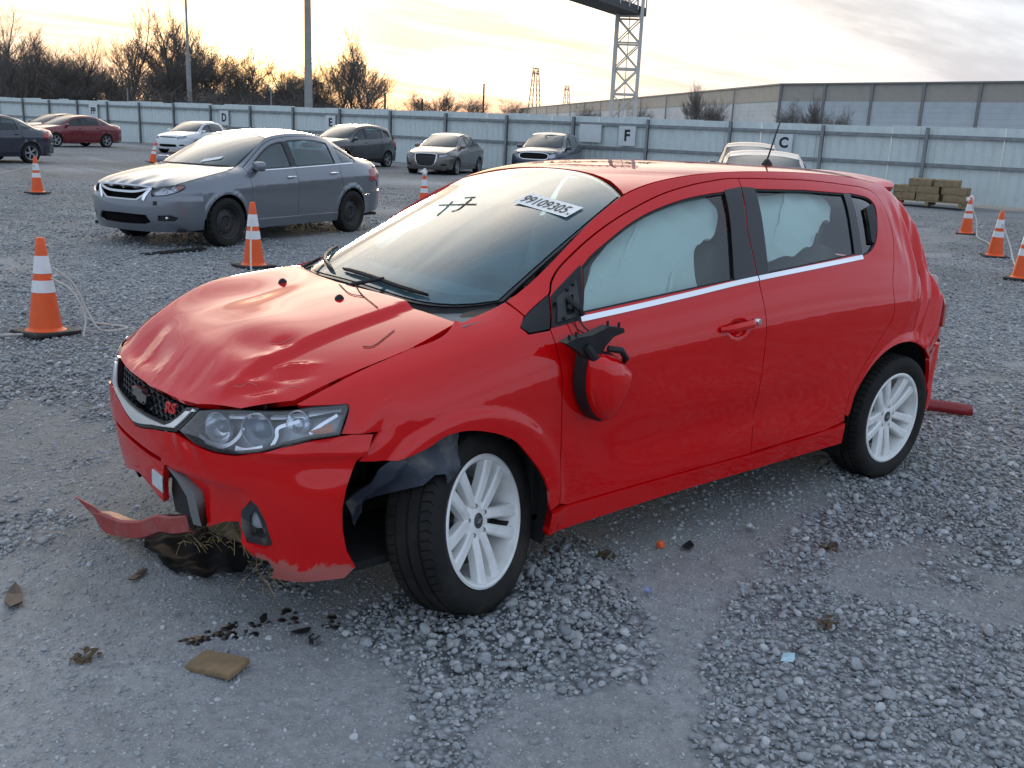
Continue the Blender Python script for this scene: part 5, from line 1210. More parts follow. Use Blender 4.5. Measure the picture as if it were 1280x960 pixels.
    # side wrap of the tail lamp
    if kind == 'sedan': panel('tail_lamp', [(-3.20,.93),(-3.34,.98),(-3.46,.955),(-3.56,.93),(-3.56,.80),(-3.42,.84)], Bd.side, mat('tail_red', (.32,.02,.025), .12, coat=1), root, step=.06, flip=True, mirror=True, thick=.012, gap=0, offs=.004)
    # mirrors, handles, inner
    for sgn in (1, -1):
        z0 = float(Bd.zb(xd-.2))+.05; y0 = float(Bd.y(xd-.12, z0))
        m_ = MB(); m_.box((xd-.16, sgn*(y0+.10), z0+.02), (.11,.19,.125), Euler((0,0,sgn*R(-14))), bev=.035); o = m_.build('door_mirror', paint, fdo[0 if sgn > 0 else 1], smooth=True, sharp=60)
        m_ = MB(); m_.box((xd-.15, sgn*(y0+.01), z0-.03), (.07,.10,.035), bev=.01); m_.build('mirror_foot', BLK, fdo[0 if sgn > 0 else 1], smooth=True)
        for (xh_, dd) in ((xB+.13, fdo), (xC+.10, rdo)):
            zh2 = float(Bd.zb(xh_))-.10; y1 = float(Bd.y(xh_, zh2)); m_ = MB(); m_.tube([(xh_+.085,sgn*(y1+.004),zh2-.004),(xh_+.05,sgn*(y1+.032),zh2),(xh_-.05,sgn*(y1+.034),zh2+.004),(xh_-.09,sgn*(y1+.004),zh2+.006)], [.010,.013,.013,.010], 8); m_.build('door_handle', CHR if trim_col else paint, dd[0 if sgn > 0 else 1], smooth=True)
    shl = np.vstack([Ez(.45, xt-.0, 40, .03), [(xt+.02,.62),(-wb-ra-.03,.62)], arch(-wb, 150, 10, 12)*1.0+np.array([0,.01]), [(-wb+ra+.01,zr-.04),(-ra-.01,zr-.04)], arch(0, 170, 20, 12)+np.array([0,.01])])
    panel('inner_shell', shl, Bd.side, GAPM, root, step=.14, flip=True, mirror=True, thick=0, gap=0, offs=-.022, holes=[inset(gF,-.012), inset(gR,-.012), inset(gQ,-.012)])
    m_ = MB(); m_.box((-1.4,0,zr-.06),(4.2,1.5,.04)); m_.box((.3,0,zr+.20),(.7,.96,.30)); m_.box((-wb-.35,0,zr+.15),(.9,1.0,.20)); m_.build('underbody', mat('underbody_black', (.01,.01,.01), .9), root)
    for cx in (0, -wb):
        for sgn in (1, -1):
            V = []; F_ = []
            for i, g in enumerate(np.linspace(R(-20), R(200), 20)): V += [(cx+(ra+.02)*math.cos(g), sgn*.80, .32+(ra+.02)*math.sin(g)), (cx+(ra+.02)*math.cos(g), sgn*.52, .32+(ra+.02)*math.sin(g)), (cx, sgn*.52, .32)]
            for i in range(19): F_ += [(i*3,i*3+1,i*3+4,i*3+3),(i*3+1,i*3+2,i*3+5,i*3+4)]
            obj('wheel_arch_liner', V, F_, mat('liner_black', (.009,.009,.010), .85), root)
    dz = .12 if kind == 'suv' else 0
    m_ = MB(); m_.prism([(xw+.15,zw_-.03),(xw-.10,zw_-.0),(xw-.42,zw_-.08),(xw-.40,.55),(xw+.15,.55)], -.68, .68, 'y'); m_.build('dashboard', TRIMI, root)
    for y0 in (-.36,.36):
        m_ = MB(); m_.box((-1.55,y0,.95+dz),(.16,.48,.62),Euler((0,R(-14),0)),bev=.05); m_.box((-1.64,y0,1.26+dz),(.10,.26,.16),bev=.04); m_.box((-1.25,y0,.62+dz),(.5,.48,.16),bev=.04); m_.build('seat', TRIMI, root, smooth=True)
    m_ = MB(); m_.box((-2.45,0,.92+dz),(.16,1.2,.60),Euler((0,R(-18),0)),bev=.05); m_.build('rear_bench', TRIMI, root, smooth=True)
    add_wheels(root, wb, .775 if kind == 'sedan' else .80, wheel[1], wheel[0], steer)
    return root, bo, ho_, w_, wsb
REFL = mat('lamp_reflector', (.86,.90,.96), .18, .75)
P_GREY = mat('grey_metallic_paint', (.165,.185,.215), .32, .55, 1.0, dirt=.30, dirtcol=(.22,.21,.19), dscale=3, coat_rough=.06)
P_DRED = mat('deep_red_paint', (.16,.010,.016), .35, .2, 1.0, dirt=.2, coat_rough=.05)
P_NAVY = mat('navy_paint', (.018,.022,.042), .35, .3, 1.0, dirt=.2, coat_rough=.05)
P_BLACK = mat('black_car_paint', (.022,.023,.026), .35, .2, 1.0, dirt=.2, coat_rough=.05)
P_WHITE = mat('white_car_paint', (.66,.68,.70), .4, 0, 1.0, dirt=.2, coat_rough=.05)
P_CHAR = mat('charcoal_paint', (.060,.064,.070), .35, .5, 1.0, dirt=.25, coat_rough=.06)
P_TAUPE = mat('taupe_paint', (.135,.130,.118), .36, .5, 1.0, dirt=.4, coat_rough=.08)
P_BLUE = mat('dark_blue_paint', (.028,.040,.072), .35, .4, 1.0, dirt=.2, coat_rough=.06)
P_SILV = mat('silver_paint', (.20,.215,.235), .35, .6, 1.0, dirt=.2, coat_rough=.06)
def headpos(front, deg):  # front axle position of the near front wheel given at its ground contact
    a = R(deg); return (front[0]-(-math.sin(a))*.80, front[1]-math.cos(a)*.80, 0)
gy, gbo, gho, gws, gwsf = make_car('grey_sedan', 'sedan', headpos((-3.03,-8.89), 25), R(25), P_GREY, 'grey sedan with black steel wheels and broken nose, parked behind the red hatchback', wheel=('steel',.318), lamp='amber', tint=GMED, hood_dent=True, crash=True, st=.035, group='cars in the middle of the lot', trim_col=CHR)
# its paper on the windscreen, open grille bars and lower lip
q_ = gwsf(np.array([.30,.62,.62,.30]), np.array([.03,.16,.24,.11]))+np.array([.006,0,.008]); o = obj('windscreen_paper', q_, [(0,1,2,3)], PAP, gy, smooth=False)
m_ = MB(); Bd_ = BODY['sedan']
for pts in ([(-.26,.745),(-.12,.700),(0,.690),(.12,.700),(.26,.745)],):
    V, F_ = ribbon_on(Bd_.front, smooth_line(pts, 6), .028, .004); obj('grille_bar', V, F_, SILV, gbo)
for sgn in (1,-1):
    V, F_ = ribbon_on(Bd_.front, smooth_line([(sgn*.19,.60),(sgn*.215,.66),(sgn*.27,.748)], 6), .040, .008); obj('grille_wing', V, F_, CHR, gbo)
m_.box((.70,0,.66),(.10,.80,.06),bev=.01); m_.box((.66,.15,.70),(.06,.12,.10),bev=.01); m_.build('radiator_support', mat('grimy_metal', (.035,.034,.032), .75), gy)
panel('bumper_plug', [(.300,.545),(.345,.545),(.345,.595),(.300,.595)], Bd_.front, DKP, gbo, step=.05, thick=.002, gap=0, offs=.003, scale=(1.15,1))
for sgn in (1,):
    c = MB(); c.lathe([(0,.012),(.014,.010),(.020,0),(.020,-.02)], 14, 'y'); o = c.build('fog_lamp', REFL, gbo, smooth=True); p0 = Bd_.front(np.array([.46]), np.array([.395]))[0]; o.location = Vector(p0)-Vector((.012,.008,0)); o.rotation_euler = (0,0,R(-60))
xs2 = np.linspace(-.36,-2.34,20); panel('sill_strip', np.vstack([np.stack([xs2, 0*xs2+.318],1), np.stack([xs2, 0*xs2+.330],1)[::-1]]), Bd_.side, CHR, gy, step=.06, flip=True, thick=.004, gap=0, offs=.008)
make_car('red_sedan', 'sedan', headpos((-9.81,-45.27), 21.5), R(21.5), P_DRED, 'dark red sedan with a trunk spoiler beside the PP sign', (1,1.0,.98), grille='wide', st=.08)
make_car('navy_sedan', 'sedan', headpos((-2.93,-28.9), 26), R(26), P_NAVY, 'navy sedan cut off by the left edge of the photo', (1.01,1.02,.97), st=.08)
make_car('black_sedan', 'sedan', (-10.2,-51.5,0), R(24), P_BLACK, 'dark sedan mostly hidden behind the dark red sedan', (1,1,1), st=.10)
make_car('white_sedan', 'sedan', headpos((-14.3,-39.9), 38), R(38), P_WHITE, 'white sedan with a slim black grille below the D sign', (1,1,.97), grille='slim', st=.08)
make_car('grey_suv', 'suv', headpos((-15.82,-29.13), 24), R(24), P_CHAR, 'charcoal grey suv parked under the E sign', (.97,.97,.98), st=.08)
make_car('taupe_sedan', 'sedan', headpos((-17.96,-25.01), 37), R(37), P_TAUPE, 'taupe sedan with a tall grille, between the two dark suvs', (.985,1,.975), grille='tall', st=.07)
make_car('blue_suv', 'suv', headpos((-21.1,-23.0), 36), R(36), P_BLUE, 'dark blue suv with bright round headlights, near the lattice tower', (1.0,1,1.0), grille='wide', st=.07)
make_car('silver_sedan', 'sedan', (-10.0,-5.8,0), R(38), P_SILV, 'silver sedan whose roof and windscreen show just above the red roof', (1,1,1.0), st=.07, group='cars in the middle of the lot')
make_car('dark_suv', 'suv', (-16.9,-11.5,0), R(38), P_BLACK, 'dark suv just behind the silver sedan, mostly hidden by the red roof', (1,.95,.97), st=.08, group='cars in the middle of the lot')
# ------------------------------------------------------------------ ground
def vnoise(x, y, s, seed):
    """smooth value noise in [-1, 1] with cell size s"""
    g = np.random.default_rng(seed).uniform(-1, 1, (256, 256)); u = x/s; v = y/s; i = np.floor(u).astype(int); j = np.floor(v).astype(int); fu = u-i; fv = v-j
    fu = fu*fu*(3-2*fu); fv = fv*fv*(3-2*fv); a = g[i % 256, j % 256]; b = g[(i+1) % 256, j % 256]; c = g[i % 256, (j+1) % 256]; d = g[(i+1) % 256, (j+1) % 256]
    return (a*(1-fu)+b*fu)*(1-fv)+(c*(1-fu)+d*fu)*fv
D1 = np.array([(1.9,-.9),(1.27,-.418),(.79,-.599),(.50,.10),(.35,.45),(.38,.80),(.70,1.40),(1.1,2.2),(2.6,1.6)])
D2 = np.array([(-.51,.61),(-1.21,.40),(-2.45,.40),(-2.22,.84),(-1.28,1.10),(-.68,1.35),(-.30,1.58),(.03,1.84),(.5,2.4),(.9,1.9),(.45,1.50),(.20,1.37),(-.12,1.45),(-.50,1.15)])
D3 = np.array([(.55,-.9),(.5,.75),(-.3,.45),(-2.8,.60),(-3.0,-.9)])
def soft(p, poly, w):
    d = dist_poly(p, poly); return np.where(inside(p, poly), .5+.5*np.clip(d/w, 0, 1), .5-.5*np.clip(d/w, 0, 1))
def dirt_mask(x, y):
    p = np.stack([x, y], 1); w = .16*vnoise(x, y, .35, 3)+.10*vnoise(x, y, .12, 4)
    m = np.maximum.reduce([soft(p, D1, .22), soft(p, D2, .16), soft(p, D3, .2)])
    far = .5+.8*vnoise(x+.6*y, y-.4*x, 2.6, 5)-.42
    m = np.maximum(m, np.where(np.hypot(x-CAM[0], y-CAM[1]) > 3.5, far, 0))
    return sstep(.35, .65, m+w*1.3)
MOUND = np.array([(.30,.76),(-.03,.60),(-.69,.47),(-.74,.86),(-.43,1.16),(-.02,1.36),(.33,1.12)])
def gh(x, y):
    x = np.asarray(x, float); y = np.asarray(y, float); r = np.hypot(x, y)
    z = .018*vnoise(x, y, 1.7, 8)+.010*vnoise(x, y, .55, 9)+.005*vnoise(x, y, .18, 10)
    z = z+.05*vnoise(x, y, 9, 13)*sstep(6, 14, r)
    sh = x.shape; p = np.stack([x.ravel(), y.ravel()], 1); near = (np.abs(p[:,0]) < 2) & (np.abs(p[:,1]-.9) < 1.2)
    mz = np.zeros(len(p)); 
    if near.any(): mz[near] = .030*sstep(.45, 1.0, soft(p[near], MOUND, .30))
    z = z+mz.reshape(sh)
    for (cx, cy) in ((0,.80),(0,-.74),(-WB,.757),(-WB,-.757)):
        k = np.exp(-(((x-cx)/.22)**2+((y-cy)/.16)**2)); z = z*(1-k)+.002*k
    for (cx, cy) in ((-2.69,-9.6),(-5.1,-10.7)): z = z*(1-np.exp(-(((x-cx)/1.6)**2+((y-cy)/1.6)**2)))
    return z
def axis_coords(lo, hi, step, far0, far1, g=1.16):
    c = list(np.arange(lo, hi+1e-6, step)); s = step; a = hi
    while a < far1: s *= g; a += s; c.append(a)
    s = step; a = lo
    while a > far0: s *= g; a -= s; c.insert(0, a)
    return np.array(c)
gx = axis_coords(-6.5, 3.2, .04, -900, 700); gy_ = axis_coords(-5.0, 2.8, .04, -1200, 500)
GX, GY = np.meshgrid(gx, gy_, indexing='ij'); GZ = gh(GX, GY); nx, ny = GX.shape
idx = np.arange(nx*ny).reshape(nx, ny)
me = bpy.data.meshes.new('ground'); me.vertices.add(nx*ny); me.vertices.foreach_set('co', np.stack([GX, GY, GZ], -1).ravel())
qd = np.stack([idx[:-1,:-1], idx[1:,:-1], idx[1:,1:], idx[:-1,1:]], -1).reshape(-1, 4)
me.loops.add(qd.size); me.loops.foreach_set('vertex_index', qd.ravel()); me.polygons.add(len(qd)); me.polygons.foreach_set('loop_start', np.arange(len(qd))*4); me.polygons.foreach_set('use_smooth', np.ones(len(qd), bool)); me.update(); me.validate()
att = me.attributes.new('dirt', 'FLOAT', 'POINT'); att.data.foreach_set('value', dirt_mask(GX.ravel(), GY.ravel()))
def ground_mat():
    m = bpy.data.materials.new('gravel_lot'); m.use_nodes = True; nt = m.node_tree; L = nt.links; b = nt.nodes['Principled BSDF']
    tc = nt.nodes.new('ShaderNodeTexCoord'); v = tc.outputs['Object']
    at_ = nt.nodes.new('ShaderNodeAttribute'); at_.attribute_name = 'dirt'
    vo = nt.nodes.new('ShaderNodeTexVoronoi'); vo.inputs['Scale'].default_value = 30; L.new(v, vo.inputs['Vector'])
    vo2 = nt.nodes.new('ShaderNodeTexVoronoi'); vo2.inputs['Scale'].default_value = 85; L.new(v, vo2.inputs['Vector'])
    sep = nt.nodes.new('ShaderNodeSeparateColor'); L.new(vo.outputs['Color'], sep.inputs[0])
    stone = _ramp(nt, sep.outputs[0], [(0, (.22,.235,.25)), (.35, (.32,.342,.36)), (.75, (.40,.425,.445)), (1, (.52,.535,.54))])
    edge = _ramp(nt, vo.outputs['Distance'], [(.25, (1,1,1)), (.62, (.45,.45,.45))])
    grav = _mixc(nt, 1.0, stone, edge, 'MULTIPLY')
    n1 = _noise(nt, 2.2, 8, .62, v); n2 = _noise(nt, 22, 8, .7, v); n3 = _noise(nt, .22, 6, .6, v)
    dirt = _ramp(nt, n1, [(.28, (.205,.21,.212)), (.5, (.295,.305,.31)), (.72, (.38,.395,.402))])
    dirt = _mixc(nt, .55, dirt, _ramp(nt, n2, [(.3, (.18,.187,.19)), (.7, (.45,.465,.475))]))
    spk = _ramp(nt, vo2.outputs['Distance'], [(.10, (1.35,1.35,1.36)), (.35, (.92,.92,.92))]); dirt = _mixc(nt, .8, dirt, spk, 'MULTIPLY')
    c = _mixc(nt, at_.outputs['Fac'], grav, dirt)
    damp = _ramp(nt, n3, [(.40, (1,1,1)), (.60, (.62,.58,.53))]); c = _mixc(nt, .7, c, damp, 'MULTIPLY')
    L.new(c, b.inputs['Base Color']); b.inputs['Roughness'].default_value = .92; b.inputs['Specular IOR Level'].default_value = .25
    h = nt.nodes.new('ShaderNodeMix'); L.new(at_.outputs['Fac'], h.inputs[0])
    inv = nt.nodes.new('ShaderNodeMath'); inv.operation = 'SUBTRACT'; inv.inputs[0].default_value = 1; L.new(vo.outputs['Distance'], inv.inputs[1])
    add = nt.nodes.new('ShaderNodeMath'); add.operation = 'MULTIPLY_ADD'; L.new(n2, add.inputs[0]); add.inputs[1].default_value = .35; 
    i2 = nt.nodes.new('ShaderNodeMath'); i2.operation = 'MULTIPLY'; L.new(vo2.outputs['Distance'], i2.inputs[0]); i2.inputs[1].default_value = -.15; L.new(i2.outputs[0], add.inputs[2])
    L.new(inv.outputs[0], h.inputs[2]); L.new(add.outputs[0], h.inputs[3])
    bp = nt.nodes.new('ShaderNodeBump'); bp.inputs['Strength'].default_value = .9; bp.inputs['Distance'].default_value = .022; L.new(h.outputs[0], bp.inputs['Height']); L.new(bp.outputs[0], b.inputs['Normal'])
    return m
me.materials.append(ground_mat()); go = bpy.data.objects.new('ground', me); link(go, kind='structure')
# ------------------------------------------------------------------ loose gravel
pc = bpy.data.collections.new('pebbles')
def stone_mat():
    m = bpy.data.materials.new('crushed_limestone'); m.use_nodes = True; nt = m.node_tree; b = nt.nodes['Principled BSDF']
    oi = nt.nodes.new('ShaderNodeObjectInfo'); tc = nt.nodes.new('ShaderNodeTexCoord')
    c = _ramp(nt, oi.outputs['Random'], [(0, (.25,.265,.28)), (.25, (.33,.35,.368)), (.5, (.385,.408,.427)), (.72, (.38,.385,.385)), (.88, (.46,.48,.495)), (1, (.60,.615,.62))])
    n = _ramp(nt, _noise(nt, 1.6, 6, .65, tc.outputs['Object']), [(.3, (.72,.72,.72)), (.7, (1.15,1.15,1.15))])
    nt.links.new(_mixc(nt, 1, c, n, 'MULTIPLY'), b.inputs['Base Color']); b.inputs['Roughness'].default_value = .9; b.inputs['Specular IOR Level'].default_value = .25
    bp = nt.nodes.new('ShaderNodeBump'); bp.inputs['Strength'].default_value = .35; bp.inputs['Distance'].default_value = .1; nt.links.new(_noise(nt, 5, 6, .65, tc.outputs['Object']), bp.inputs['Height']); nt.links.new(bp.outputs[0], b.inputs['Normal'])
    return m
SM = stone_mat()
for k in range(10):
    bm = bmesh.new(); bmesh.ops.create_icosphere(bm, subdivisions=2, radius=1); rr = random.Random(k)
    pl_ = [(Vector((rr.gauss(0,1), rr.gauss(0,1), rr.gauss(0,1))).normalized(), rr.uniform(.55,.92)) for _ in range(9)]
    ax = (rr.uniform(.9,1.25), rr.uniform(.7,.95), rr.uniform(.5,.75))
    for v in bm.verts:
        p = v.co.copy()
        for n, dd in pl_:
            t = p.dot(n)
            if t > dd: p -= n*(t-dd)*.85
        v.co = Vector((p.x*ax[0], p.y*ax[1], p.z*ax[2]))
    m_ = bpy.data.meshes.new('pebble'); bm.to_mesh(m_); bm.free(); m_.materials.append(SM); m_.polygons.foreach_set('use_smooth', [True]*len(m_.polygons))
    o = bpy.data.objects.new('pebble', m_); pc.objects.link(o)
def scatter():
    rg = np.random.default_rng(21); n = 800000
    head = math.atan2(_f.y, _f.x); th = head+rg.uniform(-.80, .80, n); d = 1.0+25*rg.uniform(0, 1, n)**1.55
    # keep probability so that the areal density follows dens(d)
    pdf = (1/1.55)*((d-1)/25)**(1/1.55-1)/25/1.6; dens = np.where(d < 5, 4600, 4600*(5/d)**2.0)
    keep = rg.uniform(0, 1, n) < dens*d/(n*pdf)
    th, d = th[keep], d[keep]; x = CAM[0]+d*np.cos(th); y = CAM[1]+d*np.sin(th)
    dm = dirt_mask(x, y); md = inside(np.stack([x, y], 1), MOUND)
    clump = .5+.5*vnoise(x, y, .30, 31)
    pr_ = np.where(md, 1.0, np.clip(1-dm, 0, 1)*(.55+.6*clump)+dm*1.1*(.25+clump))
    k = rg.uniform(0, 1, len(x)) < pr_
    for (cx, cy, ang) in ((0,.80,23),(-WB,.757,0),(0,-.74,19),(-WB,-.757,0)):
        ca, sa = math.cos(R(ang)), math.sin(R(ang)); lx = (x-cx)*ca+(y-cy)*sa; ly = -(x-cx)*sa+(y-cy)*ca; k &= ~((np.abs(lx) < .13) & (np.abs(ly) < .11))
    x, y, d, dm, md = x[k], y[k], d[k], dm[k], md[k]; n = len(x)
    s = .0041*np.exp(rg.normal(0, .50, n))*(1+.028*np.clip(d-3, 0, 30)); s = np.where(md, s*1.15, s); s = np.where(rg.uniform(0, 1, n) < .03, s*1.6, s); s = np.clip(s*1.42, .0035, .024)
    s = np.where(dm > .6, s*.62, s)
    z = gh(x, y)+s*np.where(dm > .5, rg.uniform(-.25, .25, n), rg.uniform(.0, .75, n))+np.where(md, rg.uniform(0, .018, n), 0)
    m_ = bpy.data.meshes.new('gravel'); m_.vertices.add(n); m_.vertices.foreach_set('co', np.stack([x, y, z], 1).ravel())
    a = m_.attributes.new('scl', 'FLOAT_VECTOR', 'POINT'); a.data.foreach_set('vector', np.stack([s, s, s*rg.uniform(.75, 1.1, n)], 1).ravel())
    a = m_.attributes.new('rot', 'FLOAT_VECTOR', 'POINT'); a.data.foreach_set('vector', np.stack([rg.normal(0, .35, n), rg.normal(0, .35, n), rg.uniform(0, 6.28, n)], 1).ravel())
    a = m_.attributes.new('pick', 'INT', 'POINT'); a.data.foreach_set('value', rg.integers(0, 10, n).astype(np.int32))
    o = bpy.data.objects.new('gravel', m_); link(o, label='loose grey crushed gravel covering the lot', cat='gravel', kind='stuff')
    ng = bpy.data.node_groups.new('scatter_gravel', 'GeometryNodeTree'); ng.interface.new_socket('Geometry', in_out='INPUT', socket_type='NodeSocketGeometry'); ng.interface.new_socket('Geometry', in_out='OUTPUT', socket_type='NodeSocketGeometry')
    N = ng.nodes; L = ng.links; gi = N.new('NodeGroupInput'); gt = N.new('NodeGroupOutput'); ip = N.new('GeometryNodeInstanceOnPoints'); ci = N.new('GeometryNodeCollectionInfo'); ci.inputs['Collection'].default_value = pc; ci.inputs['Separate Children'].default_value = True; ci.inputs['Reset Children'].default_value = True
    def na(nm, dt):
        q = N.new('GeometryNodeInputNamedAttribute'); q.data_type = dt; q.inputs['Name'].default_value = nm; return q.outputs['Attribute']
    L.new(gi.outputs[0], ip.inputs['Points']); L.new(ci.outputs[0], ip.inputs['Instance']); ip.inputs['Pick Instance'].default_value = True
    L.new(na('pick', 'INT'), ip.inputs['Instance Index']); L.new(na('scl', 'FLOAT_VECTOR'), ip.inputs['Scale'])
    e2r = N.new('FunctionNodeEulerToRotation'); L.new(na('rot', 'FLOAT_VECTOR'), e2r.inputs[0]); L.new(e2r.outputs[0], ip.inputs['Rotation']); L.new(ip.outputs[0], gt.inputs[0])
    o.modifiers.new('scatter', 'NODES').node_group = ng
    print('stones', n)
scatter()
# ------------------------------------------------------------------ sheet-metal fence
FA0 = np.array([-19.24,-44.7]); FD = np.array([-.2512,.9679]); FN = np.array([FD[1],-FD[0]])   # FN points to the lot
def fpt(s, off=0., z=0.): q = FA0+FD*s+FN*off; return (float(q[0]), float(q[1]), z)
fang = math.atan2(FD[1], FD[0]); FH = 2.30
fence = empty('metal_fence', fpt(-40), fang, 'long pale sheet-metal fence with rails and posts behind the lot', 'fence')
SHEET = mat('pale_galvanised_sheet', (.60,.665,.655), .5, .15, var=.10, vscale=1.2, dirt=.35, dirtcol=(.33,.34,.32), dscale=1.4)
POSTM = mat('galvanised_post', (.24,.26,.27), .5, .5, var=.2, vscale=4, dirt=.3, dirtcol=(.18,.16,.13), dscale=3)
# local frame: x along the fence, y = lot normal is -y or +y
ysg = 1 if (Matrix.Rotation(fang, 3, 'Z') @ Vector((0,1,0))).dot(Vector((FN[0],FN[1],0))) > 0 else -1
bay = 3.30; s0 = 16.23-3.3*18
def sheet_mesh(w):
    V = []; prof = []; n = max(1, round(w/.30))
    for k in range(n):
        a = k*w/n; prof += [(a,0),(a+.02,.022),(a+.045,.022),(a+.065,0)]
    prof.append((w,0)); F_ = []
    for (a, d) in prof: V += [(a, d*ysg, .04), (a, d*ysg, FH)]
    for i in range(len(prof)-1): F_.append((2*i, 2*i+2, 2*i+3, 2*i+1))
    return mesh_data('fence_sheet', V, F_, SHEET, smooth=False)
shm = sheet_mesh(1.10)
def linked(name, md, parent, loc, rz=0, **k):
    o = bpy.data.objects.new(name, md); o.location = loc; o.rotation_euler = (0,0,rz); return link(o, parent, **k)
nb = 30; off0 = s0-(-40)
pm = MB(); pm.box((0,.02*ysg,1.13),(.10,.012,2.26)); pm.box((0,.07*ysg,1.13),(.012,.10,2.26)); pm.box((0,.12*ysg,1.13),(.10,.012,2.26)); pmo = pm.build('post', POSTM, fence); pmo.location = (off0,.03*ysg,0)
rl = MB(); rl.box((bay/2,0,0),(bay,.05,.012)); rl.box((bay/2,.025*ysg,-.045),(bay,.008,.09)); rl.box((bay/2,.045*ysg,-.09),(bay,.05,.010)); rlo = rl.build('rail', POSTM, fence); rlo.location = (off0,.035*ysg,2.06)
rj = random.Random(4)
for b in range(nb):
    xb = off0+b*bay
    if b: linked('post', pmo.data, fence, (xb,.03*ysg,rj.uniform(-.03,.02)), rj.uniform(-.04,.04))
    for z in (2.06, 1.20):
        if b == 0 and z == 2.06: continue
        linked('rail', rlo.data, fence, (xb,.035*ysg,z+rj.uniform(-.012,.012)))
    for k in range(3):
        o = linked('fence_sheet', shm, fence, (xb+k*1.10+.002,rj.uniform(-.006,.006),rj.uniform(-.03,.03))); o.rotation_euler = (rj.uniform(-.006,.006),rj.uniform(-.002,.002),0)
# letter boards
def board(txt, px_s, z, w, label):
    r_ = empty('letter_board', fpt(px_s, .14, z), fang+(math.pi if ysg < 0 else 0), label, 'sign', 'letter boards on the fence')
    # local: +y = towards the lot, text readable from the lot
    m_ = MB(); m_.box((0,0,0),(w,.012,w)); m_.build('board', mat('board_white', (.62,.65,.66), .5, var=.08, vscale=6), r_)
    tv, tf = text_mesh(txt, w*.78 if len(txt) == 1 else w*.58, .004, bold=.018)
    tv[:,1] -= 0
    obj('lettering', [(-p[0], .010+p[2]*.5, p[1]) for p in tv], [f[::-1] for f in tf], INK, r_, smooth=False)
board('PP', -14.9, 1.68, .92, 'white board lettered PP on the fence above the red sedan')
board('D', -2.35, 1.62, .72, 'white board lettered D on the fence above the white sedan')
board('E', 5.75, 1.62, .66, 'white board lettered E on the fence above the grey suv')
board('F', 22.0, 1.62, .72, 'white board lettered F on the fence beside the blank board')
board('C', 28.15, 1.62, .60, 'white board with a dark letter half hidden by the aerial')
m_ = MB(); m_.box((0,0,0),(1.0,.012,.66)); o = m_.build('blank_board', mat('board_white', (.62,.65,.66), .5), None, label='blank pale board on the fence left of the F sign', cat='sign'); o.location = fpt(20.35,.14,1.66); o.rotation_euler = (0,0,fang)
# thin poles standing at the fence
for i, (s, h, lb) in enumerate(((-11.6,3.0,'thin grey pole on the fence near the PP sign'),(1.14,3.2,'thin grey pole on the fence right of the D sign'))):
    m_ = MB(); m_.tube([(0,0,0),(0,0,h)], .035, 8); o = m_.build('fence_pole', POSTM, None, smooth=True, label=lb, cat='pole'); o.location = fpt(s, -.12, 0)
# ------------------------------------------------------------------ warehouse beyond the fence
wh = empty('warehouse', (-94.2,-68.6,0), 0, 'long pale warehouse with tan top band beyond the fence', 'building')
WALLM = mat('painted_block_wall', (.46,.50,.52), .8, var=.12, vscale=.6, dirt=.4, dirtcol=(.27,.29,.30), dscale=.4); BANDM = mat('tan_wall_band', (.34,.32,.28), .8, var=.10, vscale=.8, dirt=.3, dirtcol=(.2,.18,.15), dscale=.5); PILM = mat('dark_pilaster', (.20,.20,.20), .7)
def wall_run(p0, p1, h, bay_w, nmax):
    p0 = Vector((*p0,0))-wh.location; p1 = Vector((*p1,0))-wh.location; d = (p1-p0); Lg = d.length; d.normalize(); a = math.atan2(d.y, d.x); n = min(nmax, int(Lg/bay_w)); bw = Lg/n
    wm = MB(); cs = 12
    for k in range(cs): wm.box((bw/2,.004*(k % 2),(k+.5)*6.3/cs),(bw-.3,.30,6.3/cs-.008))
    w_ = wm.build('wall_panel', WALLM, None).data; bn = MB(); bn.box((bw/2,.06,6.3+(h-6.3)/2),(bw-.02,.30,h-6.3)); b_ = bn.build('top_band', BANDM, None).data; pi_ = MB(); pi_.box((0,.0,h/2),(.30,.55,h)); q_ = pi_.build('pilaster', PILM, None).data; cp = MB(); cp.box((bw/2,0,h+.08),(bw+.02,.7,.16)); c_ = cp.build('coping', PILM, None).data
    for nm in ('wall_panel','top_band','pilaster','coping'): 
        for o in [o for o in COL.objects if o.name.startswith(nm) and o.parent is None]: bpy.data.objects.remove(o)
    for k in range(n):
        loc = p0+d*bw*k
        for nm, dt in (('wall_panel',w_),('top_band',b_),('pilaster',q_),('coping',c_)): linked(nm, dt, wh, loc, a)
wall_run((-94.2,-68.6), (-94.6,-22.0), 8.1, 5.6, 9)
wall_run((-94.2,-68.6), (-184.2,-229.5), 8.1, 14.0, 14)
m_ = MB(); m_.prism([(-.4,.2),(-90,-160.9),(-150,-130),(-80,46),(-.8,46)], 7.6, 7.9, 'z'); m_.build('roof', PILM, wh)
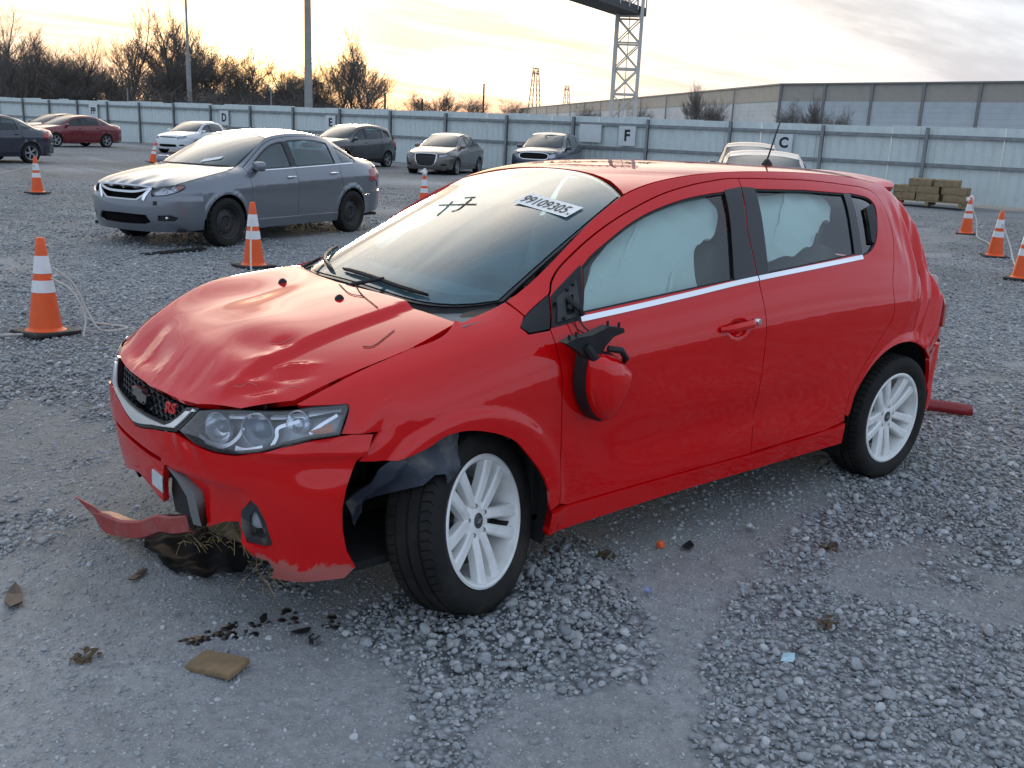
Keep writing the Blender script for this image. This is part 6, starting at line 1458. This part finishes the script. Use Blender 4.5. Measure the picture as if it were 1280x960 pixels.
# ------------------------------------------------------------------ lattice sign tower
tw_ = empty('lattice_tower', (-34.9,-34.1,0), R(44), 'pale steel lattice tower carrying a dark overhead gantry', 'tower')
STL = mat('weathered_white_steel', (.56,.55,.51), .55, .1, dirt=.3, dirtcol=(.25,.22,.18), dscale=2); DST = mat('dark_gantry_steel', (.05,.05,.05), .6, .3)
hw = .62; Ht = 12
for sx in (-1,1):
    for sy in (-1,1):
        m_ = MB(); m_.box((sx*hw,sy*hw,Ht/2),(.17,.17,Ht)); m_.build('tower_leg', STL, tw_)
lv = np.arange(1.2, 11, 1.25)
for i, z in enumerate(lv):
    m_ = MB()
    for sx in (-1,1): m_.box((sx*hw,0,z),(.09,2*hw,.09))
    for sy in (-1,1): m_.box((0,sy*hw,z),(2*hw,.09,.09))
    m_.build('cross_frame', STL, tw_)
    if i < len(lv)-1:
        z1 = lv[i+1]; m_ = MB()
        for sy in (-1,1): m_.tube([(-hw,sy*hw,z),(hw,sy*hw,z1)],.035,6); m_.tube([(hw,sy*hw,z),(-hw,sy*hw,z1)],.035,6)
        for sx in (-1,1): m_.tube([(sx*hw,-hw,z),(sx*hw,hw,z1)],.035,6); m_.tube([(sx*hw,hw,z),(sx*hw,-hw,z1)],.035,6)
        m_.build('cross_brace', STL, tw_)
m_ = MB(); m_.tube([(.25,.0,.2),(.25,.0,Ht)],.02,5); m_.tube([(-.15,.0,.2),(-.15,.0,Ht)],.02,5)
for z in np.arange(.4,Ht,.3): m_.tube([(-.15,0,z),(.25,0,z)],.012,4)
m_.build('ladder', STL, tw_)
gm = MB(); gdir = Vector((8.2,2.2,0)); gm.box((0,0,0),(9.2,1.4,.40)); o = gm.build('gantry', DST, tw_); o.rotation_euler = (0,0,R(-21)); o.location = (4.1*math.cos(R(-21)),4.1*math.sin(R(-21)),7.75)
ca_, sa_ = math.cos(R(-21)), math.sin(R(-21))
def gloc(x, y): return (x*ca_-y*sa_, x*sa_+y*ca_)
for dz in (1.1, 2.1):
    for y in (-.7, .7):
        m_ = MB(); m_.box((0,0,0),(10.2,.1,.1)); o = m_.build('gantry_rail', STL, tw_); o.location = (*gloc(4.4,y),7.6+dz); o.rotation_euler = (0,0,R(-21))
gs_ = MB(); gs_.box((0,0,0),(.08,.08,2.0)); gso = gs_.build('gantry_stanchion', STL, tw_); gso.location = (*gloc(-.4,.7),8.75)
for k in range(9):
    for y in (-.7, .7):
        if k or y < 0: linked('gantry_stanchion', gso.data, tw_, (*gloc(-.4+k*1.15,y),8.75), R(-21))
# ------------------------------------------------------------------ poles
POL = mat('weathered_pole', (.30,.30,.29), .7, .2, var=.15, vscale=2)
m_ = MB(); m_.tube([(0,0,0),(0,0,13)], [.27,.17], 14); o = m_.build('light_pole', POL, None, smooth=True, label='thick grey light pole against the bright sky', cat='pole'); o.location = (-26.0,-52.2,0)
m_ = MB(); m_.tube([(0,0,0),(0,0,5.9),(0,0,5.95),(0,0,14)], [.19,.16,.09,.06], 12); o = m_.build('light_pole', POL, None, smooth=True, label='thin stepped pole rising among the bare trees', cat='pole'); o.location = (-24.2,-67.1,0)
def pylon(loc, h, w, label):
    r_ = empty('power_pylon', loc, .4, label, 'pylon'); m_ = MB()
    for sx in (-1,1):
        for sy in (-1,1): m_.tube([(sx*w,sy*w,0),(sx*w*.35,sy*w*.35,h)], .20, 4)
    for k in range(7):
        z = h*k/7; z1 = h*(k+1)/7; a = w*(1-.65*k/7); b = w*(1-.65*(k+1)/7)
        for sy in (-1,1): m_.tube([(-a,sy*a,z),(b,sy*b,z1)],.11,4); m_.tube([(a,sy*a,z),(-b,sy*b,z1)],.11,4)
    m_.build('lattice_mast', DST, r_); m_ = MB()
    for z in (h, h*.93): m_.box((0,0,z),(w*2.2,.5,.35))
    m_.build('cross_arm', DST, r_)
pylon((-252.3,-305.6,0), 26, 2.4, 'tall lattice pylon on the horizon left of the warehouse'); pylon((-393.9,-447.7,0), 29, 2.6, 'small farther pylon on the horizon left of the lattice tower')
for i, (x, y, h, lb) in enumerate(((-105.3,-141.4,9.6,'utility pole with cross-arms on the horizon'),(-78,-130,6.5,'short utility pole on the horizon near the bare trees'),(-90,-138,6.2,'slim utility pole between the horizon trees'))):
    r_ = empty('utility_pole', (x,y,0), 1.0, lb, 'pole'); m_ = MB(); m_.tube([(0,0,0),(0,0,h)], .16, 6); m_.build('pole_shaft', DST, r_); m_ = MB(); m_.box((0,0,h-.5),(3.0,.14,.16)); m_.box((0,0,h-1.9),(2.4,.14,.16)); m_.build('cross_arm', DST, r_)
# ------------------------------------------------------------------ bare winter trees
BARK = mat('winter_bark', (.10,.086,.074), .95, var=.35, vscale=2); TWIG = mat('winter_twigs', (.16,.145,.13), .95, var=.3, vscale=1.5)
def bare_tree(seed, H, spread=.5, lean=0., twigs=1.0, stems=1, thick=1.0, base_h=.28):
    rr = random.Random(seed); tr_, tw2 = MB(), MB()
    def branch(p, d, l, r, lev):
        n = 4 if lev < 2 else 3; pts = [p]; q = p.copy(); dd = d.copy()
        for i in range(n):
            dd = (dd+Vector((rr.gauss(0,.13),rr.gauss(0,.13),rr.gauss(0,.09)+.05))).normalized(); q = q+dd*(l/n); pts.append(q.copy())
        r1 = r*.55; rad = [max(.0085, r+(r1-r)*i/n) for i in range(n+1)]
        (tr_ if lev < 2 else tw2).tube(pts, rad, 6 if lev == 0 else 5 if lev == 1 else 3, cap=False)
        if lev >= 4 or r < .004: return
        k = (rr.randint(6,8) if lev == 0 else rr.randint(5,6) if lev < 3 else rr.randint(4,6))
        for j in range(k):
            t = rr.uniform(base_h if lev == 0 else .25, 1.0); i = min(n-1, int(t*n)); pp = pts[i].lerp(pts[i+1], t*n-i)
            az = rr.uniform(0, 6.283); sp = rr.uniform(.35,1.0)*spread*1.6; side = Vector((math.cos(az),math.sin(az),rr.uniform(-.1,.35)))
            nd = (dd*(1-.35*sp)+side*sp).normalized(); nd.z = max(nd.z, -.05)
            branch(pp, nd, l*rr.uniform(.50,.80)*(1-.2*t), r*(1-.45*t)*rr.uniform(.42,.62), lev+1)
        branch(pts[-1], dd, l*.62, r1*.9, lev+1)
    for s_ in range(stems):
        a = rr.uniform(0,6.28); d0 = Vector((math.cos(a)*.18*(stems > 1)+lean, math.sin(a)*.18*(stems > 1), 1)).normalized(); branch(Vector((math.cos(a)*.3*(stems > 1),math.sin(a)*.3*(stems > 1),-.1)), d0, H*.46, .019*H*thick, 0)
    z = float(np.percentile([v[2] for v in tw2.V], 98.5)); k = H/z
    tm = mesh_data('trunk', np.array(tr_.V)*k, tr_.F, BARK); cm = mesh_data('crown', np.array(tw2.V)*k, tw2.F, TWIG); return tm, cm
TREES = [bare_tree(1,10,.42,thick=.9), bare_tree(2,10,.55,.08), bare_tree(3,10,.48,0,stems=2), bare_tree(5,10,.6,-.08,thick=.9), bare_tree(8,10,.40,stems=2,thick=.8), bare_tree(13,10,.7,.05,stems=3,thick=.6,base_h=.1)]
rt = random.Random(9)
def put_tree(k, loc, h, w, label, group):
    tm, cm = TREES[k]; r_ = empty('bare_tree', loc, rt.uniform(0,6.28), label, 'tree', group); r_.scale = (h/10*w, h/10*w, h/10)
    linked('trunk', tm, r_, (0,0,0)); linked('crown', cm, r_, (0,0,0))
def dirloc(azdeg, dist): return (CAM[0]+dist*math.cos(R(azdeg)), CAM[1]+dist*math.sin(R(azdeg)), 0)
ORD = ['first','second','third','fourth','fifth','sixth','seventh','eighth','ninth','tenth','eleventh','twelfth','thirteenth','fourteenth','fifteenth','sixteenth','seventeenth','eighteenth']
TL = [(-100.9,84,4.3),(-101.9,80,3.5),(-103.0,86,3.2),(-104.2,82,2.9),(-105.5,84,3.4),(-106.9,80,5.1),(-108.3,84,4.3),(-109.7,80,4.8),(-111.0,82,4.2),(-112.3,80,3.9),(-113.3,84,2.9),(-114.5,80,2.8),(-115.6,82,2.5),(-116.5,80,2.3)]
for i, (a, d, e) in enumerate(TL):
    put_tree((0,4,2,5,1,0,3,2,1,0,5,3,2,5)[i], dirloc(a, d), 1.6+d*math.tan(R(e)), (1.0,.9,1.1,1.2,1.0,.95,1.15,1.0,1.1,1.0,1.3,1.2,1.3,1.4)[i], ORD[i]+' bare tree from the left in the dense row beyond the fence', 'bare trees beyond the fence')
put_tree(0, dirloc(-118.3,76), 1.6+76*math.tan(R(4.85)), .8, 'tallest bare tree just right of the thick light pole', 'bare trees beyond the fence')
put_tree(3, dirloc(-120.2,74), 1.6+74*math.tan(R(3.6)), 1.15, 'round bare tree at the right end of the tree row', 'bare trees beyond the fence')
put_tree(5, dirloc(-117.3,78), 1.6+78*math.tan(R(3.0)), 1.1, 'low bushy bare tree touching the thick light pole', 'bare trees beyond the fence')
put_tree(2, dirloc(-119.2,79), 1.6+79*math.tan(R(3.9)), 1.0, 'bare tree between the tallest and the round one right of the pole', 'bare trees beyond the fence')
put_tree(1, dirloc(-115.0,82), 1.6+82*math.tan(R(3.1)), 1.2, 'bare tree just left of the thick light pole', 'bare trees beyond the fence')
for i, (a, d, e) in enumerate(((-122.8,190,1.7),(-124.4,200,1.9),(-125.9,190,1.75),(-127.0,200,1.2),(-128.2,180,1.6))):
    put_tree((5,2,5,3,5)[i], dirloc(a, d), 1.6+d*math.tan(R(e)), 1.3, ORD[i]+' small far tree from the left along the horizon gap', 'far trees on the horizon')
for i, (a, d, e, lb) in enumerate(((-138.6,78,2.75,'tallest bare sapling against the warehouse wall'),(-139.8,80,1.9,'low bare sapling right of the tallest one at the warehouse'),(-135.4,90,1.6,'bare sapling right beside the lattice tower'),(-132.4,120,1.5,'far bare sapling left of the lattice tower'),(-143.7,76,2.0,'bare sapling at the warehouse, first of three on the right'),(-145.1,76,2.3,'bare sapling at the warehouse, middle of three on the right'),(-146.7,76,1.7,'bare sapling at the warehouse, last of three on the right'))):
    put_tree((2,5,5,5,5,2,5)[i], dirloc(a, d), 1.6+d*math.tan(R(e)), (.75,.9,.8,1,.8,.8,.6)[i], lb, 'saplings by the warehouse')
# the wood behind them reads as one mass of stems and twigs
rg = random.Random(17); UV, UF = [], []; nv = 0
for i in range(30):
    a = -100.0-17.6*(i+rg.uniform(-.3,.3))/29; d = rg.uniform(88,106); x, y, _ = dirloc(a, d); h = 1.6+d*math.tan(R(rg.uniform(2.0,3.1) if a > -111 else rg.uniform(1.5,2.3))); tm, cm = TREES[rg.randrange(6)]; w = rg.uniform(1.0,1.5); az = rg.uniform(0,6.28)
    for md_ in (tm, cm):
        V = np.empty(len(md_.vertices)*3); md_.vertices.foreach_get('co', V); V = V.reshape(-1,3)*np.array([h/10*w,h/10*w,h/10]); V = V@np.array([[math.cos(az),math.sin(az),0],[-math.sin(az),math.cos(az),0],[0,0,1]])+np.array([x,y,0])
        Q = np.empty(len(md_.polygons)*4, np.int32); md_.polygons.foreach_get('vertices', Q); UV.append(V); UF.append(Q.reshape(-1,4)+nv); nv += len(V)
UV = np.vstack(UV); UF = np.vstack(UF); me = bpy.data.meshes.new('woodland'); me.vertices.add(len(UV)); me.vertices.foreach_set('co', UV.ravel()); me.loops.add(UF.size); me.loops.foreach_set('vertex_index', UF.ravel()); me.polygons.add(len(UF)); me.polygons.foreach_set('loop_start', np.arange(len(UF))*4); me.update(); me.materials.append(TWIG)
link(bpy.data.objects.new('woodland', me), label='leafless brown woodland massed behind the row of bare trees', cat='woodland', kind='stuff'); print('wood quads', len(UF))
um = MB()
for i in range(2600):
    a = rg.uniform(-121.3,-99.5) if i % 7 else rg.uniform(-130,-121); d = rg.uniform(66 if a < -108 else 82,95); x, y, _ = dirloc(a, d); h = (rg.uniform(1.6,3.4) if a > -117 else rg.uniform(1.5,2.9)) if a > -121.3 else rg.uniform(1.4,2.3)
    p0 = Vector((x,y,0)); p1 = Vector((x+rg.gauss(0,.5),y+rg.gauss(0,.5),h*.6)); p2 = p1+Vector((rg.gauss(0,.5),rg.gauss(0,.5),h*.4)); um.tube([p0,p1,p2],[.045,.028,.012],3,cap=False)
    for k in range(3):
        q = p1.lerp(p2, rg.random()); um.tube([q, q+Vector((rg.gauss(0,.6),rg.gauss(0,.6),rg.uniform(.2,.9)))],[.018,.010],3,cap=False)
um.build('undergrowth', mat('brush_stems', (.11,.096,.085), .95, var=.35, vscale=.8), None, label='dense brown undergrowth behind the fence', cat='undergrowth', kind='stuff')
# ------------------------------------------------------------------ traffic cones
ORG = mat('cone_orange', (.80,.10,.012), .5, var=.10, vscale=8, dirt=.35, dirtcol=(.30,.12,.07), dscale=6)
CWH = mat('cone_reflective_white', (.74,.75,.76), .4, dirt=.30, dirtcol=(.5,.48,.45), dscale=7); CBK = mat('cone_base_black', (.02,.02,.02), .7, dirt=.4, dirtcol=(.12,.11,.10))
def cone_parts():
    Hc = .71; r0, r1 = .118, .030
    rad = lambda z: r0+(r1-r0)*(z-.03)/(Hc-.03)
    def ring(z0, z1, o=0.): return [(rad(z)+o, z) for z in np.linspace(z0, z1, 5)]
    body = MB(); body.lathe([(.15,.028),(.135,.034),(.122,.044)]+ring(.05,Hc)+[(.026,Hc+.006),(.012,Hc+.004),(.010,Hc-.02)], 28)
    b1 = MB(); b1.lathe(ring(.315,.405,.0025), 28); b2 = MB(); b2.lathe(ring(.455,.585,.0025), 28)
    ba = MB(); ba.box((0,0,.015),(.36,.36,.03),bev=.008)
    return body, b1, b2, ba
cproto = None
def cone(x, y, rz, label, tilt=(0,0), sc=1.0):
    global cproto
    r_ = empty('traffic_cone', (x,y,float(gh(np.array([x]),np.array([y]))[0])+.012), rz, label, 'cone', 'orange traffic cones'); r_.rotation_euler = (tilt[0],tilt[1],rz); r_.scale = (sc,)*3
    if cproto is None:
        b, b1, b2, ba = cone_parts(); cproto = [('cone_body', b.build('cone_body', ORG, r_, smooth=True)), ('white_band', b1.build('white_band', CWH, r_, smooth=True)), ('white_band', b2.build('white_band', CWH, r_, smooth=True)), ('cone_base', ba.build('cone_base', CBK, r_, smooth=True))]
    else:
        for nm, o in cproto: linked(nm, o.data, r_, (0,0,0))
    return r_
cone(.20,-4.31,.3,'largest orange cone, left of the red hatchback, with rope at its side',(.02,-.03),.98)
cone(-2.86,-18.06,.5,'orange cone in front of the navy sedan wheel')
cone(-2.59,-6.98,.2,'orange cone between the grey sedan and the red hood')
cone(-9.31,-13.78,.9,'small orange and white cone behind the grey sedan, by the red windscreen')
cone(-9.42,-30.97,.1,'far leaning cone beside the white sedan',(0,-.22))
cone(-17.1,-6.17,.4,'orange cone nearest the wooden blocks',(.02,.06)); cone(-13.62,-3.93,.7,'middle orange cone of the three on the right',(0,.05)); cone(-11.21,-2.42,.2,'orange cone cut off by the right edge of the photo',(0,.03))
for (x, y, lb) in ((-9.31,-13.78,'white plastic bag tied over the cone behind the grey sedan'),(-17.1,-6.17,'white rag tied on top of the cone near the wooden blocks')):
    m_ = MB(); rg = random.Random(int(x*10)); 
    for k in range(5):
        a = rg.uniform(0,6.28); m_.tube([(0,0,.66),(.04*math.cos(a),.04*math.sin(a),.71),(.10*math.cos(a),.10*math.sin(a),.70+rg.uniform(-.06,.05))],[.045,.04,.012],7)
    m_.lathe([(.035,.62),(.052,.66),(.045,.73),(.02,.77),(0,.775)],10); o = m_.build('tied_rag', mat('white_rag', (.68,.66,.65), .8, var=.1, vscale=20), None, smooth=True, label=lb, cat='rag'); o.location = (x,y,.02)
# ropes
ROPE = mat('dirty_white_rope', (.50,.48,.44), .9, var=.2, vscale=30)
def rope(pts, label, r=.007, onground=True):
    P = smooth_line(pts, 8); m_ = MB(); m_.tube([tuple(p) for p in P], r, 5); m_.build('rope', ROPE, None, smooth=True, label=label, cat='rope', group='ropes between the cones')
def G(x, y, h=.02): return (x, y, float(gh(np.array([x]), np.array([y]))[0])+h)
rope([(.14,-4.22,.52),(.02,-4.18,.40),(-.05,-4.12,.20),G(-.12,-4.05,.05),G(-.35,-4.2),G(-.2,-4.5)], 'white rope hanging in loops down the largest cone', .009)
rope([(.15,-4.24,.44),(.05,-4.12,.36),(-.02,-4.08,.18),G(.02,-4.0,.02)], 'short rope end at the side of the largest cone', .008)
rope([G(.35,-4.25,.03),G(.8,-4.5),G(1.5,-4.7),G(2.4,-4.9)], 'dark rope lying on the gravel left of the largest cone', .008)
rope([(-2.55,-6.90,.56),(-2.40,-6.6,.40),(-2.22,-6.2,.18),G(-2.1,-5.9,.03),G(-1.9,-5.3)], 'rope slanting down from the cone behind the red hood', .010)
rope([(-2.83,-17.98,.55),(-2.4,-18.2,.40),(-1.6,-18.6,.2),G(-.8,-18.9,.03)], 'rope running left from the cone by the navy sedan', .012)
rope([(-17.0,-6.1,.62),(-16.9,-5.9,.3),G(-16.6,-5.7,.03),G(-15.6,-5.0),G(-14.6,-4.4,.03),(-13.75,-3.95,.30)], 'slack white rope between the two cones near the wooden blocks', .012)
rope([(-13.60,-3.90,.58),(-13.35,-3.6,.25),G(-12.9,-3.3,.03),G(-12.2,-2.9,.03),(-11.3,-2.5,.35)], 'slack white rope leading to the cone at the right edge', .012)
# ------------------------------------------------------------------ pallet with timber blocks
TIM = mat('weathered_timber', (.26,.19,.11), .85, var=.35, vscale=5, bump=.4, bscale=30, dirt=.3, dirtcol=(.14,.10,.06))
PX, PY, PA = -25.6,-11.6,R(108)
pal = empty('wooden_pallet', (PX,PY,.03), PA, 'weathered wooden pallet under the stack of timber blocks by the fence', 'pallet')
bd = MB(); bd.box((0,0,0),(2.05,.12,.025)); bdd = bd.build('board', TIM, pal); bdd.location = (0,-.55,.14)
for k in range(1,7): linked('board', bdd.data, pal, (0,-.55+k*.183,.14))
st_ = MB(); st_.box((0,0,.065),(.09,1.2,.12)); sto = st_.build('bearer', TIM, pal); sto.location = (-.9,0,0)
for x in (0,.9): linked('bearer', sto.data, pal, (x,0,0))
bl = MB(); bl.box((0,0,0),(.62,.36,.20),bev=.012); blm = bl.build('timber_block', TIM, None); bdat = blm.data; bpy.data.objects.remove(blm)
rp_ = random.Random(2); M2 = Matrix.Rotation(PA, 3, 'Z'); n_ = 0
lay = [[(-.68,'left end'),(0,'middle'),(.68,'right end')],[(-.66,'left end'),(.02,'middle'),(.67,'right end')],[(-.40,'left end'),(.30,'right end')]]
for li, xs_ in enumerate(lay):
    for row, rn in ((-.30,'front'),(.30,'back')):
        for x, pn in xs_:
            x = -x; row2 = row; p = M2 @ Vector((x+rp_.uniform(-.03,.03),row2,0))
            o = linked('timber_block', bdat, None, (PX+p.x,PY+p.y,.03+.155+.10+li*.203), PA+rp_.uniform(-.06,.06)+(math.pi if rp_.random() < .5 else 0), label='timber block of the %s layer, %s row, %s, on the pallet' % (('lowest','middle','top')[li], rn, pn), cat='timber', group='timber blocks stacked on the pallet')
# ------------------------------------------------------------------ litter around the wreck
m_ = MB(); m_.box((0,0,0),(.165,.100,.020),bev=.004); o = m_.build('wood_block', mat('tan_board', (.23,.155,.085), .85, var=.3, vscale=18, bump=.3, bscale=60, dirt=.4, dirtcol=(.12,.09,.06), dscale=9), None, smooth=True, label='tan wood offcut lying in the dirt before the bumper', cat='wood block'); o.location = G(.895,.701,.016); o.rotation_euler = (R(2),R(-4),R(120))
m_ = MB(); m_.add([(-.03,-.018,.0),(.03,-.020,.004),(.028,.018,.009),(-.004,.021,.004),(-.031,.017,.010)],[(0,1,2,3,4)]); o = m_.build('paper_scrap', mat('pale_blue_paper', (.42,.66,.74), .6, var=.25, vscale=90), None, label='pale blue paper scrap on the bare track', cat='paper'); o.location = G(-.606,1.668,.008); o.rotation_euler = (0,0,R(30)); o.modifiers.new('t','SOLIDIFY').thickness = .001
m_ = MB(); m_.lathe([(.0,.0),(.016,.004),(.018,.018),(.010,.030),(0,.032)],7); o = m_.build('orange_fragment', mat('orange_plastic', (.75,.11,.02), .4), None, label='small orange plastic fragment below the door', cat='plastic'); o.location = G(-.901,.842,.002); o.rotation_euler = (.4,.3,0)
def shard(x, y, rz, s, label, m2, bend=.3, seed=0):
    rr = random.Random(seed); n = 7; pts = []
    for k in range(n): a = 6.283*k/n; rad = s*rr.uniform(.35,1); pts.append((math.cos(a)*rad*1.6, math.sin(a)*rad*.6))
    V = [(a, b, .010+abs(a)*bend) for a, b in pts]+[(0,0,.012)]; F_ = [(k,(k+1) % n,n) for k in range(n)]
    o = obj('plastic_shard', V, F_, m2, None, smooth=False, label=label, cat='shard', group='broken plastic on the ground'); o.modifiers.new('t','SOLIDIFY').thickness = .004; o.location = G(x,y,.004); o.rotation_euler = (0,0,rz)
shard(-.985,.905,.4,.045,'black plastic shard beside the orange fragment',BLK,.2,1)
shard(1.274,-.143,1.2,.07,'dark trim piece at the left edge of the dirt',BLK,.1,2)
shard(.897,-.058,.6,.05,'thin black splinter left of the torn undertray',BLK,.1,3)
shard(.58,.64,.2,.04,'dark shard in the dirt beside the front tyre',BLK,.2,4)
shard(.66,.50,.9,.025,'small dark chip in front of the bumper corner',BLK,.2,5)
shard(-1.35,.93,.9,.035,'pale crumpled wrapper on the track below the rear door',mat('pale_wrapper', (.5,.52,.53), .5),.4,6)
shard(-.55,1.10,.9,.030,'blue and white wrapper in the gravel by the track',mat('blue_wrapper', (.22,.30,.55), .5),.4,7)
# metal clip by the bumper foot
m_ = MB(); m_.box((0,0,.012),(.032,.006,.024)); m_.box((.0,.012,.003),(.032,.024,.004)); m_.box((0,.024,.012),(.032,.006,.024)); o = m_.build('metal_clip', SILV, None, label='small metal clip below the bumper corner', cat='clip'); o.location = G(.585,.70,.004); o.rotation_euler = (0,0,.5)
# leaf clumps
LEAF = mat('rotten_leaf', (.085,.058,.030), .9, var=.4, vscale=40)
for i, (x, y, lb) in enumerate(((1.203,.422,'brown leaf clump at the lower left'),(-1.476,1.232,'brown leaf clump at the gravel edge behind the track'),(-.896,1.624,'brown leaf clump near the pale blue paper'),(-.62,.80,'brown leaf clump in the gravel by the skirt'))):
    rr = random.Random(30+i); V = []; F_ = []
    for k in range(16):
        c = Vector((rr.gauss(0,.016),rr.gauss(0,.016),rr.uniform(.004,.022))); a = rr.uniform(0,6.28); u = Vector((math.cos(a),math.sin(a),rr.uniform(-.5,.5)))*.016; w = Vector((-math.sin(a),math.cos(a),rr.uniform(-.4,.4)))*.008; b = len(V); V += [c-u,c+w,c+u,c-w]; F_.append((b,b+1,b+2,b+3))
    o = obj('leaf_clump', V, F_, LEAF, None, smooth=False, label=lb, cat='leaves', group='leaf clumps on the ground'); o.location = G(x,y,0); o.scale = (1.2,1.2,1.2)
# oily crumbs of mud
rr = random.Random(44); V = []; F_ = []
MUD = mat('wet_mud', (.012,.011,.010), .35, bump=.4, bscale=60)
for (cx, cy, nn_, sp_) in ((.80,.50,26,.055),(.88,.50,12,.035),(.60,.52,10,.06),(.50,.62,6,.05)):
    mm = MB()
    for k in range(nn_):
        s = rr.uniform(.006,.022); x = cx+rr.gauss(0,sp_); y = cy+rr.gauss(0,sp_*.6); z = G(x,y,-.001)[2]; mm.lathe([(s,0),(s*.8,.004),(s*.4,.007),(0,.008)], 7, 'z', (x,y,z))
    mm.build('mud_splash', MUD, None, smooth=True, kind='stuff', label='wet dark mud splashes in front of the bumper', cat='mud')
# broken red bumper piece behind the rear wheel
m_ = MB(); V = []; F_ = []
A_ = Vector((-3.55,.10,.10)); B_ = Vector((-4.02,.54,.05))
for i in range(9):
    p = A_.lerp(B_, i/8); 
    for (a, z) in ((-.03,.035),(.0,.045),(.03,.02),(.035,-.03)): V.append((p.x+a*.7, p.y+a*.7, p.z+z*(.9 if i < 8 else .8)))
for i in range(8):
    for j in range(3): F_.append((i*4+j,i*4+j+1,i*4+j+5,i*4+j+4))
o = obj('bumper_fragment', V, F_, mat('dark_red_plastic', (.22,.008,.012), .4), None, label='broken red bumper strip lying behind the rear wheel', cat='car part'); o.modifiers.new('t','SOLIDIFY').thickness = .006
m_ = MB(); m_.box((0,0,0),(.9,.12,.02)); o = m_.build('flat_debris', BLK, None, label='flat black strip on the ground under the grey sedan nose', cat='plastic'); o.location = (-2.2,-8.4,.03); o.rotation_euler = (0,0,R(20))
